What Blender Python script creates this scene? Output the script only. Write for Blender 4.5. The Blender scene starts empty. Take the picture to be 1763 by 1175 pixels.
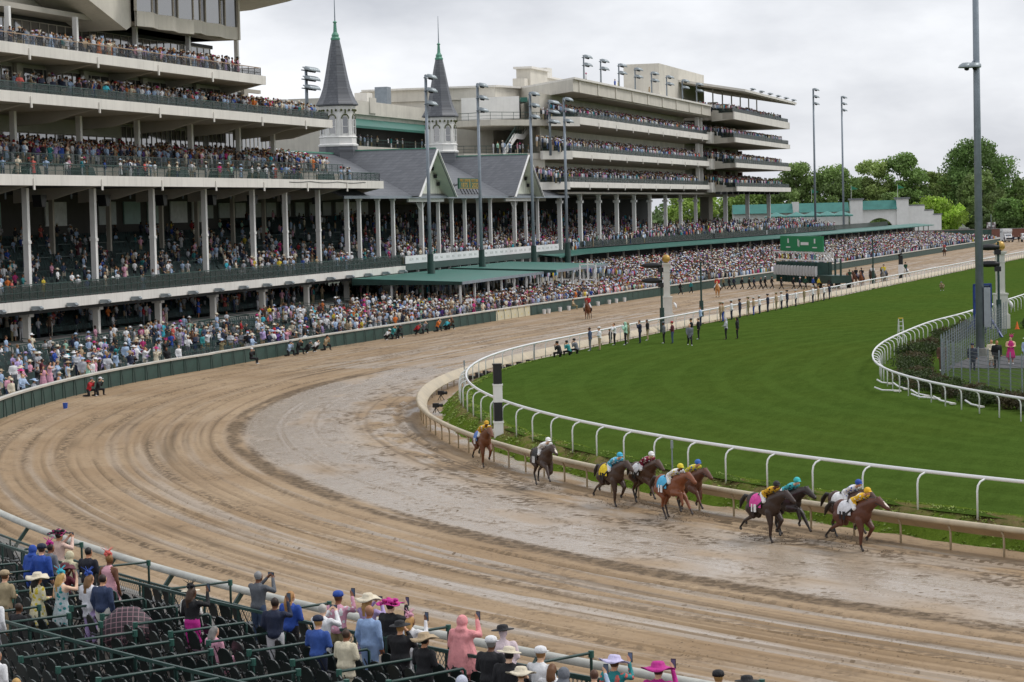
import bpy, bmesh, math, random
import numpy as np
from mathutils import Vector, Matrix
random.seed(7)
RNG = np.random.default_rng(11)
scene = bpy.context.scene
R_ = math.radians
# World axes: +x runs up the home stretch, +y from the infield to the stands, z up. Metres. The turn is a circle round (CT, CN).

# ------------------------------------------------------------------ camera
CAM_Z = 11.6
YAW, PITCH, ROLL = R_(14.714), R_(3.036), 0.0243
f0 = Vector((math.cos(YAW), math.sin(YAW), 0)); r0 = Vector((math.sin(YAW), -math.cos(YAW), 0)); up0 = Vector((0, 0, 1))
fw = f0 * math.cos(PITCH) - up0 * math.sin(PITCH); up1 = f0 * math.sin(PITCH) + up0 * math.cos(PITCH)
cr = r0 * math.cos(ROLL) - up1 * math.sin(ROLL); cu = r0 * math.sin(ROLL) + up1 * math.cos(ROLL)
cam_d = bpy.data.cameras.new('camera'); cam = bpy.data.objects.new('camera', cam_d)
scene.collection.objects.link(cam); scene.camera = cam
cam.matrix_world = Matrix(((cr.x, cu.x, -fw.x, 0), (cr.y, cu.y, -fw.y, 0), (cr.z, cu.z, -fw.z, CAM_Z), (0, 0, 0, 1)))
cam_d.sensor_width = 36; cam_d.lens = 36 * 4218 / 1763; cam_d.clip_start = 1; cam_d.clip_end = 9000

# ------------------------------------------------------------------ sky, sun, exposure
SUN_EL, SUN_AZ = 52, -60          # azimuth from +x towards +y, degrees
world = bpy.data.worlds.new('World'); scene.world = world; world.use_nodes = True
wn = world.node_tree.nodes; wl = world.node_tree.links; wn.clear()
wo = wn.new('ShaderNodeOutputWorld'); bg = wn.new('ShaderNodeBackground'); wl.new(bg.outputs[0], wo.inputs[0])
sky = wn.new('ShaderNodeTexSky'); sky.sky_type = 'NISHITA'; sky.sun_disc = False
sky.sun_elevation = R_(SUN_EL); sky.sun_rotation = R_(90 - SUN_AZ)
tc = wn.new('ShaderNodeTexCoord'); mp = wn.new('ShaderNodeMapping'); mp.inputs['Scale'].default_value = (1, 1, 2.6)
mp.inputs['Location'].default_value = (0.35, 1.9, 0.1)
wl.new(tc.outputs['Generated'], mp.inputs[0])
nz = wn.new('ShaderNodeTexNoise'); nz.inputs['Scale'].default_value = 3.0; nz.inputs['Detail'].default_value = 7; nz.inputs['Roughness'].default_value = .55
wl.new(mp.outputs[0], nz.inputs['Vector'])
cr_ = wn.new('ShaderNodeValToRGB'); cr_.color_ramp.elements[0].position = .40; cr_.color_ramp.elements[0].color = (.50, .52, .57, 1)
cr_.color_ramp.elements[1].position = .585; cr_.color_ramp.elements[1].color = (.86, .875, .91, 1)
wl.new(nz.outputs['Fac'], cr_.inputs[0])
sm = wn.new('ShaderNodeMix'); sm.data_type = 'RGBA'; sm.inputs[0].default_value = .95
sv = wn.new('ShaderNodeVectorMath'); sv.operation = 'SCALE'; sv.inputs['Scale'].default_value = .1
wl.new(sky.outputs[0], sv.inputs[0]); wl.new(sv.outputs[0], sm.inputs[6]); wl.new(cr_.outputs[0], sm.inputs[7])
wl.new(sm.outputs[2], bg.inputs[0]); bg.inputs[1].default_value = 1.06
sd = bpy.data.lights.new('sun', 'SUN'); sun = bpy.data.objects.new('sun', sd); scene.collection.objects.link(sun)
sd.energy = 1.4; sd.angle = R_(18); sd.color = (1, .97, .93)
sdir = Vector((math.cos(R_(SUN_AZ)) * math.cos(R_(SUN_EL)), math.sin(R_(SUN_AZ)) * math.cos(R_(SUN_EL)), math.sin(R_(SUN_EL))))
sun.rotation_euler = sdir.to_track_quat('Z', 'Y').to_euler(); sun.location = (150, 0, 120)
vs = scene.view_settings; vs.view_transform = 'Standard'; vs.look = 'None'; vs.exposure = 0.17; vs.gamma = 1; vs.use_curve_mapping = False
scene.cycles.use_denoising = True; scene.cycles.max_bounces = 6; scene.cycles.transparent_max_bounces = 12
scene.cycles.diffuse_bounces = 3; scene.cycles.glossy_bounces = 3; scene.cycles.transmission_bounces = 4
scene.cycles.caustics_reflective = False; scene.cycles.caustics_refractive = False

# ------------------------------------------------------------------ helpers
COL = scene.collection
def finish(o, parent=None, label=None, cat=None, group=None, kind=None):
    if parent is not None: o.parent = parent
    if label: o['label'] = label
    if cat: o['category'] = cat
    if group: o['group'] = group
    if kind: o['kind'] = kind
    return o
def empty(name, loc=(0, 0, 0), rz=0, label=None, cat=None, group=None):
    o = bpy.data.objects.new(name, None); COL.objects.link(o); o.location = loc; o.rotation_euler = (0, 0, rz); o.empty_display_size = .3
    return finish(o, None, label, cat, group)
def ob(name, me, parent=None, loc=(0, 0, 0), rz=0, label=None, cat=None, group=None, kind=None, **props):
    o = bpy.data.objects.new(name, me); COL.objects.link(o); o.location = loc; o.rotation_euler = (0, 0, rz)
    for k, v in props.items(): o[k] = v
    return finish(o, parent, label, cat, group, kind)
class MB:
    """collects polygons; build() makes one mesh object"""
    def __init__(s): s.v = []; s.f = []; s.m = []; s.mi = 0
    def add(s, vs, fs):
        b = len(s.v); s.v += [tuple(p) for p in vs]
        for f in fs: s.f.append(tuple(i + b for i in f)); s.m.append(s.mi)
        return s
    def box(s, x0, x1, y0, y1, z0, z1):
        return s.add([(x0, y0, z0), (x1, y0, z0), (x1, y1, z0), (x0, y1, z0), (x0, y0, z1), (x1, y0, z1), (x1, y1, z1), (x0, y1, z1)],
                     [(3, 2, 1, 0), (4, 5, 6, 7), (0, 1, 5, 4), (1, 2, 6, 5), (2, 3, 7, 6), (3, 0, 4, 7)])
    def bar(s, p, q, w, h=None, up=(0, 0, 1)):
        p, q = Vector(p), Vector(q); h = h or w; d = (q - p).normalized(); u = Vector(up)
        if abs(d.dot(u)) > .98: u = Vector((1, 0, 0))
        a = d.cross(u).normalized() * (w / 2); b = a.cross(d).normalized() * (h / 2)
        vs = [x + i * a + j * b for x in (p, q) for i, j in ((-1, -1), (1, -1), (1, 1), (-1, 1))]
        return s.add(vs, [(3, 2, 1, 0), (4, 5, 6, 7), (0, 1, 5, 4), (1, 2, 6, 5), (2, 3, 7, 6), (3, 0, 4, 7)])
    def cyl(s, p, q, ra, rb=None, n=8, caps=True):
        return s.tube([p, q], [ra, ra if rb is None else rb], n, caps)
    def tube(s, pts, r, n=6, caps=True):
        pts = [Vector(p) for p in pts]; rs = r if isinstance(r, (list, tuple)) else [r] * len(pts)
        prev = None; rings = []
        for i, p in enumerate(pts):
            d = (pts[min(i + 1, len(pts) - 1)] - pts[max(i - 1, 0)])
            d = d.normalized() if d.length > 1e-9 else Vector((0, 0, 1))
            u = prev if prev is not None else (Vector((0, 0, 1)) if abs(d.z) < .95 else Vector((1, 0, 0)))
            a = d.cross(u).normalized(); u = a.cross(d).normalized(); prev = u
            rings.append([p + (a * math.cos(k * 2 * math.pi / n) + u * math.sin(k * 2 * math.pi / n)) * rs[i] for k in range(n)])
        return s.loft(rings, caps)
    def loft(s, rings, caps=True, closed=True):
        n = len(rings[0]); vs = [p for r in rings for p in r]; fs = []
        for i in range(len(rings) - 1):
            for k in range(n if closed else n - 1):
                k2 = (k + 1) % n; fs.append((i * n + k, i * n + k2, (i + 1) * n + k2, (i + 1) * n + k))
        if caps: fs.append(tuple(range(n - 1, -1, -1))); fs.append(tuple((len(rings) - 1) * n + k for k in range(n)))
        return s.add(vs, fs)
    def ell(s, c, rx, ry, rz, n=10, m=6, rot=None):
        rings = []; c = Vector(c)
        for i in range(m + 1):
            t = math.pi * i / m; t = min(max(t, .12), math.pi - .12)
            ring = []
            for k in range(n):
                a = 2 * math.pi * k / n
                p = Vector((rx * math.sin(t) * math.cos(a), ry * math.sin(t) * math.sin(a), -rz * math.cos(t)))
                if rot is not None: p = rot @ p
                ring.append(c + p)
            rings.append(ring)
        return s.loft(rings)
    def rev(s, prof, n=16, c=(0, 0, 0), caps=True):
        return s.loft([[(c[0] + r * math.cos(2 * math.pi * k / n), c[1] + r * math.sin(2 * math.pi * k / n), c[2] + z) for k in range(n)] for r, z in prof], caps)
    def prism(s, poly, axis, a, b):
        """extrude a 2D polygon along axis (0,1,2) from a to b"""
        def P(u, v, w): return {0: (w, u, v), 1: (u, w, v), 2: (u, v, w)}[axis]
        n = len(poly); vs = [P(u, v, a) for u, v in poly] + [P(u, v, b) for u, v in poly]
        fs = [tuple(range(n))[::-1], tuple(range(n, 2 * n))] + [(i, (i + 1) % n, n + (i + 1) % n, n + i) for i in range(n)]
        return s.add(vs, fs)
    def mesh(s, name, mats=None, smooth=False, off=None):
        me = bpy.data.meshes.new(name)
        vs = s.v if off is None else [(p[0] - off[0], p[1] - off[1], p[2] - off[2]) for p in s.v]
        me.from_pydata([tuple(p) for p in vs], [], s.f)
        if mats is not None:
            for m in (mats if isinstance(mats, (list, tuple)) else [mats]): me.materials.append(m)
        if any(s.m): me.polygons.foreach_set('material_index', s.m)
        bm = bmesh.new(); bm.from_mesh(me); bmesh.ops.recalc_face_normals(bm, faces=bm.faces); bm.to_mesh(me); bm.free()
        if smooth: me.polygons.foreach_set('use_smooth', [True] * len(me.polygons))
        return me
    def build(s, name, mats, parent=None, smooth=False, local=False, **k):
        off = None
        if parent is not None and not local:
            off = Vector(parent.location); q = parent.parent
            while q is not None: off = off + q.location; q = q.parent
        return ob(name, s.mesh(name, mats, smooth, off), parent, **k)
def copy_tree(o, loc=None, rz=None, parent=None):
    c = o.copy(); COL.objects.link(c); c.parent = parent
    if loc is not None: c.location = loc
    if rz is not None: c.rotation_euler = (0, 0, rz)
    for ch in o.children: copy_tree(ch, parent=c)
    return c
def np_mesh(name, V, F, mats, smooth=False, mi=None, cols=None):
    """V (n,3), F (m,4) or (m,3) arrays"""
    me = bpy.data.meshes.new(name); V = np.ascontiguousarray(V, dtype=np.float32); F = np.ascontiguousarray(F, dtype=np.int32)
    k = F.shape[1]; me.vertices.add(len(V)); me.vertices.foreach_set('co', V.ravel())
    me.loops.add(F.size); me.loops.foreach_set('vertex_index', F.ravel())
    me.polygons.add(len(F)); me.polygons.foreach_set('loop_start', np.arange(0, F.size, k, dtype=np.int32))
    me.polygons.foreach_set('loop_total', np.full(len(F), k, dtype=np.int32))
    for m in (mats if isinstance(mats, (list, tuple)) else [mats]): me.materials.append(m)
    if mi is not None: me.polygons.foreach_set('material_index', np.ascontiguousarray(mi, dtype=np.int32))
    me.update(calc_edges=True)
    if smooth: me.polygons.foreach_set('use_smooth', np.ones(len(F), dtype=bool))
    if cols is not None:
        a = me.color_attributes.new('col', 'FLOAT_COLOR', 'POINT'); a.data.foreach_set('color', np.c_[cols, np.ones(len(cols))].astype(np.float32).ravel())
    return me

# ------------------------------------------------------------------ materials
def nt(name):
    m = bpy.data.materials.new(name); m.use_nodes = True; n = m.node_tree.nodes; l = m.node_tree.links
    return m, n, l, n['Principled BSDF']
def setin(l, sock, v):
    if hasattr(v, 'links') or hasattr(v, 'is_output'): l.new(v, sock)
    else: sock.default_value = v
def mixc(n, l, fac, a, b, mode='MIX'):
    x = n.new('ShaderNodeMix'); x.data_type = 'RGBA'; x.blend_type = mode; x.clamp_factor = True
    for s, v in ((x.inputs[0], fac), (x.inputs[6], a), (x.inputs[7], b)):
        if isinstance(v, (tuple, list)): v = tuple(v) + ((1,) if len(v) == 3 else ())
        setin(l, s, v)
    return x.outputs[2]
def noise(n, l, vec, scale, detail=3, rough=.55):
    x = n.new('ShaderNodeTexNoise'); x.inputs['Scale'].default_value = scale; x.inputs['Detail'].default_value = detail; x.inputs['Roughness'].default_value = rough
    if vec is not None: l.new(vec, x.inputs['Vector'])
    return x.outputs['Fac']
def ramp(n, l, fac, a, b, ca=(0, 0, 0, 1), cb=(1, 1, 1, 1)):
    x = n.new('ShaderNodeValToRGB'); e = x.color_ramp.elements; e[0].position = a; e[1].position = b; e[0].color = ca; e[1].color = cb
    l.new(fac, x.inputs[0]); return x.outputs[0]
def math_(n, l, op, a, b=0.0):
    x = n.new('ShaderNodeMath'); x.operation = op; setin(l, x.inputs[0], a); setin(l, x.inputs[1], b); return x.outputs[0]
def coords(n, l, kind='Object', scale=(1, 1, 1)):
    t = n.new('ShaderNodeTexCoord'); m = n.new('ShaderNodeMapping'); m.inputs['Scale'].default_value = scale; l.new(t.outputs[kind], m.inputs[0]); return m.outputs[0]
def bump(n, l, p, h, strength=.3, dist=.02):
    b = n.new('ShaderNodeBump'); b.inputs['Strength'].default_value = strength; b.inputs['Distance'].default_value = dist; l.new(h, b.inputs['Height']); l.new(b.outputs[0], p.inputs['Normal'])
def pmat(name, col, rough=.6, var=.12, scale=1.5, metal=0.0, bmp=0.0, bscale=20, stretch=(1, 1, 1), streak=0.0, spec=.5):
    """plain surface: base colour with grain, optional run-down streaks and fine relief"""
    m, n, l, p = nt(name); v = coords(n, l, 'Object', stretch)
    f = noise(n, l, v, scale, 5, .6)
    dark = tuple(c * (1 - var * 1.6) for c in col); lite = tuple(min(1, c * (1 + var)) for c in col)
    c = mixc(n, l, ramp(n, l, f, .3, .7), dark, lite)
    if streak:
        s = noise(n, l, coords(n, l, 'Object', (1.2, 1.2, .08)), 2.2, 4, .6)
        c = mixc(n, l, math_(n, l, 'MULTIPLY', ramp(n, l, s, .5, .75), streak), c, tuple(x * .45 for x in col))
    l.new(c, p.inputs['Base Color']); p.inputs['Metallic'].default_value = metal; p.inputs['Specular IOR Level'].default_value = spec
    rr = n.new('ShaderNodeMapRange'); rr.inputs[3].default_value = max(.05, rough - .12); rr.inputs[4].default_value = min(1, rough + .12); l.new(f, rr.inputs[0]); l.new(rr.outputs[0], p.inputs['Roughness'])
    if bmp: bump(n, l, p, noise(n, l, v, bscale, 3), bmp, .02)
    return m
def omat(name, prop, rough=.75, pattern=False):
    """colour taken from the object's own property, so that copies differ"""
    m, n, l, p = nt(name); a = n.new('ShaderNodeAttribute'); a.attribute_type = 'OBJECT'; a.attribute_name = prop
    v = coords(n, l, 'Object'); c = a.outputs['Color']
    if pattern:
        b = n.new('ShaderNodeAttribute'); b.attribute_type = 'OBJECT'; b.attribute_name = 'c_pat'
        w = n.new('ShaderNodeAttribute'); w.attribute_type = 'OBJECT'; w.attribute_name = 'pat'
        vo = n.new('ShaderNodeTexVoronoi'); vo.inputs['Scale'].default_value = 9; l.new(v, vo.inputs['Vector'])
        g = ramp(n, l, vo.outputs['Distance'], .30, .36, (1, 1, 1, 1), (0, 0, 0, 1))
        c = mixc(n, l, math_(n, l, 'MULTIPLY', g, w.outputs['Fac']), c, b.outputs['Color'])
    f = noise(n, l, v, 7, 3)
    c = mixc(n, l, .35, c, mixc(n, l, 1.0, c, ramp(n, l, f, .3, .7, (.55, .55, .55, 1), (1.25, 1.25, 1.25, 1)), 'MULTIPLY'))
    l.new(c, p.inputs['Base Color']); p.inputs['Roughness'].default_value = rough
    if pattern: bump(n, l, p, noise(n, l, coords(n, l, 'Object', (1, 1, .4)), 9, 3), .9, .05)
    return m
def vmat(name, rough=.75):
    m, n, l, p = nt(name); a = n.new('ShaderNodeAttribute'); a.attribute_name = 'col'; l.new(a.outputs['Color'], p.inputs['Base Color']); p.inputs['Roughness'].default_value = rough; return m
M = {}
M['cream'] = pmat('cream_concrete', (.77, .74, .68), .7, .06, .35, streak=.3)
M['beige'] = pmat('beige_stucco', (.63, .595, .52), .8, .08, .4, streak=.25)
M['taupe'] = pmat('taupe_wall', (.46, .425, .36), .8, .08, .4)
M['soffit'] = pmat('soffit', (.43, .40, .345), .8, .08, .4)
M['white'] = pmat('white_paint', (.84, .83, .80), .5, .05, .8, streak=.14)
M['cleanwhite'] = pmat('clean_white', (.82, .82, .82), .35, .03, .8)
M['darkgreen'] = pmat('dark_green_paint', (.018, .055, .045), .45, .2, 1.2)
M['wallgreen'] = pmat('wall_green_panel', (.022, .06, .048), .6, .25, .7, streak=.4)
M['awning'] = pmat('teal_awning', (.035, .16, .125), .5, .12, .5, streak=.1)
M['tealroof'] = pmat('teal_metal_roof', (.05, .22, .19), .45, .1, .5)
M['concrete'] = pmat('grey_concrete', (.26, .25, .235), .8, .12, .5, bmp=.2)
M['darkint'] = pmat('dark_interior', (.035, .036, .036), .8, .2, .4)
M['slate'] = None
M['grey_metal'] = pmat('galvanised_steel', (.26, .30, .34), .45, .1, 2, metal=.35)
M['lamp_metal'] = pmat('lamp_hood', (.30, .34, .36), .4, .1, 3, metal=.3)
M['black'] = pmat('black_plastic', (.012, .012, .014), .5, .2, 3)
M['seat'] = pmat('stadium_seat', (.012, .026, .024), .45, .3, 2)
M['tan_rail'] = pmat('muddy_rail', (.52, .43, .29), .45, .14, .7, streak=.3)
M['gold'] = pmat('gold_ball', (.50, .31, .07), .35, .12, 3, metal=.3)
M['copper'] = pmat('verdigris_copper', (.12, .33, .23), .55, .15, 2)
M['hat_straw'] = pmat('straw', (.62, .52, .34), .8, .1, 20)
M['brick'] = pmat('red_brick', (.20, .085, .06), .85, .15, 3)
M['skin'] = omat('person_skin', 'c_skin', .55); M['top'] = omat('person_top', 'c_top', .8, True); M['bot'] = omat('person_bottom', 'c_bot', .8, False)
M['shoe'] = omat('person_shoe', 'c_shoe', .5); M['hair'] = omat('person_hair', 'c_hair', .6); M['any'] = omat('plain_cloth', 'c_any', .7, True)
M['crowd'] = vmat('crowd_clothing'); M['seatmass'] = vmat('seat_mass', .85)
def glass_mat():
    m, n, l, p = nt('window_glass'); v = coords(n, l, 'Object')
    c = mixc(n, l, noise(n, l, v, .6, 3), (.018, .022, .026), (.05, .055, .06)); l.new(c, p.inputs['Base Color'])
    p.inputs['Roughness'].default_value = .06; p.inputs['Specular IOR Level'].default_value = 1.0; p.inputs['IOR'].default_value = 2.1
    bump(n, l, p, noise(n, l, v, .35, 2), .06, .1); return m
M['glass'] = glass_mat()
# ================================================================== SETTING: ground, track, turf
CT, CN = 167.07, -66.6
R_IN, R_TURF, R_OUT = 112.43, 109.6, 137.45      # muddy inner rail, turf rail, outer rail
PH0 = -4.0
def PC(ph, r, z=0.0):
    a = R_(ph); return (CT - r * math.sin(a), CN + r * math.cos(a), z)
def rail_n(t):  return float(np.interp(t, [175, 200, 274, 444, 680, 920], [45.6, 44.2, 38.6, 26.0, 9.0, -8.0]))
def wall_n(t):  return float(np.interp(t, [175, 205, 262, 302, 430, 653, 900], [70.7, 70.3, 67.0, 64.0, 53.3, 40.5, 26.0]))
def turf_n(t):  return rail_n(t) - 2.9
def path(kind, ph1, t1, step=1.5, dr=0.0):
    """points along a rail: from the arc (angle ph1 down to PH0) then up the stretch to t1; also the outward normals"""
    R0 = {'in': R_IN, 'turf': R_TURF, 'out': R_OUT}[kind]; fn = {'in': rail_n, 'turf': turf_n, 'out': wall_n}[kind]
    pts = []; n = max(2, int(math.radians(ph1 - PH0) * R0 / step))
    for i in range(n + 1):
        ph = ph1 + (PH0 - ph1) * i / n; p = PC(ph, R0 + dr); pts.append((p[0], p[1]))
    t = pts[-1][0] + step
    while t <= t1: pts.append((t, fn(t) + dr)); t += step
    return pts
def vnoise(u, v, seed=0):
    r = np.random.default_rng(seed); T = r.random((256, 256)).astype(np.float32)
    iu = np.floor(u).astype(int); iv = np.floor(v).astype(int); fu = u - iu; fv = v - iv; fu = fu * fu * (3 - 2 * fu); fv = fv * fv * (3 - 2 * fv)
    a = T[iu % 256, iv % 256]; b = T[(iu + 1) % 256, iv % 256]; c = T[iu % 256, (iv + 1) % 256]; d = T[(iu + 1) % 256, (iv + 1) % 256]
    return a * (1 - fu) * (1 - fv) + b * fu * (1 - fv) + c * (1 - fu) * fv + d * fu * fv
def fbm(u, v, seed=0, o=4):
    s = 0; a = .5; t = 0
    for i in range(o): s = s + a * vnoise(u * 2 ** i + 7.3 * i, v * 2 ** i + 3.1 * i, seed + i); t += a; a *= .5
    return s / t
sstep = lambda x, a, b: np.clip((x - a) / (b - a), 0, 1) ** 2 * (3 - 2 * np.clip((x - a) / (b - a), 0, 1))

# --- far ground
gm, n, l, p = nt('outlying_ground'); v = coords(n, l, 'Object')
l.new(mixc(n, l, ramp(n, l, noise(n, l, v, .02, 6), .4, .6), (.10, .10, .095), (.065, .085, .04)), p.inputs['Base Color']); p.inputs['Roughness'].default_value = .9
ob('ground', MB().add([(-2500, -3000, -.7), (6000, -3000, -.7), (6000, 3000, -.7), (-2500, 3000, -.7)], [(0, 1, 2, 3)]).mesh('ground', gm), kind='structure')

# --- dirt track: polar sheet on the turn, straight sheet on the stretch, with real ruts
GROOVES = [(r - 111.0, d, w) for r, d, w in ((135.5, .05, .10), (134.5, .05, .14), (133.3, .035, .2), (132.3, .06, .09), (131.7, .05, .09), (131.1, .05, .10), (130.6, .04, .08), (129.8, .06, .09),
           (129.0, .07, .10), (128.2, .07, .10), (127.3, .09, .13), (126.5, .06, .10), (125.9, .06, .10), (125.25, .06, .09), (123.9, .06, .2), (120.05, .05, .10), (118.2, .03, .12), (113.6, .05, .25), (136.5, .05, .2))]
def track_fields(u, v, straight):
    wob = (fbm(u / 26, v / 9, 40, 3) - .5) * (.9 if straight else .42)
    w = v + wob; h = np.zeros_like(v); churn = np.zeros_like(v); rut = np.zeros_like(v)
    for k, (g, d, s) in enumerate(GROOVES):
        am = .35 + .9 * fbm(u / 17 + k * 9.1, v * 0 + k, 60 + k, 2); s = s * .62; q = (w - g) / s
        rut = np.maximum(rut, np.exp(-(q * 1.05) ** 2) * np.clip(am, 0, 1) * min(1, d * 13)); h += 1.5 * d * am * (-np.exp(-q * q) + .75 * np.exp(-((np.abs(q) - 1.9) / .75) ** 2))
    treads = ((131.4, .30), (127.0, .26), (134.9, .45), (129.4, .22), (125.6, .2), (123.9, .3), (133.2, .3))
    for k, (r, hw) in enumerate(treads):
        churn = np.maximum(churn, np.exp(-((w - (r - 111)) / hw) ** 2) * np.clip(fbm(u / 9, v / 2 + k * 3, 90 + k, 3) * 3.2 - 1.1, 0, 1))
    dk = np.exp(-((w - 11.45) / .60) ** 6) * np.clip(fbm(u / 5, v / .6, 77, 3) * 3.0 - .55, 0, 1)
    if not straight: churn = np.maximum(churn, dk * 1.25); rut = np.maximum(rut, dk * .8)
    band = fbm(u / 22, v / .55, 31, 4); patch = fbm(u / 7.0, v / 2.6, 33, 4)
    inner = sstep(w, 3.6, 6.4) * (1 - sstep(w, 10.7, 11.4)); near_ = sstep(w, 1.4, 2.4) * (1 - sstep(w, 6.0, 8.5))
    if straight:
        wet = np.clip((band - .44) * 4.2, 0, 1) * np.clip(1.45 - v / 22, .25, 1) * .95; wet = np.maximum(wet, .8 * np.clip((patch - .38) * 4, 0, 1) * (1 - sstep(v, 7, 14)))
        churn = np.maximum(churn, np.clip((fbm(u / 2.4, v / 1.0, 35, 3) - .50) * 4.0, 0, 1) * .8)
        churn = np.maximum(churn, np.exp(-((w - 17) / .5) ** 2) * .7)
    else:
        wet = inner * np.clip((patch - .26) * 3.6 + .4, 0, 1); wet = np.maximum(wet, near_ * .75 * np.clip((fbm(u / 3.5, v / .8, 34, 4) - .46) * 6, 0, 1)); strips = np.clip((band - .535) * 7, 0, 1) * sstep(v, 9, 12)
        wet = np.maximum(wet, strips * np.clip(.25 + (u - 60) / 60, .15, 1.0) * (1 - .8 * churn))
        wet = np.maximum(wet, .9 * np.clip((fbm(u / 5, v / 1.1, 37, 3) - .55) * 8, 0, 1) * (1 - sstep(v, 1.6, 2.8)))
        churn = np.maximum(churn, inner * np.clip((fbm(u / 1.8, v / .7, 36, 3) - .55) * 5, 0, 1) * .8); churn = np.maximum(churn, near_ * np.clip((fbm(u / 2.0, v / .8, 38, 3) - .42) * 4.5, 0, 1))
        churn = np.maximum(churn, (1 - inner) * np.clip((fbm(u / 1.6, v / .7, 39, 3) - .60) * 5, 0, 1) * .55)
    hl = fbm(u / 40, v / .17, 71, 2); hm = sstep(fbm(u / 20, v / 4, 72, 3), .42, .6) * (.35 if straight else 1) * (1 - .7 * inner if not straight else 1)
    h += .05 * (hl - .5) * hm; rut = np.maximum(rut, np.clip((.43 - hl) * 6, 0, 1) * hm * .9)
    h += .035 * (fbm(u / 1.1, v / .8, 51, 3) - .5) * (.5 + churn) + .02 * (fbm(u / .35, v / .3, 55, 2) - .5) * (.3 + churn * 1.6)
    return h, np.clip(wet * (1 - .5 * rut), 0, 1), np.clip(churn, 0, 1), np.clip(rut, 0, 1)
def track_mesh():
    Vs, Fs, A = [], [], []; base = 0
    ph = np.linspace(R_(PH0), R_(118), 900); rr = np.linspace(110.4, 138.6, 216)
    P, Rr = np.meshgrid(ph, rr, indexing='ij'); u = (P - R_(PH0)) * 125; v = Rr - 111
    h, w, c, g_ = track_fields(u, v, False)
    Vs.append(np.c_[(CT - Rr * np.sin(P)).ravel(), (CN + Rr * np.cos(P)).ravel(), h.ravel()]); A.append(np.c_[u.ravel(), v.ravel(), w.ravel(), c.ravel(), g_.ravel()])
    def grid(a, b, o): i = np.arange(a * b).reshape(a, b); return np.c_[i[:-1, :-1].ravel(), i[1:, :-1].ravel(), i[1:, 1:].ravel(), i[:-1, 1:].ravel()] + o
    Fs.append(grid(900, 216, 0)); base = len(Vs[0])
    s = np.r_[np.arange(0, 180, .6), np.arange(180, 740, 2.0)]; q = np.linspace(0, 1, 130)
    ti0 = np.array(PC(PH0, 110.4)[:2]); to0 = np.array(PC(PH0, 138.6)[:2])
    ti = ti0[0] + s; to = to0[0] + s
    yi = np.array([rail_n(t) - 2.0 for t in ti]); yo = np.array([wall_n(t) + 1.1 for t in to]); k = np.clip(s / 8, 0, 1); yi = yi * k + ti0[1] * (1 - k); yo = yo * k + to0[1] * (1 - k)
    X = ti[:, None] * (1 - q) + to[:, None] * q; Y = yi[:, None] * (1 - q) + yo[:, None] * q; v = (Y - yi[:, None]) - .6; u = -np.repeat(s[:, None], 130, 1)
    h, w, c, g_ = track_fields(u + 700, v, True); e = np.clip(s / 12, 0, 1)[:, None]
    Vs.append(np.c_[X.ravel(), Y.ravel(), (h * e).ravel()]); A.append(np.c_[u.ravel(), v.ravel(), w.ravel(), c.ravel(), g_.ravel()]); Fs.append(grid(len(s), 130, base)[:, ::-1])
    V = np.concatenate(Vs); A = np.concatenate(A); me = np_mesh('dirt_track', V, np.concatenate(Fs), [], True)
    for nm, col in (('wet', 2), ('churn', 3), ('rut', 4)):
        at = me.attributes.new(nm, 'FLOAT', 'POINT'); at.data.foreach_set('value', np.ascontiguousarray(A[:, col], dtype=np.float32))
    at = me.attributes.new('uvm', 'FLOAT_VECTOR', 'POINT'); at.data.foreach_set('vector', np.c_[A[:, 0], A[:, 1], 0 * A[:, 0]].astype(np.float32).ravel())
    return me
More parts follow.
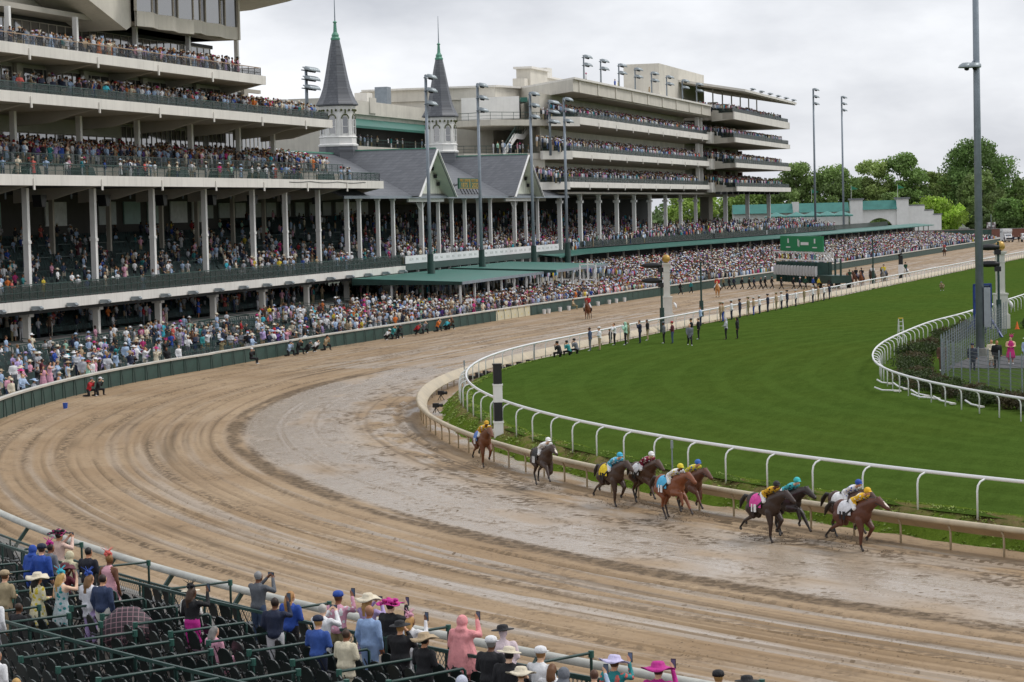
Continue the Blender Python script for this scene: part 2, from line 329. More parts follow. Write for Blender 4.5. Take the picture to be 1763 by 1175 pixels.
def dirt_mat():
    m, n, l, p = nt('wet_sheen_dirt')
    def at(nm): a = n.new('ShaderNodeAttribute'); a.attribute_name = nm; return a
    wet = at('wet').outputs['Fac']; churn = at('churn').outputs['Fac']; uv = at('uvm').outputs['Vector']; ob_ = coords(n, l, 'Object')
    big = noise(n, l, ob_, .12, 4); fine = noise(n, l, ob_, 3.2, 6, .62); clod = noise(n, l, ob_, 1.6, 5, .6)
    c = mixc(n, l, ramp(n, l, big, .35, .65), (.325, .222, .128), (.415, .302, .19))
    c = mixc(n, l, math_(n, l, 'MULTIPLY', ramp(n, l, fine, .35, .75), .55), c, (.26, .185, .115))
    c = mixc(n, l, math_(n, l, 'MULTIPLY', at('rut').outputs['Fac'], .85), c, (.125, .086, .05))
    mark = math_(n, l, 'MULTIPLY', ramp(n, l, noise(n, l, ob_, 2.6, 4, .6), .46, .54), churn)
    c = mixc(n, l, math_(n, l, 'MULTIPLY', mark, .9), c, (.105, .073, .043))
    vo = n.new('ShaderNodeTexVoronoi'); vo.inputs['Scale'].default_value = 2.4; l.new(ob_, vo.inputs['Vector']); vo2 = n.new('ShaderNodeTexVoronoi'); vo2.inputs['Scale'].default_value = 6.5; l.new(ob_, vo2.inputs['Vector'])
    hoof = ramp(n, l, vo.outputs['Distance'], .20, .27, (1, 1, 1, 1), (0, 0, 0, 1)); hoof2 = ramp(n, l, vo2.outputs['Distance'], .18, .26, (1, 1, 1, 1), (0, 0, 0, 1)); den = ramp(n, l, noise(n, l, ob_, .55, 3, .6), .40, .62); den2 = ramp(n, l, noise(n, l, ob_, .8, 3, .6), .40, .60)
    sp = math_(n, l, 'MAXIMUM', math_(n, l, 'MULTIPLY', math_(n, l, 'MULTIPLY', hoof, den), math_(n, l, 'ADD', math_(n, l, 'MULTIPLY', wet, .75), .35)), math_(n, l, 'MULTIPLY', math_(n, l, 'MULTIPLY', hoof2, den2), .75)); c = mixc(n, l, math_(n, l, 'MULTIPLY', sp, .85), c, (.115, .08, .047)); mark = math_(n, l, 'MAXIMUM', mark, sp)
    c = mixc(n, l, math_(n, l, 'MULTIPLY', math_(n, l, 'MULTIPLY', wet, math_(n, l, 'SUBTRACT', 1.0, mark)), .55), c, (.42, .365, .305)); l.new(c, p.inputs['Base Color'])  # wet areas get a lighter base colour that carries the pale sky sheen
    dry = math_(n, l, 'MULTIPLY', wet, math_(n, l, 'SUBTRACT', 1.0, math_(n, l, 'MULTIPLY', mark, .8)))
    rg = n.new('ShaderNodeMapRange'); l.new(dry, rg.inputs[0]); rg.inputs[3].default_value = .70; rg.inputs[4].default_value = .22; l.new(rg.outputs[0], p.inputs['Roughness'])
    l.new(math_(n, l, 'ADD', math_(n, l, 'MULTIPLY', dry, .5), .16), p.inputs['Specular IOR Level']); p.inputs['IOR'].default_value = 1.4
    hh = math_(n, l, 'ADD', math_(n, l, 'MULTIPLY', clod, math_(n, l, 'ADD', math_(n, l, 'MULTIPLY', churn, 1.0), .30)), math_(n, l, 'SUBTRACT', math_(n, l, 'MULTIPLY', fine, .22), math_(n, l, 'MULTIPLY', sp, .35)))
    b = n.new('ShaderNodeBump'); b.inputs['Strength'].default_value = .55; b.inputs['Distance'].default_value = .10; l.new(hh, b.inputs['Height']); l.new(b.outputs[0], p.inputs['Normal'])
    return m
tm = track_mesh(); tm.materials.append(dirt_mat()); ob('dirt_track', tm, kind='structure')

# --- turf course, raised about 0.9 m above the dirt, and the bank down to it
ZT = .9
def grass_mat(name, a, b, stripe=0.0, worn=0.0):
    m, n, l, p = nt(name); v = coords(n, l, 'Object')
    c = mixc(n, l, ramp(n, l, noise(n, l, v, .5, 5, .65), .3, .72), a, b)
    c = mixc(n, l, math_(n, l, 'MULTIPLY', ramp(n, l, noise(n, l, v, 9, 4, .7), .35, .8), .55), c, tuple(x * 1.7 for x in b))
    c = mixc(n, l, math_(n, l, 'MULTIPLY', ramp(n, l, noise(n, l, v, .03, 3), .4, .62), .3), c, (b[0] * 1.35, b[1] * 1.05, b[2] * .9))
    if worn:
        a_ = n.new('ShaderNodeAttribute'); a_.attribute_name = 'worn'
        w = math_(n, l, 'MULTIPLY', ramp(n, l, math_(n, l, 'ADD', noise(n, l, v, .9, 5, .65), math_(n, l, 'MULTIPLY', a_.outputs['Fac'], .35)), .66, .84), worn)
        c = mixc(n, l, w, c, (.22, .15, .085))
    st = noise(n, l, coords(n, l, 'Object', (.35, 2.6, 1)), .8, 6, .7); c = mixc(n, l, math_(n, l, 'MULTIPLY', ramp(n, l, st, .42, .62), .3), c, tuple(x * .78 for x in a))
    if not worn:
        mpv = n.new('ShaderNodeVectorMath'); mpv.operation = 'DISTANCE'; l.new(v, mpv.inputs[0]); mpv.inputs[1].default_value = (CT, CN, ZT)
        band_ = math_(n, l, 'SINE', math_(n, l, 'MULTIPLY', math_(n, l, 'ADD', mpv.outputs['Value'], noise(n, l, v, .12, 2)), 2.2)); c = mixc(n, l, math_(n, l, 'MULTIPLY', ramp(n, l, band_, .3, .7), .22), c, tuple(x * 1.35 for x in b))
    l.new(c, p.inputs['Base Color']); p.inputs['Roughness'].default_value = .85; p.inputs['Specular IOR Level'].default_value = .0
    bump(n, l, p, math_(n, l, 'ADD', noise(n, l, v, 5, 6, .75), noise(n, l, v, .9, 4, .6)), .8, .12); return m
M['turf'] = grass_mat('mown_turf', (.043, .078, .013), (.065, .110, .021))
M['bank'] = grass_mat('bank_grass', (.065, .115, .013), (.11, .165, .024), worn=.8)
edge = path('turf', 150, 920, 1.5, .35); inner = [(920, -700), (-60, -700), (-60, edge[0][1])]
tb = MB(); ring = [(x, y, ZT) for x, y in edge]; cen = [(max(x, 60) + 20 if i < 40 else x, -420 if i > 40 else y - 10, ZT) for i, (x, y) in enumerate(edge)]
# build the turf as strips: a fan of bands inwards from its edge
def inset(d): return [(PC(150 + (PH0 - 150) * i / 220, R_TURF + .35 - d)[:2]) for i in range(221)] + [(t, turf_n(t) + .35 - d) for t in np.arange(178, 921, 6)]
bands = [inset(d) for d in (0, .5, 1.5, 4, 10, 20, 26, 40, 70, 105)]
zz = [ZT - .06, ZT + .01, ZT + .03, ZT + .02, ZT, ZT, ZT, ZT, ZT, ZT]
tv = [(x, y, z + .02 * math.sin(x * .7) * math.cos(y * .9)) for b_, z in zip(bands, zz) for x, y in b_]; nb = len(bands[0]); tf = []
for i in range(len(bands) - 1):
    for k in range(nb - 1): tf.append((i * nb + k, i * nb + k + 1, (i + 1) * nb + k + 1, (i + 1) * nb + k))
tme = MB().add(tv, tf).mesh('turf_course', M['turf'], True); ob('turf_course', tme, kind='structure')
ob('infield', MB().add([(60, -1500, ZT - .05), (2600, -1500, ZT - .05), (2600, -30, ZT - .05), (60, -30, ZT - .05)], [(0, 1, 2, 3)]).mesh('infield', M['turf']), kind='structure')
# bank
prof = [(1.55, -.06), (1.32, .05), (1.05, .30), (.75, .55), (.4, .76), (.05, .88), (-.35, .93)]
def bank_rows(): return [[(PC(125 + (PH0 - 125) * i / 360, R_TURF + d + .12 * math.sin(i * .9 + d * 3))[:2] + (z + .05 * math.sin(i * 1.7 + d * 5) * (d > .2),)) for i in range(361)] + [(t, turf_n(t) + d * 1.0, z) for t in np.arange(178, 921, 3)] for d, z in prof]
br = bank_rows(); nb = len(br[0]); bv = [p for r in br for p in r]; bf = [(i * nb + k, i * nb + k + 1, (i + 1) * nb + k + 1, (i + 1) * nb + k) for i in range(len(br) - 1) for k in range(nb - 1)]
bme = MB().add(bv, bf).mesh('grass_bank', M['bank'], True); wa = bme.attributes.new('worn', 'FLOAT', 'POINT')
wa.data.foreach_set('value', np.repeat(np.array([0, .0, .15, .5, .9, .8, .1], dtype=np.float32), nb)); ob('grass_bank', bme, kind='structure')
# tufts on the bank and along the turf edge
def tufts(N, f, hmin, hmax, cols):
    pos = np.array([f() for _ in range(N)]); V = []; F = []; C = []
    for k in range(4):
        a = RNG.random(N) * 6.283; h = hmin + RNG.random(N) * (hmax - hmin); w = .025 + RNG.random(N) * .03; lean = RNG.random(N) * .12
        d = np.c_[np.cos(a), np.sin(a), 0 * a]; sd_ = np.c_[-np.sin(a), np.cos(a), 0 * a]; o = pos + d * (RNG.random(N)[:, None] * .08)
        b = len(V) and sum(len(x) for x in V); V += [o - sd_ * w[:, None], o + sd_ * w[:, None], o + d * lean[:, None] + np.c_[0 * h, 0 * h, h]]
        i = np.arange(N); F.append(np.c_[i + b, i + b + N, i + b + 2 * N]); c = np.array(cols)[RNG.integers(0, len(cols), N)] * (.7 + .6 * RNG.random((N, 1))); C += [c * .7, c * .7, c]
    return np_mesh('grass_tufts', np.concatenate(V), np.concatenate(F), M['crowd'], False, cols=np.concatenate(C))
def bank_pt():
    ph = random.uniform(-4, 64); d = random.uniform(-.3, 1.6); z = np.interp(-d, [-x for x, _ in prof], [q for _, q in prof]); return PC(ph, R_TURF + d, z - .01)
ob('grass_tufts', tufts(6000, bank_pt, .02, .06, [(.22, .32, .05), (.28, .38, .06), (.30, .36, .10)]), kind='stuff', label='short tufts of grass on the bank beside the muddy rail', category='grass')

# --- apron in front of the stands (stepped concrete, mostly hidden by seats and crowd) and terrace in the near corner
def strip(a, b):
    n_ = len(a); return MB().add(a + b, [(i, i + 1, n_ + i + 1, n_ + i) for i in range(n_ - 1)])
oe = path('out', 33, 905, 3, .7); arc_n = sum(1 for x, y in oe if x < CT)
strip([(x, y, .25) for x, y in oe], [(x, max(88, y + 8) if x > 120 else y + 25, 2.2) for x, y in oe]).build('apron', M['concrete'], kind='structure')
n_ = 60; ph = [36 + 30 * i / n_ for i in range(n_ + 1)]
strip([PC(a, 139.65, .9) for a in ph], [PC(a, 155, 1.0) for a in ph]).build('terrace', pmat('terrace_concrete', (.11, .095, .08), .45, .3, 1.2, bmp=.3), kind='structure')
strip([PC(a, 137.2, .05) for a in ph], [PC(a, 139.6, .15) for a in ph]).build('terrace_edge', M['concrete'], kind='structure')
# ================================================================== RAILS AND WALLS
def normals(pts):
    out = []
    for i in range(len(pts)):
        a = pts[max(i - 1, 0)]; b = pts[min(i + 1, len(pts) - 1)]; dx, dy = b[0] - a[0], b[1] - a[1]; q = math.hypot(dx, dy); out.append((-dy / q, dx / q))
    return out      # points run up the stretch, so this points outwards (towards the stands)
def sweep(pts, prof, closed=True):
    ns = normals(pts); rings = [[(x + nx * r, y + ny * r, z) for r, z in prof] for (x, y), (nx, ny) in zip(pts, ns)]
    return MB().loft(rings, caps=False, closed=closed)
def every(pts, d, start=0.0):
    out = []; acc = start; ns = normals(pts)
    for i in range(len(pts) - 1):
        q = math.hypot(pts[i + 1][0] - pts[i][0], pts[i + 1][1] - pts[i][1])
        while acc <= q:
            k = acc / q; out.append((pts[i][0] + (pts[i + 1][0] - pts[i][0]) * k, pts[i][1] + (pts[i + 1][1] - pts[i][1]) * k, math.atan2(ns[i][1], ns[i][0]))); acc += d
        acc -= q
    return out      # x, y, heading of outward normal
# muddy inner rail of the dirt track: a lipped cover sloping down to the infield, on thin posts
pin = path('in', 75, 700, 1.2); rail = empty('dirt_track_rail', (pin[80][0], pin[80][1], 0), label='long muddy cream safety rail curving round the inside of the dirt track', cat='rail')
sweep(pin, [(.08, .86), (.11, .94), (.07, 1.02), (0, 1.05), (-.10, 1.04), (-.52, .60), (-.54, .56), (-.08, .93), (-.02, .86)]).build('rail_cover', M['tan_rail'], rail, True)
pm = MB().tube([(-.12, 0, -.1), (-.12, 0, .55), (-.10, 0, .72), (-.02, 0, .84)], .04, 6).mesh('rail_post', M['tan_rail'], True)
for i, (x, y, a) in enumerate(every(pin, 2.4)):
    if i < 290: ob('post', pm, rail, (x - rail.location.x, y - rail.location.y, 0), a)
# white turf rail with bent posts
def turf_rail(name, pts, d, label, side, lim=290):
    r = empty(name, (pts[len(pts) // 2][0], pts[len(pts) // 2][1], ZT), label=label, cat='rail')
    sweep(pts, [(.04, ZT + 1.15), (.055, ZT + 1.21), (.03, ZT + 1.27), (-.03, ZT + 1.27), (-.055, ZT + 1.21), (-.04, ZT + 1.15)]).build('top_rail', M['cleanwhite'], r, True)
    q = MB().tube([(side * .42, 0, -.2), (side * .42, 0, .80), (side * .38, 0, .98), (side * .27, 0, 1.10), (side * .10, 0, 1.16), (0, 0, 1.17)], .036, 7).mesh('post', M['cleanwhite'], True)
    for i, (x, y, a) in enumerate(every(pts, d)):
        if i < lim: ob('post', q, r, (x - r.location.x, y - r.location.y, 0), a)
    return r
pt = path('turf', 75, 640, 1.2); turf_rail('turf_rail', pt, 2.95, 'long white rail with bent posts along the outer edge of the green turf', 1)
inner_pts = [(60.0, -40.0), (76, -23.5), (90, -11.5), (100, -4.6), (110, 1.4), (121.7, 7.8), (126.5, 10.1), (131, 12.0), (136.5, 13.9), (141.4, 15.2), (146, 16.1), (151, 16.8), (157, 17.4), (164.8, 17.8), (171.4, 17.85), (178, 17.7), (188, 17.4), (196, 17.0), (205.7, 15.8), (225, 14.2), (260, 11.6), (320, 7.2), (420, -.4)]
def smooth_path(P, step=1.0):
    P = np.array(P, float); s = np.r_[0, np.cumsum(np.hypot(*np.diff(P, axis=0).T))]; q = np.arange(0, s[-1], step); X = np.interp(q, s, P[:, 0]); Y = np.interp(q, s, P[:, 1])
    k = np.ones(9) / 9; Xs = np.convolve(np.pad(X, 4, 'edge'), k, 'valid'); Ys = np.convolve(np.pad(Y, 4, 'edge'), k, 'valid'); return list(zip(Xs, Ys))
turf_rail('infield_rail', smooth_path(inner_pts), 2.5, 'white rail with bent posts round the infield hedge, inside the turf', -1)
# outer wall: green panels under a cream cap, slanted struts on the turn
po = path('out', 34, 668, 1.2); wall = empty('track_wall', (po[90][0], po[90][1], 0), label='dark green panelled wall with cream cap between the dirt and the crowd', cat='wall')
sweep(po, [(-.16, 1.10), (-.18, 1.22), (.14, 1.24), (.16, 1.12)]).build('wall_cap', pmat('wall_cap', (.62, .60, .54), .5, .1, .5), wall)
E_ = every(po, 2.4)
def banner_mat():
    m, n, l, p = nt('trackside_banner'); v = coords(n, l, 'Object')
    br_ = n.new('ShaderNodeTexVoronoi'); br_.inputs['Scale'].default_value = 1.3; l.new(v, br_.inputs['Vector'])
    c = mixc(n, l, ramp(n, l, br_.outputs['Distance'], .22, .26, (1, 1, 1, 1), (0, 0, 0, 1)), (.62, .58, .42), (.62, .48, .06)); l.new(c, p.inputs['Base Color']); p.inputs['Roughness'].default_value = .5; return m
bnm = banner_mat()
gp = MB().box(-.05, .05, 0, 2.37, -.05, 1.10).mesh('wall_panel', M['wallgreen']); yp = MB().box(-.05, .05, 0, 2.37, -.05, 1.10).mesh('banner_panel', bnm)
st = MB().tube([(-.22, 0, -.1), (-.20, 0, .5), (-.12, 0, 1.12)], .028, 5).mesh('strut', M['darkgreen'])
for i, (x, y, a) in enumerate(E_):
    b_ = 249 < x < 262
    ob('banner_panel' if b_ else 'wall_panel', yp if b_ else gp, wall, (x - wall.location.x, y - wall.location.y, 0), a - math.pi)
    if x < 265: ob('strut', st, wall, (x - wall.location.x, y - wall.location.y, 0), a)
# near outer rail in front of the boxes: thick cap on slanted struts, chain link behind
pn = [PC(a, 137.6)[:2] for a in np.arange(66, 34, -.5)]; nr = empty('near_rail', (*PC(50, 137.6)[:2], 0), label='thick pale grey rail on slanted green struts in front of the boxes', cat='rail')
nm_ = pmat('weathered_rail_cap', (.50, .50, .45), .5, .14, 1.2, streak=.3)
for i in range(8):
    seg = pn[i * 8:i * 8 + 9]
    if len(seg) > 1: sweep(seg, [(.11, 1.05), (.15, 1.13), (.10, 1.21), (0, 1.24), (-.10, 1.21), (-.15, 1.13), (-.11, 1.05)]).build('rail_cap', nm_, nr, True)
stm = MB().bar((.95, 0, -.1), (.05, 0, 1.08), .09, .12).mesh('strut', M['darkgreen'])
for x, y, a in every(pn[::-1] if False else pn, 4.6, 1.0): ob('strut', stm, nr, (x - nr.location.x, y - nr.location.y, 0), a)
def link_mat():
    m, n, l, p = nt('chain_link'); v = coords(n, l, 'Object', (1, 1, 1)); w1 = n.new('ShaderNodeTexWave'); w1.inputs['Scale'].default_value = 3.2; w1.bands_direction = 'DIAGONAL'; l.new(v, w1.inputs['Vector'])
    w2 = n.new('ShaderNodeTexWave'); w2.inputs['Scale'].default_value = 3.2; w2.bands_direction = 'DIAGONAL'; l.new(coords(n, l, 'Object', (-1, -1, 1)), w2.inputs['Vector'])
    a = math_(n, l, 'MAXIMUM', ramp(n, l, w1.outputs['Fac'], .80, .9), ramp(n, l, w2.outputs['Fac'], .80, .9)); l.new(a, p.inputs['Alpha']); p.inputs['Base Color'].default_value = (.33, .32, .27, 1); p.inputs['Roughness'].default_value = .5; return m
cf = empty('chain_link_fence', (*PC(50, 139.4)[:2], .9), label='low chain link fence with green pipe frame behind the near rail', cat='fence')
fp = [PC(a, 139.4)[:2] for a in np.arange(66, 34, -.5)]
sweep(fp, [(0, .15), (0, 1.25)], False).build('wire_mesh', link_mat(), cf)
sweep(fp, [(.03, 1.24), (.03, 1.30), (-.03, 1.30), (-.03, 1.24)]).build('top_pipe', M['darkgreen'], cf)
fpm = MB().cyl((0, 0, -.8), (0, 0, .38), .03, n=6).mesh('post', M['darkgreen'])
for x, y, a in every(fp, 2.3): ob('post', fpm, cf, (x - cf.location.x, y - cf.location.y, 0), a)
# ================================================================== STANDS
def railing(parent, pts, h=1.07, mats=None, step=1.6, rails=(1.0, .55, .12), panel=None, name='railing', top=None, w=.05):
    """post and pipe railing along a 3D polyline; panel = material of the infill sheet"""
    b = MB(); tb_ = MB(); pb = MB()
    for p, q in zip(pts[:-1], pts[1:]):
        p, q = Vector(p), Vector(q); L_ = (q - p).length; k = max(1, int(L_ / step))
        for i in range(k + 1):
            a = p.lerp(q, i / k); b.bar(a, a + Vector((0, 0, h)), w)
        for r in rails: (tb_ if top and r == rails[0] else b).bar(p + Vector((0, 0, h * r)), q + Vector((0, 0, h * r)), w * (1.6 if r == rails[0] else .8))
        if panel: pb.bar(p + Vector((0, 0, h * .52)), q + Vector((0, 0, h * .52)), .012, h * .82)
    o = b.build(name, mats or M['darkgreen'], parent)
    if top: tb_.build('handrail', top, parent)
    if panel: pb.build('railing_infill', panel, parent)
    return o
def screen_mat(name, col, alpha):
    m, n, l, p = nt(name); l.new(mixc(n, l, noise(n, l, coords(n, l, 'Object'), 2, 4), tuple(c * .7 for c in col), col), p.inputs['Base Color']); p.inputs['Alpha'].default_value = alpha; p.inputs['Roughness'].default_value = .4; return m
M['screen'] = screen_mat('green_screen', (.006, .022, .017), .62)
M['screen_lt'] = screen_mat('green_netting', (.015, .035, .03), .45)
def window_row(parent, x0, x1, y, z0, z1, w, gap=.12, frame='taupe', name='window'):
    """a band of panes: one mullion frame part and one part for each pane"""
    n_ = max(1, round((x1 - x0) / w)); s = (x1 - x0) / n_; fr = MB()
    key = ('pane', round(s - gap, 3), round(z1 - z0 - gap, 3))
    if key not in PANES: PANES[key] = MB().box(0, s - gap, -.02, .02, 0, z1 - z0 - gap).mesh('pane', M['glass'])
    for i in range(n_):
        ob('pane', PANES[key], parent, (x0 + i * s + gap / 2 - parent.location.x, y - parent.location.y, z0 + gap / 2 - parent.location.z), R_(random.uniform(-.25, .25)))
        fr.box(x0 + i * s - gap / 2, x0 + i * s + gap / 2, y - .07, y + .07, z0, z1)
    fr.box(x1 - gap / 2, x1 + gap / 2, y - .07, y + .07, z0, z1); fr.box(x0, x1, y - .06, y + .06, z0 - .02, z0 + gap / 2); fr.box(x0, x1, y - .06, y + .06, z1 - gap / 2, z1 + .02)
    return fr.build('window_frame', M[frame], parent)
PANES = {}
GS = empty('grandstand', (215, 95, 0), label='tall cream grandstand with crowded cantilevered balconies at the bend', cat='grandstand')
X0 = 148.0
def slab(parent, name, x0, x1, zf, zb, depth=27, y=85.0, m='soffit', drop=1.0):
    """balcony floor: curved cantilever soffit"""
    pf = [(y + .25, zf), (y + depth, zf), (y + depth, zb - drop - .15), (y + 8.5, zb - drop), (y + 6.5, zb - drop * .88), (y + 4.2, zb - drop * .52), (y + 2.2, zb - drop * .16), (y + .25, zb + .02)]
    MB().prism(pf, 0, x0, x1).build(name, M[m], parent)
def fascia(parent, x0, x1, y, z0, z1, seg=12.9, m='cream', drains=True):
    xs = list(np.arange(x0, x1 - 3, seg)) + [x1]
    for a, b in zip(xs[:-1], xs[1:]): MB().box(a + .02, b - .02, y, y + .247, z0, z1).build('fascia', M[m], parent)
    if drains:
        for a in xs[1:-1]: MB().box(a - .12, a + .12, y - .1, y - .003, z0 - .35, z0 + .55).build('downpipe_box', M['cream'], parent)
levels = ((24.70, 25.55, 230.1, 25.3), (20.95, 21.80, 250.2, 21.55), (14.52, 15.38, 267.7, 15.12))
for z0, z1, xe, zf in levels:
    slab(GS, 'balcony_floor', X0, xe, zf, z0, 27, drop=.12, m='soffit' if z0 > 16 else 'darkint')  # lowest slab coloured dark to stand in for deep shade over the bowl
    for x in list(np.arange(X0 + 16.1, xe - 4, 12.9)) + [xe - .5]: MB().prism([(85.3, z0 + .01), (93, z0 + .01), (93, z0 - 1.25), (89.4, z0 - 1.0), (87.4, z0 - .45)], 0, x - .25, x + .25).build('cantilever_bracket', M['soffit'], GS)
    fascia(GS, X0 + 3.2, xe, 85, z0, z1)
# level 4: glazing set back, press box above with bay windows
MB().box(X0, 243, 100.2, 100.5, 25.3, 33).build('back_wall', M['taupe'], GS)
window_row(GS, 172, 236, 93.2, 26.3, 28.9, 1.75, .1)
MB().box(X0, 237, 93.25, 93.5, 28.92, 29.28).build('interior_shade_strip', M['darkint'], GS)  # dark strip painted in for the shaded interior above the panes
MB().box(X0, 172, 93.3, 93.6, 25.3, 28.5).build('back_wall', M['taupe'], GS)
MB().box(X0, 231.3, 90.6, 100, 29.3, 29.75).build('ceiling', M['soffit'], GS)
MB().prism([(X0, 28.3), (207, 28.3), (214, 29.28), (214, 33.6), (X0, 33.6)], 1, 93.6, 94.3).build('bulkhead', M['beige'], GS)
MB().prism([(190, 33.5), (205.5, 33.5), (205.5, 29.0), (204.4, 28.6), (193, 31.6)], 1, 88.6, 93.4).build('raking_beam', M['beige'], GS)
for x in (184.1, 197.1, 210.0, 222.8, 235.8): MB().box(x - .2, x + .2, 90, 90.4, 25.3, 29.3 if x < 234 else 30.2).build('column', M['white'], GS)
# press box: folded (bay) front under a deep roof
zb = [(205.4 + i * 2.45, 88 - (.55 if i % 2 else 0)) for i in range(6)] + [(218.2, 88)]
bb = MB()
for (xa, ya), (xb_, yb) in zip(zb[:-1], zb[1:]): bb.add([(xa, ya, 29.0), (xb_, yb, 29.0), (xb_, yb, 30.35), (xa, ya, 30.35), (xa, ya + .2, 29.0), (xb_, yb + .2, 29.0), (xb_, yb + .2, 30.35), (xa, ya + .2, 30.35)], [(0, 1, 2, 3), (7, 6, 5, 4), (3, 2, 6, 7), (0, 4, 5, 1)])
zb2 = [(218.2 + i * 2.6, 88.5 - (.5 if i % 2 else 0)) for i in range(5)] + [(231.2, 88.1)]
for (xa, ya), (xb_, yb) in zip(zb2[:-1], zb2[1:]): bb.add([(xa, ya, 29.3), (xb_, yb, 29.3), (xb_, yb, 30.55), (xa, ya, 30.55), (xa, ya + .2, 29.3), (xb_, yb + .2, 29.3), (xb_, yb + .2, 30.55), (xa, ya + .2, 30.55)], [(0, 1, 2, 3), (7, 6, 5, 4), (3, 2, 6, 7), (0, 4, 5, 1)])
bb.build('folded_spandrel', M['beige'], GS)
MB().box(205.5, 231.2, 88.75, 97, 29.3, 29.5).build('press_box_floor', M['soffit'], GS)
for zz_ in (zb, zb2):
    zlo = 30.37 if zz_ is zb else 30.57
    for (xa, ya), (xb_, yb) in zip(zz_[:-1], zz_[1:]):
        MB().add([(xa + .12, ya + .1, zlo), (xb_ - .12, yb + .1, zlo), (xb_ - .12, yb + .1, 33.3), (xa + .12, ya + .1, 33.3)], [(0, 1, 2, 3)]).build('pane', M['glass'], GS)
        MB().bar((xa, ya + .1, zlo - .02), (xa, ya + .1, 33.3), .2).build('mullion', M['taupe'], GS)
MB().box(230.9, 231.3, 88, 97, 29.3, 34).build('press_box_end', M['beige'], GS)
MB().box(205.5, 230.9, 96.6, 97, 29.5, 34).build('press_box_back', M['taupe'], GS)
MB().prism([(84, 34.6), (110, 34.6), (110, 33.0), (97, 32.6), (90, 33.0), (86, 33.7), (84, 34.2)], 0, 204, 240).build('roof', M['beige'], GS)
railing(GS, [(X0, 85.4, 25.3), (229.7, 85.4, 25.3), (229.7, 93, 25.3)], 1.05, M['black'], 1.7, panel=screen_mat('smoked_infill', (.03, .03, .028), .3), top=pmat('timber_handrail', (.36, .25, .16), .5))
# level 3
MB().box(X0, 241, 89.65, 90, 24.40, 25.28 - .52).build('back_wall', M['taupe'], GS)
window_row(GS, 166, 237, 89.6, 21.55, 24.38, 1.9, .14, 'taupe')
for x in np.arange(171, 242, 12.9): MB().box(x - .5, x + .5, 89.2, 89.5, 21.55, 24.6).build('column', M['taupe'], GS)
MB().box(236.8, 237.2, 89.8, 105, 21.55, 24.6).build('end_wall', M['taupe'], GS)
railing(GS, [(X0, 85.4, 21.55), (249.9, 85.4, 21.55), (249.9, 96, 21.55)], 1.02, step=2.2, panel=M['screen'])
# level 2: stepped terrace, opaque wall over windows
for k, (ya, yb, z) in enumerate(((88.0, 90.2, 16.2), (90.2, 91.6, 16.6), (91.6, 93.0, 17.0), (93.0, 95.2, 17.4))):
    MB().box(X0, 263 - k * 2.5, ya, yb, 15.13, z).build('terrace_step', M['taupe'], GS)
MB().box(X0, 217, 95.0, 95.4, 19.55, 21.5).build('back_wall', M['taupe'], GS); MB().box(217, 262, 95.0, 95.4, 20.7, 21.5).build('back_wall', M['taupe'], GS)
window_row(GS, 192, 217, 95.1, 17.4, 19.5, 1.75, .16, 'taupe'); window_row(GS, 217.2, 258, 95.1, 17.4, 20.6, 1.25, .12, 'taupe')
MB().box(X0, 192, 95.0, 95.4, 17.4, 19.5).build('back_wall', M['taupe'], GS)
for x in (186.5, 199.4, 212.15, 225.2, 238.2, 248.5): MB().box(x - .22, x + .22, 91, 91.45, 15.13, 20.9).build('column', M['white'], GS)
M['screen_vl'] = screen_mat('thin_netting', (.02, .05, .042), .22)
railing(GS, [(X0, 85.4, 15.12), (267.4, 85.4, 15.12), (267.4, 94, 15.12)], 1.15, step=1.6, panel=M['screen_vl'])
railing(GS, [(X0, 88.2, 16.2), (262.8, 88.2, 16.2)], 1.05, step=1.9, panel=M['screen_vl'])
for x in np.arange(158, 262, 10.5):
    g = MB(); g.prism([(x, 15.13), (x + 3.4, 15.13), (x + 2.6, 16.15), (x + .9, 16.15)], 1, 86.7, 88.1); g.build('terrace_stair', M['darkgreen'], GS)
# level 1 bowl: ledge, beam with floodlights, columns, rakes, back wall with panes painted as if backlit
MB().box(X0, 275.3, 85, 85.6, 4.72, 5.48).build('ledge_beam', M['cream'], GS)
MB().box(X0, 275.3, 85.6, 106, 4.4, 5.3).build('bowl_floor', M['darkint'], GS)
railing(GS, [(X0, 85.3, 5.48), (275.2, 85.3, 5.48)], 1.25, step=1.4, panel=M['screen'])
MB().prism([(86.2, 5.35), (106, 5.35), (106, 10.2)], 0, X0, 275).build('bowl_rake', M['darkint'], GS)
MB().box(X0, 262, 106.2, 106.6, 5, 14.4).build('back_wall', pmat('shade_back_wall', (.075, .07, .062), .8), GS)  # back wall coloured dark for the deep shade of the bowl
for x in np.arange(172, 262, 6.4):
    if random.random() < .8: MB().box(x, x + random.uniform(3, 5), 106.0, 106.15, 11.2, 13.6).build('back_window', pmat('painted_lit_window', random.choice([(.45, .6, .56), (.7, .72, .7), (.55, .6, .6), (.25, .4, .36)]), .4), GS)  # opaque panes with the daylight put into their pale colour
for x in (181.6, 194.6, 207.4, 220.1, 233.1, 242.7, 253.2, 263.0):
    c_ = MB(); c_.box(x - .23, x + .23, 87.75, 88.2, 5.5, 14.4); c_.box(x - .29, x + .29, 87.7, 88.25, 9.9, 10.15); c_.build('column', M['white'], GS)
    MB().box(x - .18, x + .18, 97.7, 98.1, 8, 14.4).build('column', M['taupe'], GS)
hood = MB(); hood.box(-.28, .28, -.75, -.1, -.18, .12); hood.prism([(-.78, -.22), (-.78, .1), (-.95, -.05)], 0, -.26, .26); hood = hood.mesh('floodlight', M['lamp_metal'])
for x in np.arange(163, 275, 6.45): ob('floodlight', hood, GS, (x - 215, -10, 4.95))
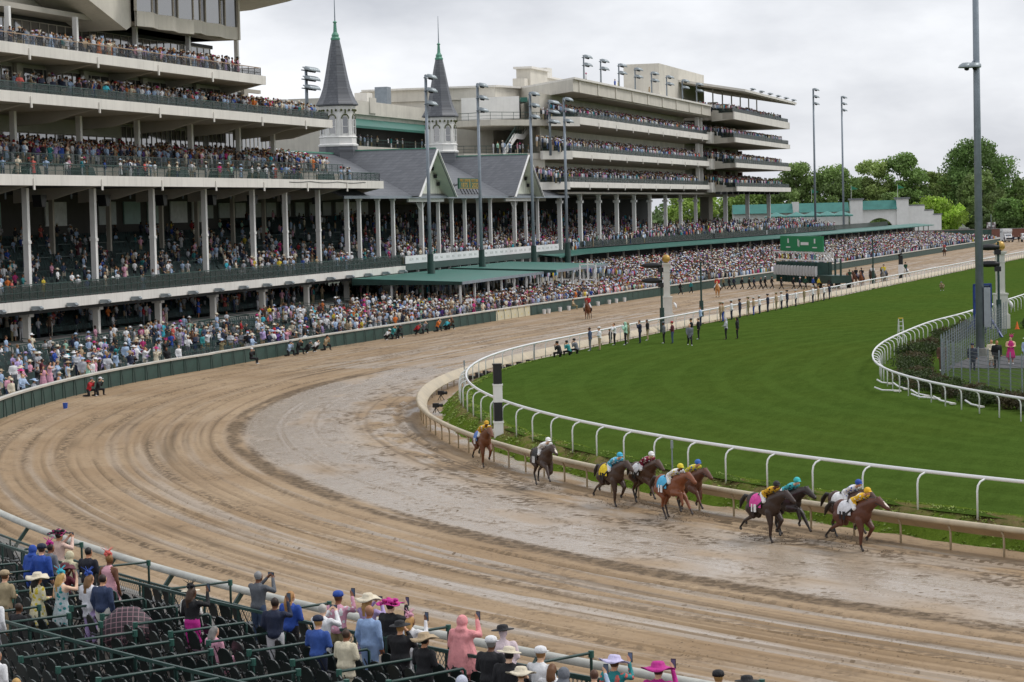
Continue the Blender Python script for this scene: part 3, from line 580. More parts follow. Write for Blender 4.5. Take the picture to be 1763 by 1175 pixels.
for x in np.arange(178.8 - 13.4, 276, 13.35):
    c_ = MB(); c_.box(x - .24, x + .24, 86.6, 87.1, .8, 4.7); c_.box(x - .42, x + .42, 86.4, 87.3, 4.1, 4.72); c_.build('column', M['cream'], GS)
    MB().box(x - .2, x + .2, 94, 94.4, 1.5, 4.4).build('column', M['taupe'], GS)
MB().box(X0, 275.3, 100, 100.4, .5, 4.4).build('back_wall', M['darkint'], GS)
# white box fronts below the ledge
wp = MB().box(0, 1.14, -.04, .04, 0, .52).mesh('white_panel', M['white'])
for x in np.arange(150, 232, 1.2):
    if not (206.5 < x < 222): ob('white_panel', wp, GS, (x - 215, 83 - 95, 1.45))
railing(GS, [(150, 82.9, 1.42), (232, 82.9, 1.42)], .95, step=2.4, rails=(1.0,))

for x in (188, 201, 214, 226.5, 238, 248, 258):
    MB().prism([(x - .6, 13.9), (x + .6, 13.9), (x + .35, 12.9), (x - .35, 12.9)], 1, 89.4, 90.2).build('loudspeaker', M['black'], GS)
for x in np.arange(170, 262, 4.3): MB().cyl((x, 92.5, 13.6), (x, 92.5, 14.3), .09, n=6).build('pendant_lamp', M['grey_metal'], GS)
MB().tube([(x, 85.0 - .03, 15.3 - .10 - .12 * abs(math.sin(x * .35))) for x in np.arange(236, 262, 1.0)], .03, 4).build('loose_cable', M['black'], GS)
# ------------------------------------------------------------------ twin spire stand
def slate_mat():
    m, n, l, p = nt('slate_roof'); v = coords(n, l, 'Object')
    br_ = n.new('ShaderNodeTexBrick'); br_.inputs['Scale'].default_value = 1; br_.inputs['Brick Width'].default_value = .55; br_.inputs['Row Height'].default_value = .34; br_.inputs['Mortar Size'].default_value = .022
    br_.inputs['Color1'].default_value = (.085, .092, .105, 1); br_.inputs['Color2'].default_value = (.14, .148, .165, 1); br_.inputs['Mortar'].default_value = (.045, .048, .055, 1)
    t = n.new('ShaderNodeSeparateXYZ'); l.new(v, t.inputs[0]); cx_ = n.new('ShaderNodeCombineXYZ'); l.new(math_(n, l, 'ADD', t.outputs[0], t.outputs[1]), cx_.inputs[0]); l.new(t.outputs[2], cx_.inputs[1]); l.new(cx_.outputs[0], br_.inputs['Vector'])
    c = mixc(n, l, math_(n, l, 'MULTIPLY', noise(n, l, v, .5, 4), .6), br_.outputs['Color'], (.12, .125, .14)); l.new(c, p.inputs['Base Color']); p.inputs['Roughness'].default_value = .42
    bump(n, l, p, br_.outputs['Fac'], .35, .03); return m
M['slate'] = slate_mat(); M['gable'] = pmat('pale_green_boarding', (.72, .75, .64), .7, .08, .6); M['olive'] = pmat('olive_trim', (.075, .085, .02), .6)
TS = empty('twin_spire_stand', (310, 95, 0), label='old grandstand with slate roof, two gables and two pointed spires', cat='grandstand')
YE, ZE, YR, ZR = 86.6, 13.75, 98.4, 19.2
def quad(b, *p): return b.add(p, [tuple(range(len(p)))])
def roof_slope(x0, x1):
    b = MB(); b.prism([(YE, ZE), (YR, ZR), (YR + 11, ZE), (YR + 11, ZE - .35), (YR, ZR - .4), (YE, ZE - .22)], 0, x0, x1); return b
roof_slope(258, 366).build('roof', M['slate'], TS)
MB().box(258, 366, YR - .14, YR + .14, ZR + .0, ZR + .16).build('ridge_cap', M['copper'], TS)
MB().box(258, 366, YE - .08, YE + .04, ZE - .34, ZE - .02).build('gutter', M['grey_metal'], TS)
for gx in (291.6, 337.5):
    hw, za, yf = 8.1, 19.55, 85.6
    # cross gable: two slopes running back to the main ridge, front overhang with pale soffit, recessed boarded face
    g = MB()
    for s in (-1, 1): g.add([(gx, yf, za), (gx, YR, za), (gx + s * hw, YR, ZE - .05), (gx + s * hw, yf, ZE - .05), (gx, yf, za - .28), (gx, YR, za - .28), (gx + s * (hw - .3), YR, ZE - .15), (gx + s * (hw - .3), yf, ZE - .15)], [(0, 1, 2, 3), (7, 6, 5, 4), (0, 3, 7, 4), (1, 5, 6, 2), (2, 6, 7, 3)])
    g.build('gable_roof', M['slate'], TS)
    s_ = MB()
    for s in (-1, 1): s_.add([(gx, yf + .05, za - .30), (gx, yf + 1.7, za - .30), (gx + s * (hw - .35), yf + 1.7, ZE - .17), (gx + s * (hw - .35), yf + .05, ZE - .17)], [(0, 1, 2, 3)])
    s_.build('gable_soffit', M['gable'], TS)
    for s in (-1, 1): MB().bar((gx, yf - .06, za - .12), (gx + s * (hw - .05), yf - .06, ZE - .2), .12, .34, up=(0, 1, 0)).build('bargeboard', M['white'], TS)
    fb = MB(); q = 14
    for i in range(q):
        a, b_ = -hw + .6 + i * (2 * hw - 1.2) / q, -hw + .6 + (i + 1) * (2 * hw - 1.2) / q; za_, zb_ = (za - .6 - abs(a) * .69, za - .6 - abs(b_) * .69)
        fb.add([(gx + a + .02, yf + 1.6, ZE - .3), (gx + b_ - .02, yf + 1.6, ZE - .3), (gx + b_ - .02, yf + 1.6, max(zb_, ZE - .28)), (gx + a + .02, yf + 1.6, max(za_, ZE - .28))], [(0, 1, 2, 3)])
    fb.build('gable_face', M['gable'], TS); MB().box(gx - hw + .5, gx + hw - .5, yf + 1.45, yf + 1.7, ZE - .75, ZE - .28).build('gable_beam', M['white'], TS)
    for s in (-1, 1):
        for k in range(4): MB().box(gx + s * (1.2 + k * 1.25) - .2, gx + s * (1.2 + k * 1.25) + .2, yf + 1.2, yf + 1.5, za - 1.7 - k * .95, za - 1.25 - k * .95).build('gable_lamp', M['black'], TS)
    c_ = MB(); c_.box(gx - .26, gx + .26, 87.6, 88.1, 5.5, 13.4); c_.build('column', M['white'], TS)
    for s in (-1, 1): MB().tube([(gx, 87.85, 11.9), (gx + s * 1.0, 87.85, 12.3), (gx + s * 1.9, 87.85, 13.0), (gx + s * 2.3, 87.85, 13.55)], .07, 5).build('bracket', M['white'], TS)
    MB().box(gx - .06, gx + .06, yf + .1, YR, za + .0, za + .13).build('ridge_cap', M['copper'], TS)
    # spire: slate plinth, white octagonal lantern with arched windows, bell-cast roof, copper collar, rod
    y = 98.4; r8 = 2.28; w8 = lambda r, z: [(gx + r * math.cos(R_(22.5 + 45 * k)), y + r * math.sin(R_(22.5 + 45 * k)), z) for k in range(8)]
    MB().loft([w8(2.55, 16.2), w8(2.4, 20.15)]).build('spire_plinth', M['slate'], TS)
    lb = MB(); lb.loft([w8(2.5, 20.15), w8(2.55, 20.35), w8(2.3, 20.5), w8(2.3, 21.2), w8(2.42, 21.3), w8(2.25, 21.45), w8(2.18, 24.2), w8(2.25, 25.1), w8(2.32, 25.2)]); ln_ = lb.build('lantern', M['white'], TS)
    rr = 2.17 * math.cos(R_(22.5))
    for k in range(8):
        a = R_(45 * k); d = Vector((math.cos(a), math.sin(a), 0)); t_ = Vector((-d.y, d.x, 0)); c0 = Vector((gx, y, 0)) + d * (rr + .09)
        wv = [c0 + t_ * (.34 * x_) + Vector((0, 0, z_)) for x_, z_ in [(-1, 21.75), (1, 21.75), (1, 23.5)] + [(math.cos(R_(q_)), 23.5 + .34 * math.sin(R_(q_))) for q_ in (30, 60, 90, 120, 150)] + [(-1, 23.5)]]
        MB().add(wv, [tuple(range(len(wv)))]).build('window', M['glass'], ln_)
        MB().tube([c0 + d * .05 + t_ * (.5 * math.cos(R_(q_))) + Vector((0, 0, 23.55 + .55 * math.sin(R_(q_)))) for q_ in range(0, 181, 20)], .075, 5).build('arch_trim', M['olive'], ln_)
        for s in (-1, 1): MB().bar(c0 + d * .06 + t_ * (.46 * s) + Vector((0, 0, 21.6)), c0 + d * .06 + t_ * (.46 * s) + Vector((0, 0, 23.5)), .12).build('pilaster', M['white'], ln_)
        MB().bar(c0 + d * .06 + t_ * -.4 + Vector((0, 0, 22.6)), c0 + d * .06 + t_ * .4 + Vector((0, 0, 22.6)), .05).build('glazing_bar', M['white'], ln_)
        for s in (-.55, .55): MB().ell(c0 + d * .12 + t_ * s + Vector((0, 0, 24.62)), .16, .16, .16, 8, 4).build('rosette', M['olive'], ln_)
        MB().bar(c0 + d * .11 + Vector((0, 0, 24.2)), c0 + d * .11 + Vector((0, 0, 24.75)), .14).build('finial', M['olive'], ln_)
    prof_ = [(2.30, 25.15), (2.62, 25.25), (2.66, 25.38), (2.35, 25.9), (2.02, 26.6), (1.72, 27.5), (1.42, 28.9), (1.10, 30.6), (.80, 32.2), (.52, 33.5)]
    MB().loft([w8(r, z) for r, z in prof_]).build('spire_roof', M['slate'], TS)
    MB().loft([w8(r, z) for r, z in [(.56, 33.4), (.60, 33.6), (.44, 33.8), (.46, 34.05), (.24, 34.4), (.17, 35.5), (.28, 35.62), (.10, 35.8)]]).build('spire_collar', M['copper'], TS)
    MB().cyl((gx, y, 35.7), (gx, y, 39.6), .085, .03, 6).build('spire_rod', M['grey_metal'], TS)
for x in (267.2, 274.2, 280.1, 299.3, 305.5, 311.7, 318.4, 324.6, 344.2, 351.3): 
    c_ = MB(); c_.box(x - .2, x + .2, 87.7, 88.1, 5.5, 13.7); c_.box(x - .3, x + .3, 87.6, 88.2, 13.2, 13.7); c_.build('column', M['white'], TS)
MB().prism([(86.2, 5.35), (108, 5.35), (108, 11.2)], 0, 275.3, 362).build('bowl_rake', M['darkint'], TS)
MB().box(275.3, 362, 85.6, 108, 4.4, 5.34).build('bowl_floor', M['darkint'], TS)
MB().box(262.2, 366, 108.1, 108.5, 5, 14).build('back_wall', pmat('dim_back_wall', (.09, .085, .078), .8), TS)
for x in np.arange(264, 330, 5.4): MB().box(x, x + 3.4, 107.9, 108.05, 11.6, 13.4).build('back_window', pmat('painted_dim_window', random.choice([(.6, .62, .6), (.45, .5, .48), (.3, .34, .33)]), .4), TS)  # weak daylight put into the colour of these opaque panes
# banner strip along the ledge
bs = empty('sponsor_banner', (314, 85.2, 5.7), label='long white banner with pale repeated lettering along the stand ledge', cat='banner')
def faint_mat():
    m, n, l, p = nt('faint_lettering'); v = coords(n, l, 'Object'); br_ = n.new('ShaderNodeTexNoise'); br_.inputs['Scale'].default_value = 9; l.new(v, br_.inputs['Vector'])
    l.new(mixc(n, l, ramp(n, l, br_.outputs['Fac'], .48, .55), (.78, .78, .76), (.30, .33, .33)), p.inputs['Base Color']); return m
fm_ = faint_mat(); MB().box(275.4, 352.2, 85.0, 85.08, 5.7, 6.62).build('banner_sheet', M['cleanwhite'], bs)
for i, x in enumerate(np.arange(277, 351, 2.6)): MB().box(x, x + (1.0 if i % 2 else 1.5), 84.985, 84.995, 6.02, 6.30).build('lettering', fm_, bs)
MB().box(275.4, 360, 85.0, 85.6, 4.9, 5.66).build('ledge_beam', M['darkgreen'], TS)
MB().box(275.4, 366, 92.0, 92.4, 1.6, 4.9).build('ground_wall', M['white'], TS)
for x in np.arange(277, 366, 4.6): MB().box(x - .14, x + .14, 85.3, 85.6, 1.6, 4.9).build('column', M['white'], TS)
MB().box(268, 276, 85.4, 85.7, 1.5, 4.7).build('end_wall', M['cream'], TS)
# sign on the roof
sg = empty('roof_sign', (312.3, 87.3, 14.5), label='dark green sign reading FIRST DERBY 1875 in gold on the slate roof', cat='sign')
MB().box(307.3, 317.5, 87.3, 87.5, 14.65, 16.05).build('board', pmat('sign_green', (.02, .10, .05), .5), sg); gold = pmat('sign_gold', (.55, .33, .06), .5)
def text(body, x, z, size, parent, m, y=87.28, ext=.015, rz=0, align='CENTER', name='lettering', sx=1.0):
    c = bpy.data.curves.new('lettering', 'FONT'); c.body = body; c.size = size; c.align_x = align; c.extrude = ext; o = bpy.data.objects.new('lettering_curve', c); COL.objects.link(o)
    dg = bpy.context.evaluated_depsgraph_get(); me = bpy.data.meshes.new_from_object(o.evaluated_get(dg)); bpy.data.objects.remove(o); bpy.data.curves.remove(c)
    me.materials.clear(); me.materials.append(m); t = bpy.data.objects.new(name, me); COL.objects.link(t); t.parent = parent
    t.location = Vector((x, y, z)) - parent.location; t.rotation_euler = (R_(90), 0, rz); t.scale = (sx, 1, 1); return t
text('FIRST', 308.65, 15.58, .52, sg, gold, sx=1.35); text('DERBY', 310.95, 15.58, .52, sg, gold, sx=1.35); text('1875', 309.75, 14.85, .86, sg, gold, sx=1.9); text('151ST', 314.0, 15.58, .52, sg, gold, sx=1.35); text('DERBY', 316.3, 15.58, .52, sg, gold, sx=1.35); text('2025', 315.1, 14.85, .86, sg, gold, sx=1.9)
MB().box(312.2, 312.5, 87.25, 87.29, 14.85, 15.95).build('emblem', gold, sg); MB().box(307.6, 317.2, 87.25, 87.29, 14.70, 14.75).build('gold_line', gold, sg)
for x in np.arange(308, 317.5, 1.5): MB().bar((x, 87.4, 14.65), (x, 87.0, 13.9), .1).build('leg', M['black'], sg)
for x in (303.5, 305, 306.3): MB().bar((x, 88.5, 14.75), (x + 2.0, 87.4, 15.3), .08).build('brace', M['black'], sg)
# green awnings on the apron
def awning(name, x0, x1, y0, y1, z, label, posts):
    a = empty(name, ((x0 + x1) / 2, (y0 + y1) / 2, 1.5), label=label, cat='awning')
    MB().prism([(y0, z - .02), (y0, z + .10), (y1, z + .62), (y1, z + .5)], 0, x0, x1).build('awning_roof', M['awning'], a)
    MB().box(x0, x1, y0 - .08, y0 - .02, z - .22, z + .1).build('gutter', M['grey_metal'], a)
    MB().add([(x0 - .03, y0, z - .25), (x0 - .03, y1, z - .1), (x0 - .03, y1, z + .6), (x0 - .03, y0, z + .08)], [(0, 1, 2, 3)]).build('side_valance', M['darkgreen'], a)
    for x in posts:
        MB().box(x - .1, x + .1, y0 + .3, y0 + .5, .9, z).build('post', M['white'], a); MB().box(x - .1, x + .1, y1 - 4.4, y1 - 4.2, 1.2, z + .3).build('post', M['white'], a)
awning('green_awning', 255.3, 292, 72.5, 85, 4.0, 'low green awning below the white banner, beside the first light pole', np.arange(256, 292, 5.8))
awning('green_awning', 292.5, 322, 71.0, 84.5, 4.15, 'second low green awning, above the white gantry frame', np.arange(297, 322, 6))
# ------------------------------------------------------------------ far clubhouse and its wing
FB = empty('clubhouse', (430, 95, 0), label='far cream clubhouse with four stacked crowded balconies and floodlights on the roof', cat='building')
foot = [(364.5, 90.5), (386, 99.5), (378, 101.5), (378, 124), (484, 124), (484, 90.5)]
MB().prism(foot, 2, 14.32, 29.5).build('wall', M['beige'], FB)
par = [(x - (.4 if i in (0, 2, 3) else 0), y - .5) for i, (x, y) in enumerate(foot)]; par[0] = (363.8, 85.0); par[5] = (484, 85.0)
MB().prism(par, 2, 29.52, 31.35).build('roof_parapet', M['beige'], FB)
cor = [(x - .5, y - .4) for x, y in par]; MB().prism(cor, 2, 31.35, 31.65).build('cornice', M['cream'], FB)
for x in np.arange(368, 482, 13.2): MB().box(x - .45, x + .45, 84.85, 84.998, 29.6, 31.3).build('pilaster', M['beige'], FB)
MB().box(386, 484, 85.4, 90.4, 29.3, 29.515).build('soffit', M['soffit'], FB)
for zf, z0, z1 in ((15.5, 14.95, 15.8), (20.2, 19.52, 20.5), (25.4, 24.67, 25.8)):
    xs = {15.5: 360.5, 20.2: 362.5, 25.4: 368.0}[zf]
    MB().prism([(85.25, zf), (90.45, zf), (90.45, z0 - .6), (87.5, z0 - .2), (85.25, z0 + .02)], 0, xs, 482.5).build('balcony_floor', M['soffit'], FB)
    fascia(FB, xs, 481, 85, z0, z1, 13.2); MB().box(481, 485.5, 84.6, 85.6, z0 - .6, z1 + .5).build('fascia_block', M['cream'], FB)
    # angled end of the balcony towards the old stand
    MB().prism([(xs, 85.0), (xs, 85.5), (xs - 4.5, 88.9), (xs - 4.8, 88.5)], 2, z0 - .3, z1).build('angled_fascia', M['cream'], FB)
    railing(FB, [(xs - 4, 88.6, zf + .1), (xs, 85.4, zf + .1), (481, 85.4, zf + .1)], .98, step=2.4, panel=M['screen'])
    x = 388.0 if zf > 25 else 372.0
    window_row(FB, x, 476, 90.42, zf + .3, zf + 2.75, 1.45, .22, 'white')
    for xx in np.arange(x + 6, 476, 13.2): MB().box(xx - .35, xx + .35, 90.1, 90.4, zf, zf + 3.0).build('pier', M['beige'], FB)
    for xx in (478.2, 482.2): MB().box(xx - .3, xx + .3, 86.5, 87.2, zf, zf + 3.8).build('column', M['white'], FB)
for x in (365.7, 379.6, 393.1, 407.1, 421.5, 435.4, 450.1, 465.2, 481.3):
    c_ = MB(); c_.box(x - .33, x + .33, 87.7, 88.3, 5.2, 14.0); c_.box(x - .5, x + .5, 87.5, 88.5, 12.6, 13.0); c_.build('column', M['white'], FB)
    for s in (-1, 1): MB().tube([(x, 88, 12.6), (x + s * 1.1, 88, 13.5), (x + s * 2.6, 88, 14.1), (x + s * 4.6, 88, 14.35)], .09, 4).build('bracket', M['taupe'], FB)
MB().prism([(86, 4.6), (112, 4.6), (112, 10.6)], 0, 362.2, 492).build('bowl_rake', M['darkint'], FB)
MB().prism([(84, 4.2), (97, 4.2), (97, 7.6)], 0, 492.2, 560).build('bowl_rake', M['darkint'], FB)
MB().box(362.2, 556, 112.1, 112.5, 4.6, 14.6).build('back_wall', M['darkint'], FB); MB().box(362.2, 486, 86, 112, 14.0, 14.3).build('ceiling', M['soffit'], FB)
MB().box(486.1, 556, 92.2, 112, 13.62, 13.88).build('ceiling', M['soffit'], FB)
# roof plant and tower
MB().prism([(397, 100), (409, 100), (409, 102.4), (397, 102.4)], 2, 31.66, 35.2).build('roof_plant_room', M['beige'], FB); MB().box(396.5, 409.5, 99.6, 102.8, 35.2, 35.55).build('cornice', M['cream'], FB)
MB().box(394.5, 396.98, 100.4, 102.4, 31.66, 33.5).build('roof_plant_room', M['beige'], FB); MB().box(409.2, 434, 100.6, 103, 31.66, 34.3).build('roof_plant_room', M['beige'], FB); MB().box(409.52, 434.4, 100.3, 103.4, 34.3, 34.6).build('cornice', M['cream'], FB)
MB().box(413, 416.5, 101, 102.6, 34.6, 36.2).build('roof_vent', M['cream'], FB); MB().box(412.9, 412.98, 101.3, 102.3, 34.9, 35.8).build('louvre', M['darkint'], FB)
MB().prism([(467, 92), (516, 92), (516, 99), (467, 99)], 2, 31.66, 39.4).build('stair_tower', M['beige'], FB)
# low terrace building between the spires and the clubhouse
MB().box(330, 377.8, 112, 130, 5, 26.2).build('terrace_block', M['beige'], FB); MB().box(329.5, 377.9, 111.5, 130.5, 26.2, 28.2).build('parapet', M['beige'], FB)
MB().box(330, 377, 111.85, 112.0, 21.6, 24.6).build('terrace_shade_sheet', M['darkint'], FB)  # flat dark sheet stands in for the shade of a recess
MB().prism([(109.6, 24.0), (109.6, 24.35), (112, 25.6), (112, 25.2)], 0, 331, 377).build('terrace_awning', M['awning'], FB)
MB().box(330, 377.6, 109.4, 111.9, 20.6, 21.4).build('terrace_ledge', M['beige'], FB); railing(FB, [(330, 109.7, 21.4), (377, 109.7, 21.4)], 1.05, step=2.2)
MB().box(345, 348, 111.3, 111.5, 26.5, 28.8).build('parapet_panel', M['beige'], FB); MB().box(352, 354.5, 114, 116, 28.2, 29.9).build('roof_vent', M['cream'], FB); MB().box(362, 364, 114, 116, 28.2, 31.2).build('roof_vent', M['grey_metal'], FB)
# corner terraces: white-clad upper room with awning, decks, outside stair
MB().prism([(372, 95.6), (388, 102.3), (380, 105), (372, 105)], 2, 26.0, 29.5).build('corner_room', M['white'], FB)
MB().prism([(372.5, 94.4), (379.2, 97.0), (378.2, 97.6), (372.2, 95.4)], 2, 28.6, 29.3).build('corner_awning', M['awning'], FB)
MB().add([(372.9, 95.6, 26.1), (378.6, 98.1, 26.1), (378.6, 98.1, 28.6), (372.9, 95.6, 28.6)], [(0, 1, 2, 3)]).build('corner_glass', M['glass'], FB)
for z, pts in ((25.4, [(356, 96), (368, 86.5), (388, 99.5), (378, 104), (360, 104)]), (20.2, [(348, 98), (362, 86.5), (388, 99.5), (378, 104), (350, 104)])):
    MB().prism(pts, 2, z - .9, z).build('corner_deck', M['beige'], FB); railing(FB, [(*pts[-1], z), (*pts[0], z), (*pts[1], z)], 1.1, step=2)
MB().prism([(345, 101), (359.5, 88.6), (386, 99.4), (378, 108), (345, 108)], 2, 13.0, 19.28).build('corner_base', M['beige'], FB)
st_ = MB(); st_.prism([(352.0, 20.2), (352.8, 20.2), (360, 23.3), (364.5, 23.3), (370, 25.5), (375, 25.5), (375, 24.4), (370.5, 24.4), (365, 22.5), (360.4, 22.5), (353.4, 19.8)], 1, 93.2, 93.5); st_.build('outside_stair', M['white'], FB)
railing(FB, [(352.4, 93.1, 20.2), (360, 93.1, 23.3), (364.5, 93.1, 23.3), (370, 93.1, 25.5), (375, 93.1, 25.5)], 1.1, step=1.5)
# wing projecting towards the track, roof terrace with flat canopy
WG = empty('clubhouse_wing', (520, 90, 0), label='projecting wing at the far end of the clubhouse with flat canopy on top', cat='building')
MB().box(486.2, 553, 91, 108, 13.9, 28.6).build('wall', M['taupe'], WG)
for zf, z0, z1, xs in ((15.2, 14.45, 15.4, 474.0), (20.0, 19.2, 20.1, 473.5), (25.1, 24.2, 25.15, 473.0), (30.0, 28.7, 30.2, 472.3)):
    x0_ = xs + 1; xe = 558.6
    MB().prism([(x0_ + 9, 80.25), (xe, 80.25), (xe, 92), (486.3, 92), (486.3, 86)], 2, z0 + .1, zf).build('balcony_floor', M['soffit'], WG)
    MB().box(x0_ + 9, xe, 80, 80.247, z0, z1).build('fascia', M['cream'], WG); MB().box(xe, xe + .25, 80, 92, z0, z1).build('fascia', M['cream'], WG)
    MB().add([(x0_ + 8.98, 80.0, z0), (485.6, 85.2, z0 - .2), (485.6, 85.2, z1 + .6), (x0_ + 8.98, 80.0, z1)], [(0, 1, 2, 3)]).build('angled_fascia', M['beige'], WG)
    railing(WG, [(485.8, 85.3, zf), (x0_ + 9, 80.4, zf), (xe, 80.4, zf), (xe, 91, zf)], .98, step=2.6, panel=M['screen'])
    if zf < 29:
        for i, x in enumerate(np.arange(489, 552, 8.2)):
            window_row(WG, x, x + 4.6, 90.9, zf + .2, zf + 3.0, 1.5, .25, 'white'); MB().box(x + 5.4, x + 7.2, 90.2, 90.98, zf, zf + 3.9).build('pier', M['brick'] if i % 2 else M['taupe'], WG)
MB().prism([(78.5, 34.3), (78.5, 34.75), (97, 38.1), (97, 37.6)], 0, 487, 560).build('canopy', M['cream'], WG)
cs = MB()
for x in np.arange(487.5, 560, 1.7): cs.add([(x, 78.7, 34.28), (x + .3, 78.7, 34.28), (x + .3, 96.8, 37.57), (x, 96.8, 37.57), (x, 78.7, 34.05), (x + .3, 78.7, 34.05), (x + .3, 96.8, 37.3), (x, 96.8, 37.3)], [(4, 5, 6, 7), (0, 4, 7, 3), (1, 2, 6, 5), (0, 1, 5, 4)])
cs.build('canopy_ribs', M['taupe'], WG)
for x in np.arange(497, 560, 11.5):
    MB().box(x - .55, x + .55, 86.3, 87.4, 30.0, 32.6).build('pier', M['beige'], WG); MB().box(x - .9, x + .9, 85.9, 87.8, 32.6, 32.8).build('pier_cap', M['beige'], WG); MB().box(x - .12, x + .12, 86.7, 86.95, 32.8, 35.9).build('post', M['white'], WG)
for x in (498.4, 526.6, 557.0): MB().box(x - .4, x + .4, 84.5, 85.3, 4, 14.5).build('column', M['white'], WG)
MB().box(536, 541, 95, 97, 3, 14.2).build('stair_core', M['taupe'], WG)
for x in np.arange(476, 556, 7): MB().box(x, x + 1.2, 82, 83, 13.9, 14.4).build('loudspeaker', M['black'], WG)
# long green roof over the apron, following the track
rp = [(340, 82), (365, 84), (420, 80), (470, 74.5), (520, 70), (570, 66.5), (640, 62), (690, 59)]
GR = empty('green_shelter_roof', (500, 72, 1), label='long low green roof over the far crowd below the clubhouse', cat='shelter')
b = MB()
for (xa, ya), (xb_, yb) in zip(rp[:-1], rp[1:]): b.add([(xa, ya, 4.95), (xb_, yb, 4.95), (xb_, yb + 5, 5.45), (xa, ya + 5, 5.45), (xa, ya, 4.75), (xb_, yb, 4.75), (xb_, yb + 5, 5.25), (xa, ya + 5, 5.25)], [(0, 1, 2, 3), (7, 6, 5, 4), (0, 4, 5, 1), (2, 6, 7, 3)])
b.build('roof_sheet', M['awning'], GR)
for x in np.arange(345, 690, 9): 
    y = float(np.interp(x, [p[0] for p in rp], [p[1] for p in rp])); MB().box(x - .12, x + .12, y + 1, y + 1.25, 1.2, 4.9).build('post', M['taupe'], GR)
b = MB(); 
for (xa, ya), (xb_, yb) in zip(rp[:-1], rp[1:]): b.bar((xa, ya + 5.4, 3.4), (xb_, yb + 5.4, 3.4), .2, 3.4)
b.build('back_wall', M['darkint'], GR)
b = MB()
for (xa, ya), (xb_, yb) in zip(rp[:-2], rp[1:-1]): b.bar((xa, ya + 4.6, 6.0), (xb_, yb + 4.6, 6.0), .06, 1.1)
b.build('parapet_screen', M['screen'], GR)
strip([(x, y + 4, 5.5) for x, y in rp if x < 600], [(x, y + 17, 7.6) for x, y in rp if x < 600]).build('upper_seating_floor', M['darkint'], GR)
# ================================================================== PEOPLE
# --- bodies: lofted limbs fused into one skin by a voxel remesh, shared between people; colours sit on each person
def hexc(s): 
    v = [int(s[i:i + 2], 16) / 255 for i in (0, 2, 4)]; return tuple(((c + .055) / 1.055) ** 2.4 if c > .04 else c / 12.92 for c in v)
def limb(b, pts, rs, n=8):
    b.tube(pts, rs, n); b.ell(pts[0], rs[0], rs[0], rs[0], 8, 5); b.ell(pts[-1], rs[-1], rs[-1], rs[-1], 8, 5)
def fuse(b, name, vox, zones, mats, smooth_it=2):
    me = b.mesh(name + '_raw'); o = bpy.data.objects.new(name, me); COL.objects.link(o)
    r = o.modifiers.new('r', 'REMESH'); r.mode = 'VOXEL'; r.voxel_size = vox; r.use_smooth_shade = True
    s = o.modifiers.new('s', 'SMOOTH'); s.iterations = smooth_it; s.factor = .5
    dg = bpy.context.evaluated_depsgraph_get(); out = bpy.data.meshes.new_from_object(o.evaluated_get(dg)); bpy.data.objects.remove(o); bpy.data.meshes.remove(me)
    out.name = name; out.materials.clear()
    for m in mats: out.materials.append(m)
    n = len(out.polygons); c = np.empty(n * 3, np.float32); out.polygons.foreach_get('center', c); c = c.reshape(-1, 3)
    best = np.full(n, 1e9); mi = np.zeros(n, np.int32)
    for m, p, q, rad in zones:
        p, q = np.array(p), np.array(q); d = q - p; t = np.clip(((c - p) @ d) / max(d @ d, 1e-9), 0, 1); dist = np.linalg.norm(c - p - t[:, None] * d, axis=1) - rad
        k = dist < best; best[k] = dist[k]; mi[k] = m
    out.polygons.foreach_set('material_index', mi); out.polygons.foreach_set('use_smooth', [True] * n); return out
ARMS = {'down': [((0, .20, 1.42), (-.03, .27, 1.13), (.06, .25, .88))] * 2,
        'fold': [((0, .20, 1.42), (.02, .27, 1.15), (.24, .10, 1.13))] * 2,
        'phone': [((0, .20, 1.42), (.22, .26, 1.30), (.36, .09, 1.56))] * 2,
        'phone1': [((0, .20, 1.42), (.24, .24, 1.34), (.34, .14, 1.62)), ((0, .20, 1.42), (0, .27, 1.14), (.16, .2, .98))],
        'cam': [((0, .20, 1.42), (.15, .28, 1.2), (.22, .08, 1.52))] * 2,
        'rail': [((0, .20, 1.42), (.10, .28, 1.16), (.36, .20, 1.10))] * 2,
        'walk': [((0, .20, 1.42), (.12, .25, 1.14), (.26, .22, .93)), ((0, .20, 1.42), (-.14, .25, 1.14), (-.12, .24, .88))],
        'reins': [((0, .20, 1.42), (.04, .26, 1.15), (.30, .09, 1.08))] * 2,
        'clap': [((0, .20, 1.42), (.12, .28, 1.18), (.28, .03, 1.32))] * 2}
SK, TP, BT, SH, HR = 0, 1, 2, 3, 4
PMATS = lambda: [M['skin'], M['top'], M['bot'], M['shoe'], M['hair']]
BODY = {}
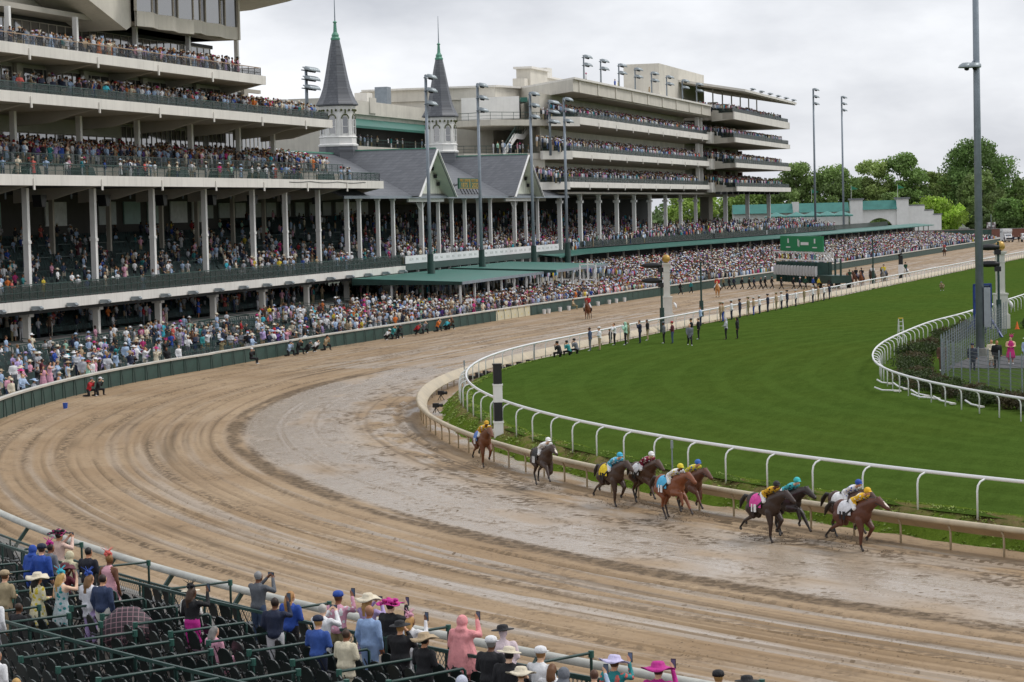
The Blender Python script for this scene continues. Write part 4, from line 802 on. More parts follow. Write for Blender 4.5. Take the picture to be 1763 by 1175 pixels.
def body(arms='down', kind='trousers', pose='stand', vox=.03, hood=False, bare=False, long_hair=False):
    key = (arms, kind, pose, vox, hood, bare, long_hair)
    if key in BODY: return BODY[key]
    b = MB(); Z = []; sit = pose in ('sit', 'ride', 'jockey', 'crouch', 'kneel')
    lift = 0.0; hipz = .92
    def T(p): return p
    tilt = {'jockey': 62, 'crouch': 34, 'kneel': 15}.get(pose, 0); drop = {'sit': .45, 'ride': 0, 'jockey': 0, 'crouch': .52, 'kneel': .47}.get(pose, 0)
    ct, st_ = math.cos(R_(tilt)), math.sin(R_(tilt))
    def U(p):      # upper body pivots at the hips
        x, y, z = p[0], p[1], p[2] - hipz; return (x * ct + z * st_, y, -x * st_ + z * ct + hipz - drop)
    def add(m, pts, rs, up=True, n=8):
        pts = [U(p) if up else p for p in pts]; limb(b, pts, rs, n)
        for i in range(len(pts) - 1): Z.append((m, pts[i], pts[i + 1], min(rs[i], rs[i + 1])))
    # torso
    rings = []
    for z, rx, ry, x in ((.86, .10, .155, 0), (.95, .125, .172, -.01), (1.08, .105, .15, 0), (1.24, .125, .165, .01), (1.37, .125, .19, 0), (1.45, .085, .15, 0), (1.50, .055, .075, 0)):
        k = 1.16 if kind in ('coat', 'poncho') else 1.0; rings.append([U((x + rx * k * 1.14 * math.cos(a), ry * k * 1.13 * math.sin(a), z)) for a in np.linspace(0, 2 * math.pi, 14, endpoint=False)])
    b.loft(rings)
    Z.append((TP, U((0, 0, .95)), U((0, 0, 1.38)), .14)); Z.append((BT if kind != 'dress' else TP, U((0, -.06, .80)), U((0, .06, .80)), .12))
    for s in (-1, 1): Z.append((SK if bare else TP, U((0, s * .12, 1.42)), U((0, s * .16, 1.40)), .07))
    # head
    add(SK, [(0, 0, 1.44), (.01, 0, 1.57)], [.058, .055])
    hx = .035; hp = U((hx, 0, 1.655)) if tilt < 50 else tuple(np.array(U((.01, 0, 1.60))) + np.array((.05, 0, .085)))
    b.ell(hp, .098, .078, .122, 12, 8); b.ell((hp[0] + .095, 0, hp[2] - .015), .022, .016, .026, 6, 4); b.ell((hp[0] + .06, 0, hp[2] - .085), .045, .045, .04, 8, 4)
    for s in (-1, 1): b.ell((hp[0] - .005, s * .078, hp[2] - .005), .022, .014, .032, 6, 4)
    Z.append((SK, (hp[0] + .03, 0, hp[2] - .06), (hp[0] + .05, 0, hp[2] + .02), .07))
    if hood: b.ell((hp[0] - .025, 0, hp[2] + .01), .125, .112, .15, 12, 8); b.ell(U((-.03, 0, 1.50)), .12, .13, .09); Z.append((TP, (hp[0] - .05, 0, hp[2] - .05), (hp[0] - .03, 0, hp[2] + .06), .11)); Z.append((TP, U((-.03, 0, 1.46)), U((-.03, 0, 1.54)), .1))
    else:
        b.ell((hp[0] - .02, 0, hp[2] + .035), .097, .085, .105, 12, 7); Z.append((HR, (hp[0] - .045, 0, hp[2] + .0), (hp[0] - .02, 0, hp[2] + .075), .075))
        if long_hair: add(HR, [(-.045, 0, 1.66), (-.085, 0, 1.50), (-.10, 0, 1.34)], [.085, .09, .05])
    # arms
    for i, s in enumerate((-1, 1)):
        A = ARMS[arms][i % len(ARMS[arms])]; a0, a1, a2 = [(p[0], s * p[1], p[2]) for p in A]
        f = 1.4 if kind in ('coat', 'poncho') else (1.0 if bare else 1.2); add(SK if bare else TP, [a0, a1], [.062 * f, .047 * f]); add(SK if bare else TP, [a1, a2], [.046 * f, .034 * f])
        d = (np.array(a2) - np.array(a1)); d = d / np.linalg.norm(d); h = np.array(a2)
        add(SK, [tuple(h), tuple(h + d * .10)], [.036, .034])
        if vox <= .03:      # five fingers, unequal and bent
            q = np.array([d[1], -d[0], 0]) if abs(d[2]) < .9 else np.array([0, 1, 0]); q = q / np.linalg.norm(q); up = np.cross(q, d)
            for k, ln in enumerate((.075, .085, .078, .06)): 
                r0_ = h + d * .11 + q * (k - 1.5) * .022; b.tube([U(r0_), U(r0_ + d * ln * .6 + up * .008), U(r0_ + d * ln * .85 + up * .03)], [.0125, .0115, .010], 5)
            b.tube([U(h + d * .04 + q * .035), U(h + d * .08 + q * .06 + up * .02)], [.014, .011], 5)
    # legs
    for i, s in enumerate((-1, 1)):
        hip = (0, s * .095, hipz - drop)
        if pose == 'stand': kn, an = (.02, s * .10, .49), (-.01, s * .105, .09)
        elif pose == 'walk': kn, an = ((.17, s * .1, .50), (.25, s * .1, .10)) if s > 0 else ((.02, s * .1, .48), (-.28, s * .1, .14))
        elif pose == 'sit': kn, an = (.44, s * .12, .48), (.42, s * .12, .09)
        elif pose == 'ride': kn, an = (.28, s * .33, .55), (.06, s * .36, .14)
        elif pose == 'jockey': kn, an = (.30, s * .26, .70), (-.04, s * .28, .47)
        elif pose == 'crouch': kn, an = (.36, s * .16, .50), (.05, s * .14, .09)
        else: kn, an = ((.38, s * .14, .46), (.36, s * .14, .09)) if s > 0 else ((.10, s * .14, .08), (-.30, s * .14, .07))
        add(BT, [hip, kn], [.108, .076], False); m = SK if kind in ('dress', 'skirt', 'shorts') else (SH if pose in ('jockey', 'ride') else BT)
        add(m, [kn, an], [.07 if m == SK else .076, .05 if m == SK else .062], False); add(SH, [an, (an[0] + .06, an[1], an[2] - .04), (an[0] + .17, an[1] + s * .015, an[2] - .05)], [.048, .045, .036], False)
    if kind in ('dress', 'skirt', 'coat', 'poncho') and pose in ('stand', 'walk'):
        lo = {'dress': .42, 'skirt': .45, 'coat': .70, 'poncho': .55}[kind]; w = {'dress': .27, 'skirt': .20, 'coat': .20, 'poncho': .33}[kind]; top = {'dress': 1.05, 'skirt': .98, 'coat': 1.0, 'poncho': 1.44}[kind]
        rs = [[((r + .018 * math.cos(7 * a)) * math.cos(a) * .85, (r + .018 * math.cos(7 * a)) * math.sin(a), z) for a in np.linspace(0, 2 * math.pi, 28, endpoint=False)] for z, r in ((lo, w), ((lo + top) / 2, w * .82), (top, .15))]
        b.loft(rs); m = BT if kind == 'skirt' else TP; Z.append((m, (0, 0, lo + .05), (0, 0, top), w - .05))
    me = fuse(b, 'person', vox, Z, PMATS()); BODY[key] = (me, hp); return BODY[key]
# --- headwear (children)
HATS = {}
def hat_mesh(kind):
    if kind in HATS: return HATS[kind]
    b = MB(); sm = True
    if kind == 'brim': b.rev([(.215, .035), (.225, .02), (.16, .01), (.115, .03), (.108, .09), (.095, .125), (.05, .14), (.0, .142)], 18)
    elif kind == 'wide':
        rings = []
        for r, z in ((.27, .0), (.28, .015), (.2, .03), (.125, .04), (.115, .10), (.09, .14), (.0, .15)): rings.append([((r + .02 * math.sin(5 * a) * (r > .2)) * math.cos(a), (r + .02 * math.sin(4 * a) * (r > .2)) * math.sin(a), z + .035 * math.sin(3 * a + 1) * (r > .2)) for a in np.linspace(0, 2 * math.pi, 24, endpoint=False)])
        b.loft(rings)
    elif kind == 'cap': b.rev([(.108, .0), (.112, .05), (.095, .10), (.05, .125), (.0, .13)], 14); b.add([(.08, -.085, .015), (.20, -.06, .0), (.225, 0, -.005), (.20, .06, .0), (.08, .085, .015), (.08, 0, .03)], [(0, 1, 2, 5), (5, 2, 3, 4)])
    elif kind == 'fascinator':
        for k in range(9): a = k * .7; b.ell((.05 * math.cos(a) + .02, .07 * math.sin(a * 1.7) + .04, .09 + .05 * math.sin(k * 2.1)), .06, .05, .045, 8, 5)
        for k in range(7): b.tube([(0, .03, .10), (.06 * math.cos(k), .08 * math.sin(k) + .05, .2), (.14 * math.cos(k), .16 * math.sin(k) + .06, .26)], [.006, .008, .004], 4)
    elif kind == 'service': b.rev([(.11, .0), (.112, .045), (.15, .075), (.145, .1), (.0, .11)], 14); b.add([(.08, -.07, .01), (.17, -.03, -.01), (.17, .03, -.01), (.08, .07, .01)], [(0, 1, 2, 3)])
    elif kind == 'helmet': b.ell((.0, 0, .02), .128, .112, .12, 14, 8); b.add([(.09, -.085, .0), (.17, -.05, -.02), (.18, 0, -.02), (.17, .05, -.02), (.09, .085, .0), (.1, 0, .03)], [(0, 1, 2, 5), (5, 2, 3, 4)])
    elif kind == 'flower':
        rings = [[((.25 + .03 * math.sin(6 * a)) * (r / .25) * math.cos(a), (.25 + .03 * math.sin(6 * a)) * (r / .25) * math.sin(a), z + .03 * math.sin(4 * a) * (r > .2)) for a in np.linspace(0, 2 * math.pi, 22, endpoint=False)] for r, z in ((.27, .02), (.25, .035), (.12, .04), (.1, .12), (0.01, .13))]; b.loft(rings)
        for k in range(6): b.ell((.13 * math.cos(k), .13 * math.sin(k), .09 + .02 * (k % 2)), .055, .055, .04, 8, 4)
    HATS[kind] = b.mesh('hat', M['any'], sm); return HATS[kind]
SKINS = [hexc(x) for x in ('e2b593', 'd9a27c', 'c98f6a', 'e8c0a2', '8d5a3c', '6b4229', 'dba98a')]
HAIRS = [hexc(x) for x in ('2b1c13', '3d2818', '59391f', '8a6236', 'b58b52', '18110c', '7d7a76')]
CLOTH = {'white': 'e9e9ea', 'pale blue': 'a9c0dc', 'light grey': 'b9bcc2', 'navy': '1f2840', 'black': '16161a', 'pink': 'dba0b4', 'hot pink': 'c9307c', 'cream': 'ded3bb', 'tan': 'b39d7d', 'red': 'b3242c', 'teal': '2c8a8c', 'lilac': 'b7a3d2', 'royal blue': '2a4fa6', 'grey': '6d7178', 'mint': 'a8d4bb', 'purple': '5d3a86', 'orange': 'd9762c', 'yellow': 'd9c23c', 'lime': 'b8dd2a', 'khaki': '8f8462', 'burgundy': '5a1d2a', 'brown': '5c4432', 'denim': '3d4f6c', 'turquoise': '3fb4c6', 'magenta': 'c0268c', 'dark green': '1c4a36', 'coral': 'd9685e'}
CL = {k: hexc(v) for k, v in CLOTH.items()}
N_PEOPLE = [0]
def person(x, y, z, rz, top, bot='navy', label=None, arms='down', kind='trousers', pose='stand', hat=None, hatc=None, hood=False, bare=False, long_hair=False, h=None, vox=.045, skin=None, hair=None, shoe=None, group=None, pat=None, rnd=random, extra=None):
    me, hp = body(arms, kind, pose, vox, hood, bare, long_hair); s = (h or rnd.uniform(1.62, 1.84)) / 1.76
    g = lambda c: CL[c] if isinstance(c, str) else c
    o = ob('person', me, None, (x, y, z), rz, label, 'person', group, c_skin=skin or rnd.choice(SKINS), c_top=g(top), c_bot=g(bot), c_shoe=g(shoe) if shoe else rnd.choice([CL['black'], CL['brown'], CL['white']]), c_hair=hair or rnd.choice(HAIRS), c_pat=g(pat) if pat else g(top), pat=1.0 if pat else 0.0)
    o.scale = (s * 1.13, s * 1.13, s); N_PEOPLE[0] += 1
    if hat:
        hc = g(hatc or 'cream'); k = ob('hat', hat_mesh(hat), o, (hp[0] - .015, 0, hp[2] + (.045 if hat != 'helmet' else .03)), c_any=hc, c_pat=CL['hot pink'] if hat == 'flower' else hc, pat=1.0 if hat == 'flower' else 0.0)
        if hat in ('brim', 'wide'): k.rotation_euler = (R_(rnd.uniform(-8, 8)), R_(rnd.uniform(-4, 10)), 0)
    return o
# --- the mass of the crowd: one object
def tmpl(lo, hat, dress):
    b = MB(); regs = []
    def reg(i, fn): a = len(b.v); fn(); regs.append((i, a, len(b.v)))
    def ring(rx, ry, z, n, x=0): return [(x + rx * math.cos(2 * math.pi * k / n), ry * math.sin(2 * math.pi * k / n), z) for k in range(n)]
    if lo:
        reg(2, lambda: b.loft([ring(.09, .16, 0, 4), ring(.12, .18, .95, 4)], False)); reg(1, lambda: b.loft([ring(.12, .19, .85, 5), ring(.14, .25, 1.32, 5), ring(.06, .1, 1.52, 5)], False))
        reg(0, lambda: b.loft([ring(.05, .05, 1.5, 5), ring(.10, .09, 1.62, 5)], False)); reg(4, lambda: b.loft([ring(.105, .095, 1.62, 5), ring(.06, .06, 1.77, 5)]))
        if hat: reg(5, lambda: b.loft([ring(.24, .24, 1.68, 6), ring(.12, .12, 1.72, 6), ring(.09, .09, 1.83, 6)]))
    else:
        if dress: reg(1, lambda: b.loft([ring(.2, .24, .45, 8), ring(.13, .17, 1.0, 8)], False)); reg(0, lambda: (b.loft([ring(.05, .05, 0, 5, 0), ring(.06, .06, .5, 5, 0)], False)))
        else:
            for s in (-1, 1): reg(2, lambda: b.loft([[(x + .01, y + s * .10, z) for x, y, z in ring(.055, .055, .02, 5)], [(x, y + s * .1, z) for x, y, z in ring(.07, .07, .48, 5)], [(x, y + s * .085, z) for x, y, z in ring(.10, .095, .95, 5)]], False))
        reg(1, lambda: b.loft([ring(.115, .165, .86, 8), ring(.105, .15, 1.08, 8), ring(.13, .185, 1.32, 8), ring(.09, .16, 1.45, 8), ring(.05, .06, 1.5, 8)], False))
        for s in (-1, 1): reg(1, lambda: b.tube([(0, s * .2, 1.42), (.04, s * .26, 1.14)], [.06, .05], 5)); reg(1 if not dress else 0, lambda: b.tube([(.04, s * .26, 1.15), (.22, s * .16, 1.08 + .1 * s)], [.046, .036], 5)); reg(0, lambda: b.ell((.24, s * .15, 1.09 + .1 * s), .045, .04, .05, 5, 3))
        reg(0, lambda: b.loft([ring(.05, .05, 1.46, 6), ring(.055, .055, 1.55, 6, .01), ring(.09, .075, 1.60, 6, .03), ring(.095, .078, 1.68, 6, .025)], False)); reg(4, lambda: b.loft([ring(.10, .085, 1.62, 7, -.01), ring(.105, .088, 1.71, 7, .005), ring(.05, .05, 1.79, 7, 0)]))
        if hat: reg(5, lambda: b.loft([ring(.22, .22, 1.70, 9, .02), ring(.225, .225, 1.715, 9, .02), ring(.112, .112, 1.735, 9), ring(.10, .10, 1.83, 9)]))
    tri = []
    for f in b.f:
        for k in range(1, len(f) - 1): tri.append((f[0], f[k], f[k + 1]))
    rid = np.zeros(len(b.v), int)
    for i, a, e in regs: rid[a:e] = i
    return np.array(b.v, np.float32), np.array(tri, np.int32), rid
TMPL = {(lo, h, d): tmpl(lo, h, d) for lo in (0, 1) for h in (0, 1) for d in (0, 1)}
PAL_TOP = np.array([CL[k] for k in ['white'] * 15 + ['pale blue'] * 13 + ['light grey'] * 7 + ['navy'] * 9 + ['black'] * 6 + ['pink'] * 4 + ['hot pink', 'cream', 'cream', 'cream', 'cream', 'cream', 'tan', 'tan', 'red', 'teal', 'lilac', 'lilac', 'royal blue', 'royal blue', 'grey', 'grey', 'grey', 'mint', 'purple', 'orange', 'yellow', 'khaki', 'burgundy', 'denim', 'denim', 'turquoise', 'coral', 'brown']])
NAME_TOP = ['white'] * 15 + ['pale blue'] * 13 + ['light grey'] * 7 + ['navy'] * 9 + ['black'] * 6 + ['pink'] * 4 + ['hot pink', 'cream', 'cream', 'cream', 'cream', 'cream', 'tan', 'tan', 'red', 'teal', 'lilac', 'lilac', 'royal blue', 'royal blue', 'grey', 'grey', 'grey', 'mint', 'purple', 'orange', 'yellow', 'khaki', 'burgundy', 'denim', 'denim', 'turquoise', 'coral', 'brown']
NAME_BOT = ['navy', 'black', 'khaki', 'denim', 'grey', 'tan', 'white', 'cream']; PAL_BOT = np.array([CL[k] for k in NAME_BOT])
NAME_HAT = ['cream', 'white', 'tan', 'cream', 'black', 'white', 'cream', 'white', 'cream', 'hot pink', 'red', 'lilac', 'pale blue', 'white']; PAL_HAT = np.array([CL[k] for k in NAME_HAT])
CROWD = []      # x, y, z, rz, scale, lo
def crowd_row(pts, dens, face, lo, z_sit=0.0, clump=.6, sit=0.0):
    """people along a polyline of (x, y, z)"""
    for p, q in zip(pts[:-1], pts[1:]):
        p, q = np.array(p, float), np.array(q, float); L_ = np.linalg.norm(q - p); n_ = RNG.poisson(L_ * dens(((p + q) / 2)[0]) if callable(dens) else L_ * dens)
        for u in RNG.random(n_):
            a = p + (q - p) * u; s = RNG.uniform(.92, 1.06); dz = -.45 if RNG.random() < sit else 0
            CROWD.append((a[0] + RNG.normal(0, .08), a[1] + RNG.normal(0, .12), a[2] + dz, face + RNG.normal(0, .35), s, lo))
def zone(x0, x1, y0, z0, y1, z1, rows, dens, face=-math.pi / 2, lo=0, sit=0.0, step=6.0):
    for r in range(rows):
        k = (r + .5) / rows; y = y0 + (y1 - y0) * k; z = z0 + (z1 - z0) * k
        xs = np.arange(x0, x1 + .1, step); crowd_row([(x, y, z) for x in xs], (lambda x, k=k: dens(x, k)) if callable(dens) else dens, face, lo, sit=sit)
fc = -math.pi / 2 - .25
cl = lambda x, s, a, b: float(np.clip((vnoise(np.array([x / s]), np.array([s * 1.3]), 5)[0] - a) / (b - a), 0, 1))
# balconies of the near stand
zone(165, 228, 86.0, 25.3, 87.6, 25.3, 2, lambda x, k: .30, fc); zone(165, 229, 89.5, 25.7, 92.6, 26.3, 3, lambda x, k: .55, fc)
zone(208, 229.4, 85.9, 25.3, 91, 26.0, 5, lambda x, k: 1.25, fc)
zone(165, 249, 86.0, 21.55, 89.3, 22.25, 5, lambda x, k: (.22 if x < 192 else 1.35) * (1.0 if k > .1 else .6), fc)
zone(165, 262, 88.7, 16.25, 94.3, 17.45, 6, lambda x, k: 1.45 if k > .05 else .9, fc)
zone(165, 266, 86.1, 15.13, 87.4, 15.13, 1, lambda x, k: .95 * cl(x, 4, .3, .6) + .22, fc)
# bowls
zone(160, 275, 86.6, 5.45, 91, 6.5, 5, lambda x, k: .08 + .75 * cl(x, 7, .35, .6) * (1.0 if x > 205 else .45), fc, sit=.2)
zone(160, 275, 91, 6.5, 104, 9.7, 14, lambda x, k: (.30 if k < .3 else .09) + .16 * cl(x, 11, .3, .6), fc, sit=.4)
zone(276, 362, 86.6, 5.45, 92, 6.8, 6, lambda x, k: .2 + .75 * cl(x, 9, .35, .6) + (.4 if x > 318 else 0), fc, sit=.2)
zone(276, 362, 92, 6.8, 107, 10.8, 15, lambda x, k: (.42 if k < .3 else .12) + .18 * cl(x, 12, .3, .6), fc, lo=1, sit=.4)
zone(363, 490, 87, 4.9, 111, 10.3, 24, lambda x, k: (.75 if k < .35 else .2) * (.75 + .4 * cl(x, 10, .3, .6)), fc, lo=1, sit=.2)
zone(492, 560, 84.6, 4.4, 97, 7.5, 12, .35, fc, lo=1)
# ground boxes under the near stand and on the apron
zone(150, 276, 87.5, 2.1, 98, 3.4, 9, lambda x, k: .16 + .3 * cl(x, 8, .4, .6), fc, sit=.2)
for r in range(11):
    k = r / 11; 
    pts = [(x, wall_n(x) + .9 + k * (82.5 - wall_n(x) - .9) if x > 167 else PC(a := math.degrees(math.atan2(CT - x, 1)), 1)[1], .30 + 1.25 * k) for x in np.arange(168, 262, 3)]
    crowd_row(pts, lambda x, k=k: (.14 + .42 * cl(x, 6, .35, .6)) if x < 196 else (.85 if x > 214 else .5) * (1.15 if k < .5 else .6) * (.5 + .8 * cl(x + 30 * k, 5, .3, .6)), fc, 0, sit=.12)
for r in range(11):
    arc = [PC(a, R_OUT + .9 + r * 1.05, .30 + .11 * r) for a in np.arange(0, 21, 1.3)][::-1]
    crowd_row(arc, lambda x, r=r: .22 + .42 * cl(x + 6 * r, 5, .35, .6), fc + .25, 0, sit=.15)
for r in range(9):      # standing crowd at the wall below the spires
    crowd_row([(x, wall_n(x) + .8 + r * 1.0, .32 + .07 * r) for x in np.arange(258, 345, 4)], 1.5 if r < 5 else .8, fc, 0, sit=.05)
zone(264, 340, 80.5, 1.5, 91.5, 2.2, 6, .6, fc, lo=1)
for r in range(26):     # far apron: very dense
    k = r / 26
    crowd_row([(x, wall_n(x) + .8 + k * (float(np.interp(x, [p[0] for p in rp], [p[1] for p in rp])) + 3.5 - wall_n(x)), .32 + 1.9 * k) for x in np.arange(342, 668, 6)], lambda x, k=k: (1.25 if x < 470 else (.95 if x < 600 else .7)) * (.45 + .9 * cl(x + 40 * k, 9, .3, .6)), fc, 1)
for r in range(10):
    crowd_row([(x, y + 4.8 + r * 1.15, 5.55 + .17 * r) for x, y in rp[1:] if x < 600], .55, fc, 1)
# balconies of the far clubhouse and wing
for zf in (15.5, 20.2, 25.4): zone({15.5: 356, 20.2: 358, 25.4: 366}[zf], 480, 85.9, zf, 89.8, zf + 1.1, 5, 1.5, fc, lo=1)
for zf in (15.2, 20.0, 25.1): zone(484, 557.5, 80.9, zf, 89.5, zf + 1.4, 7, 1.3, fc, lo=1)
zone(484, 557, 80.9, 30.0, 90, 30.9, 8, 1.1, fc, lo=1); zone(332, 376, 110, 21.4, 111.5, 21.4, 1, .35, fc, lo=1); zone(350, 375, 92, 20.2, 97, 20.2, 3, .35, fc, lo=1); zone(380, 480, 86, 31.6, 90, 31.7, 1, .04, fc, lo=1)
zone(362, 372, 88, 25.4, 91, 25.4, 3, .9, fc, lo=1); zone(350, 366, 90.5, 15.5, 96, 15.5, 3, .6, fc, lo=1)
# pick out the crowd members that show largest as people of their own; the rest is one mass
def view(p):
    d = Vector(p) - cam.location; w = d.dot(fw); return 881.5 + 4218 * d.dot(cr) / w, 587.5 - 4218 * d.dot(cu) / w, 4218 / w
def place_of(x, y, z, px):
    if z > 24.5: return 'on the top balcony of the near grandstand'
    if z > 20.5: return 'on the third balcony of the near grandstand'
    if z > 14: return 'on the second balcony of the near grandstand'
    if z > 4.9: return 'in the seats above the cream ledge'
    return 'behind the green track wall'
def emit_crowd(quota):
    global CROWD
    cand = []
    for i, (x, y, z, rz, s, lo) in enumerate(CROWD):
        if lo: continue
        px, py, sc = view((x, y, z + 1.6))
        if not (3 < px < 1000 and 2 < py < 1170): continue
        front = (z < 1.0 and (math.hypot(x - CT, y - CN) - R_OUT < 4.2 or x > CT and y - wall_n(x) < 4.2)) or (25 < z < 26 and y < 88) or (21 < z < 22 and y < 87.5) or (16 < z < 16.45)
        cand.append((sc + (6 if front else 0), i))
    cand.sort(reverse=True); pick = set(i for _, i in cand[:quota]); used = {}; rows = []
    for i in sorted(pick, key=lambda i: CROWD[i][0]):
        x, y, z, rz, s, lo = CROWD[i]; rr = random.Random(i); t = rr.randrange(len(NAME_TOP)); bt = rr.choice(NAME_BOT); kind = rr.choice(['trousers', 'trousers', 'trousers', 'dress', 'coat']); arms = rr.choice(['down', 'fold', 'phone', 'rail', 'clap', 'phone1', 'fold', 'down'])
        hat = rr.choice([None, None, None, 'brim', 'brim', 'cap', 'wide', 'fascinator']); hc = rr.choice(NAME_HAT); tn_ = NAME_TOP[t]; px, py, sc = view((x, y, z))
        what = {'trousers': f'{tn_} top and {bt} trousers', 'dress': f'{tn_} knee-length dress', 'coat': f'long {tn_} coat'}[kind]
        hw_ = {None: 'bareheaded', 'brim': f'in {hc} brimmed hat', 'cap': f'in {hc} cap', 'wide': f'in wide {hc} hat', 'fascinator': f'in {hc} fascinator'}[hat]
        if kind == 'trousers' and hat: what = f'{tn_} top'
        rows.append((i, f'person with {what} {hw_}', place_of(x, y, z, px), px, rr, tn_, bt, kind, arms, hat, hc))
    from collections import Counter
    base = Counter((a, b) for _, a, b, *_ in rows); seen = Counter()
    for i, a, b, px, rr, tn_, bt, kind, arms, hat, hc in rows:
        x, y, z, rz, s, lo = CROWD[i]; lab = f'{a} {b}'
        if base[(a, b)] > 1:
            seen[(a, b)] += 1; k = seen[(a, b)]; o_ = ['first', 'second', 'third', 'fourth', 'fifth', 'sixth'][min(k, 6) - 1]; lab = f'{o_} from the frame edge, {a} {b}'
            if len(lab.split()) > 16: lab = f'{o_} {a} {b}'
        person(x, y, z, rz, tn_, bt, ' '.join(lab.split()[:16]), arms, kind, 'stand', hat, hc, h=1.76 * s, vox=.05, rnd=rr, bare=(kind == 'dress' and rr.random() < .6), group='people in the crowd near the bend')
    rest = [c for i, c in enumerate(CROWD) if i not in pick]; A = np.array(rest, np.float32); n = len(A)
    hat = RNG.random(n) < .32; dr = RNG.random(n) < .3; V = []; F = []; C = []; base_ = 0
    for key, (tv_, tf_, rid) in TMPL.items():
        k = (A[:, 5] == key[0]) & (hat == key[1]) & (dr == key[2]); B = A[k]; m = len(B)
        if not m: continue
        c, s = np.cos(B[:, 3]), np.sin(B[:, 3]); P = tv_[None] * B[:, 4][:, None, None]
        W_ = np.stack([P[..., 0] * c[:, None] - P[..., 1] * s[:, None] + B[:, 0][:, None], P[..., 0] * s[:, None] + P[..., 1] * c[:, None] + B[:, 1][:, None], P[..., 2] + B[:, 2][:, None]], -1)
        pal = np.stack([np.array(SKINS)[RNG.integers(0, len(SKINS), m)], PAL_TOP[RNG.integers(0, len(PAL_TOP), m)], PAL_BOT[RNG.integers(0, len(PAL_BOT), m)], np.zeros((m, 3)) + .02, np.array(HAIRS)[RNG.integers(0, len(HAIRS), m)], PAL_HAT[RNG.integers(0, len(PAL_HAT), m)]], 1) * RNG.uniform(.6, 1.1, (m, 1, 1))
        C.append(pal[:, rid].reshape(-1, 3)); V.append(W_.reshape(-1, 3)); F.append((tf_[None] + (np.arange(m) * len(tv_))[:, None, None]).reshape(-1, 3) + base_); base_ += m * len(tv_)
    ob('crowd', np_mesh('crowd', np.concatenate(V), np.concatenate(F), M['crowd'], False, cols=np.concatenate(C)), kind='stuff', label='dense crowd of spectators filling the stands, balconies and apron', category='crowd')
    print('CROWD', len(CROWD), 'tris', sum(len(f) for f in F))
# --- stadium seats: rows on every rake
SV, SF, SC = [], [], []
def seat_rows(x0, x1, y0, z0, y1, z1, rows, pitch=.56, face=-1, back=.42, path_=None, dens=.97, col=(.012, .028, .026)):
    t = np.array([(-.23, -.02, .42), (.23, -.02, .42), (.23, .36, .42), (-.23, .36, .42), (-.23, .36, .40), (.23, .36, .40), (.23, .46, .40 + back), (-.23, .46, .40 + back), (-.03, .2, 0), (.03, .2, 0), (.03, .2, .42), (-.03, .2, .42)], np.float32)
    f = np.array([(0, 1, 2, 3), (4, 5, 6, 7), (8, 9, 10, 11)])
    for r in range(rows):
        k = (r + .5) / rows; xs = np.arange(x0, x1, pitch); xs = xs[RNG.random(len(xs)) < dens]; 
        if path_ is None: Y = np.full(len(xs), y0 + (y1 - y0) * k); Zz = np.full(len(xs), z0 + (z1 - z0) * k)
        else: Y, Zz = path_(xs, k)
        P = t[None] + np.stack([xs, Y + .25, Zz], -1)[:, None, :]; b0 = sum(len(v) for v in SV); SV.append(P.reshape(-1, 3)); SF.append((f[None] + (np.arange(len(xs)) * len(t))[:, None, None]).reshape(-1, 4) + b0)
        SC.append(np.repeat(np.array(col)[None] * RNG.uniform(.6, 1.9, (len(xs), 1)), len(t), 0))
seat_rows(150, 275, 86.4, 5.42, 104, 9.7, 20); seat_rows(276, 362, 86.4, 5.45, 107, 10.8, 22); seat_rows(363, 490, 87, 4.9, 111, 10.3, 22, .6); seat_rows(492, 560, 84.4, 4.4, 97, 7.5, 12, .6)
seat_rows(150, 276, 87.3, 2.0, 99, 3.4, 11)
seat_rows(168, 262, 0, 0, 0, 0, 11, path_=lambda xs, k: (np.array([wall_n(x) + .9 + k * (82.5 - wall_n(x) - .9) for x in xs]), .30 + 1.25 * k + 0 * xs), dens=.85)
seat_rows(343, 668, 0, 0, 0, 0, 20, .62, path_=lambda xs, k: (np.array([wall_n(x) + .8 + k * (float(np.interp(x, [p[0] for p in rp], [p[1] for p in rp])) + 3.5 - wall_n(x)) for x in xs]), .32 + 1.9 * k + 0 * xs), dens=.8, col=(.03, .055, .05))
seat_rows(365, 572, 0, 0, 0, 0, 10, .62, path_=lambda xs, k: (np.array([float(np.interp(x, [p[0] for p in rp], [p[1] for p in rp])) + 4.8 + k * 11.5 for x in xs]), 5.55 + 1.7 * k + 0 * xs), col=(.03, .055, .05))
seat_rows(130, 168, 0, 0, 0, 0, 11, path_=lambda xs, k: (np.sqrt(np.maximum((R_OUT + 1 + 11 * k) ** 2 - (CT - xs) ** 2, 0)) + CN, .30 + 1.2 * k + 0 * xs), dens=.85)
seat_rows(150, 228, 86.6, 21.55, 87.9, 21.55, 2, dens=.6)
ob('stadium_seats', np_mesh('stadium_seats', np.concatenate(SV), np.concatenate(SF), M['seatmass'], False, cols=np.concatenate(SC)), kind='stuff', label='rows of dark green folding seats in the stands', category='seats')
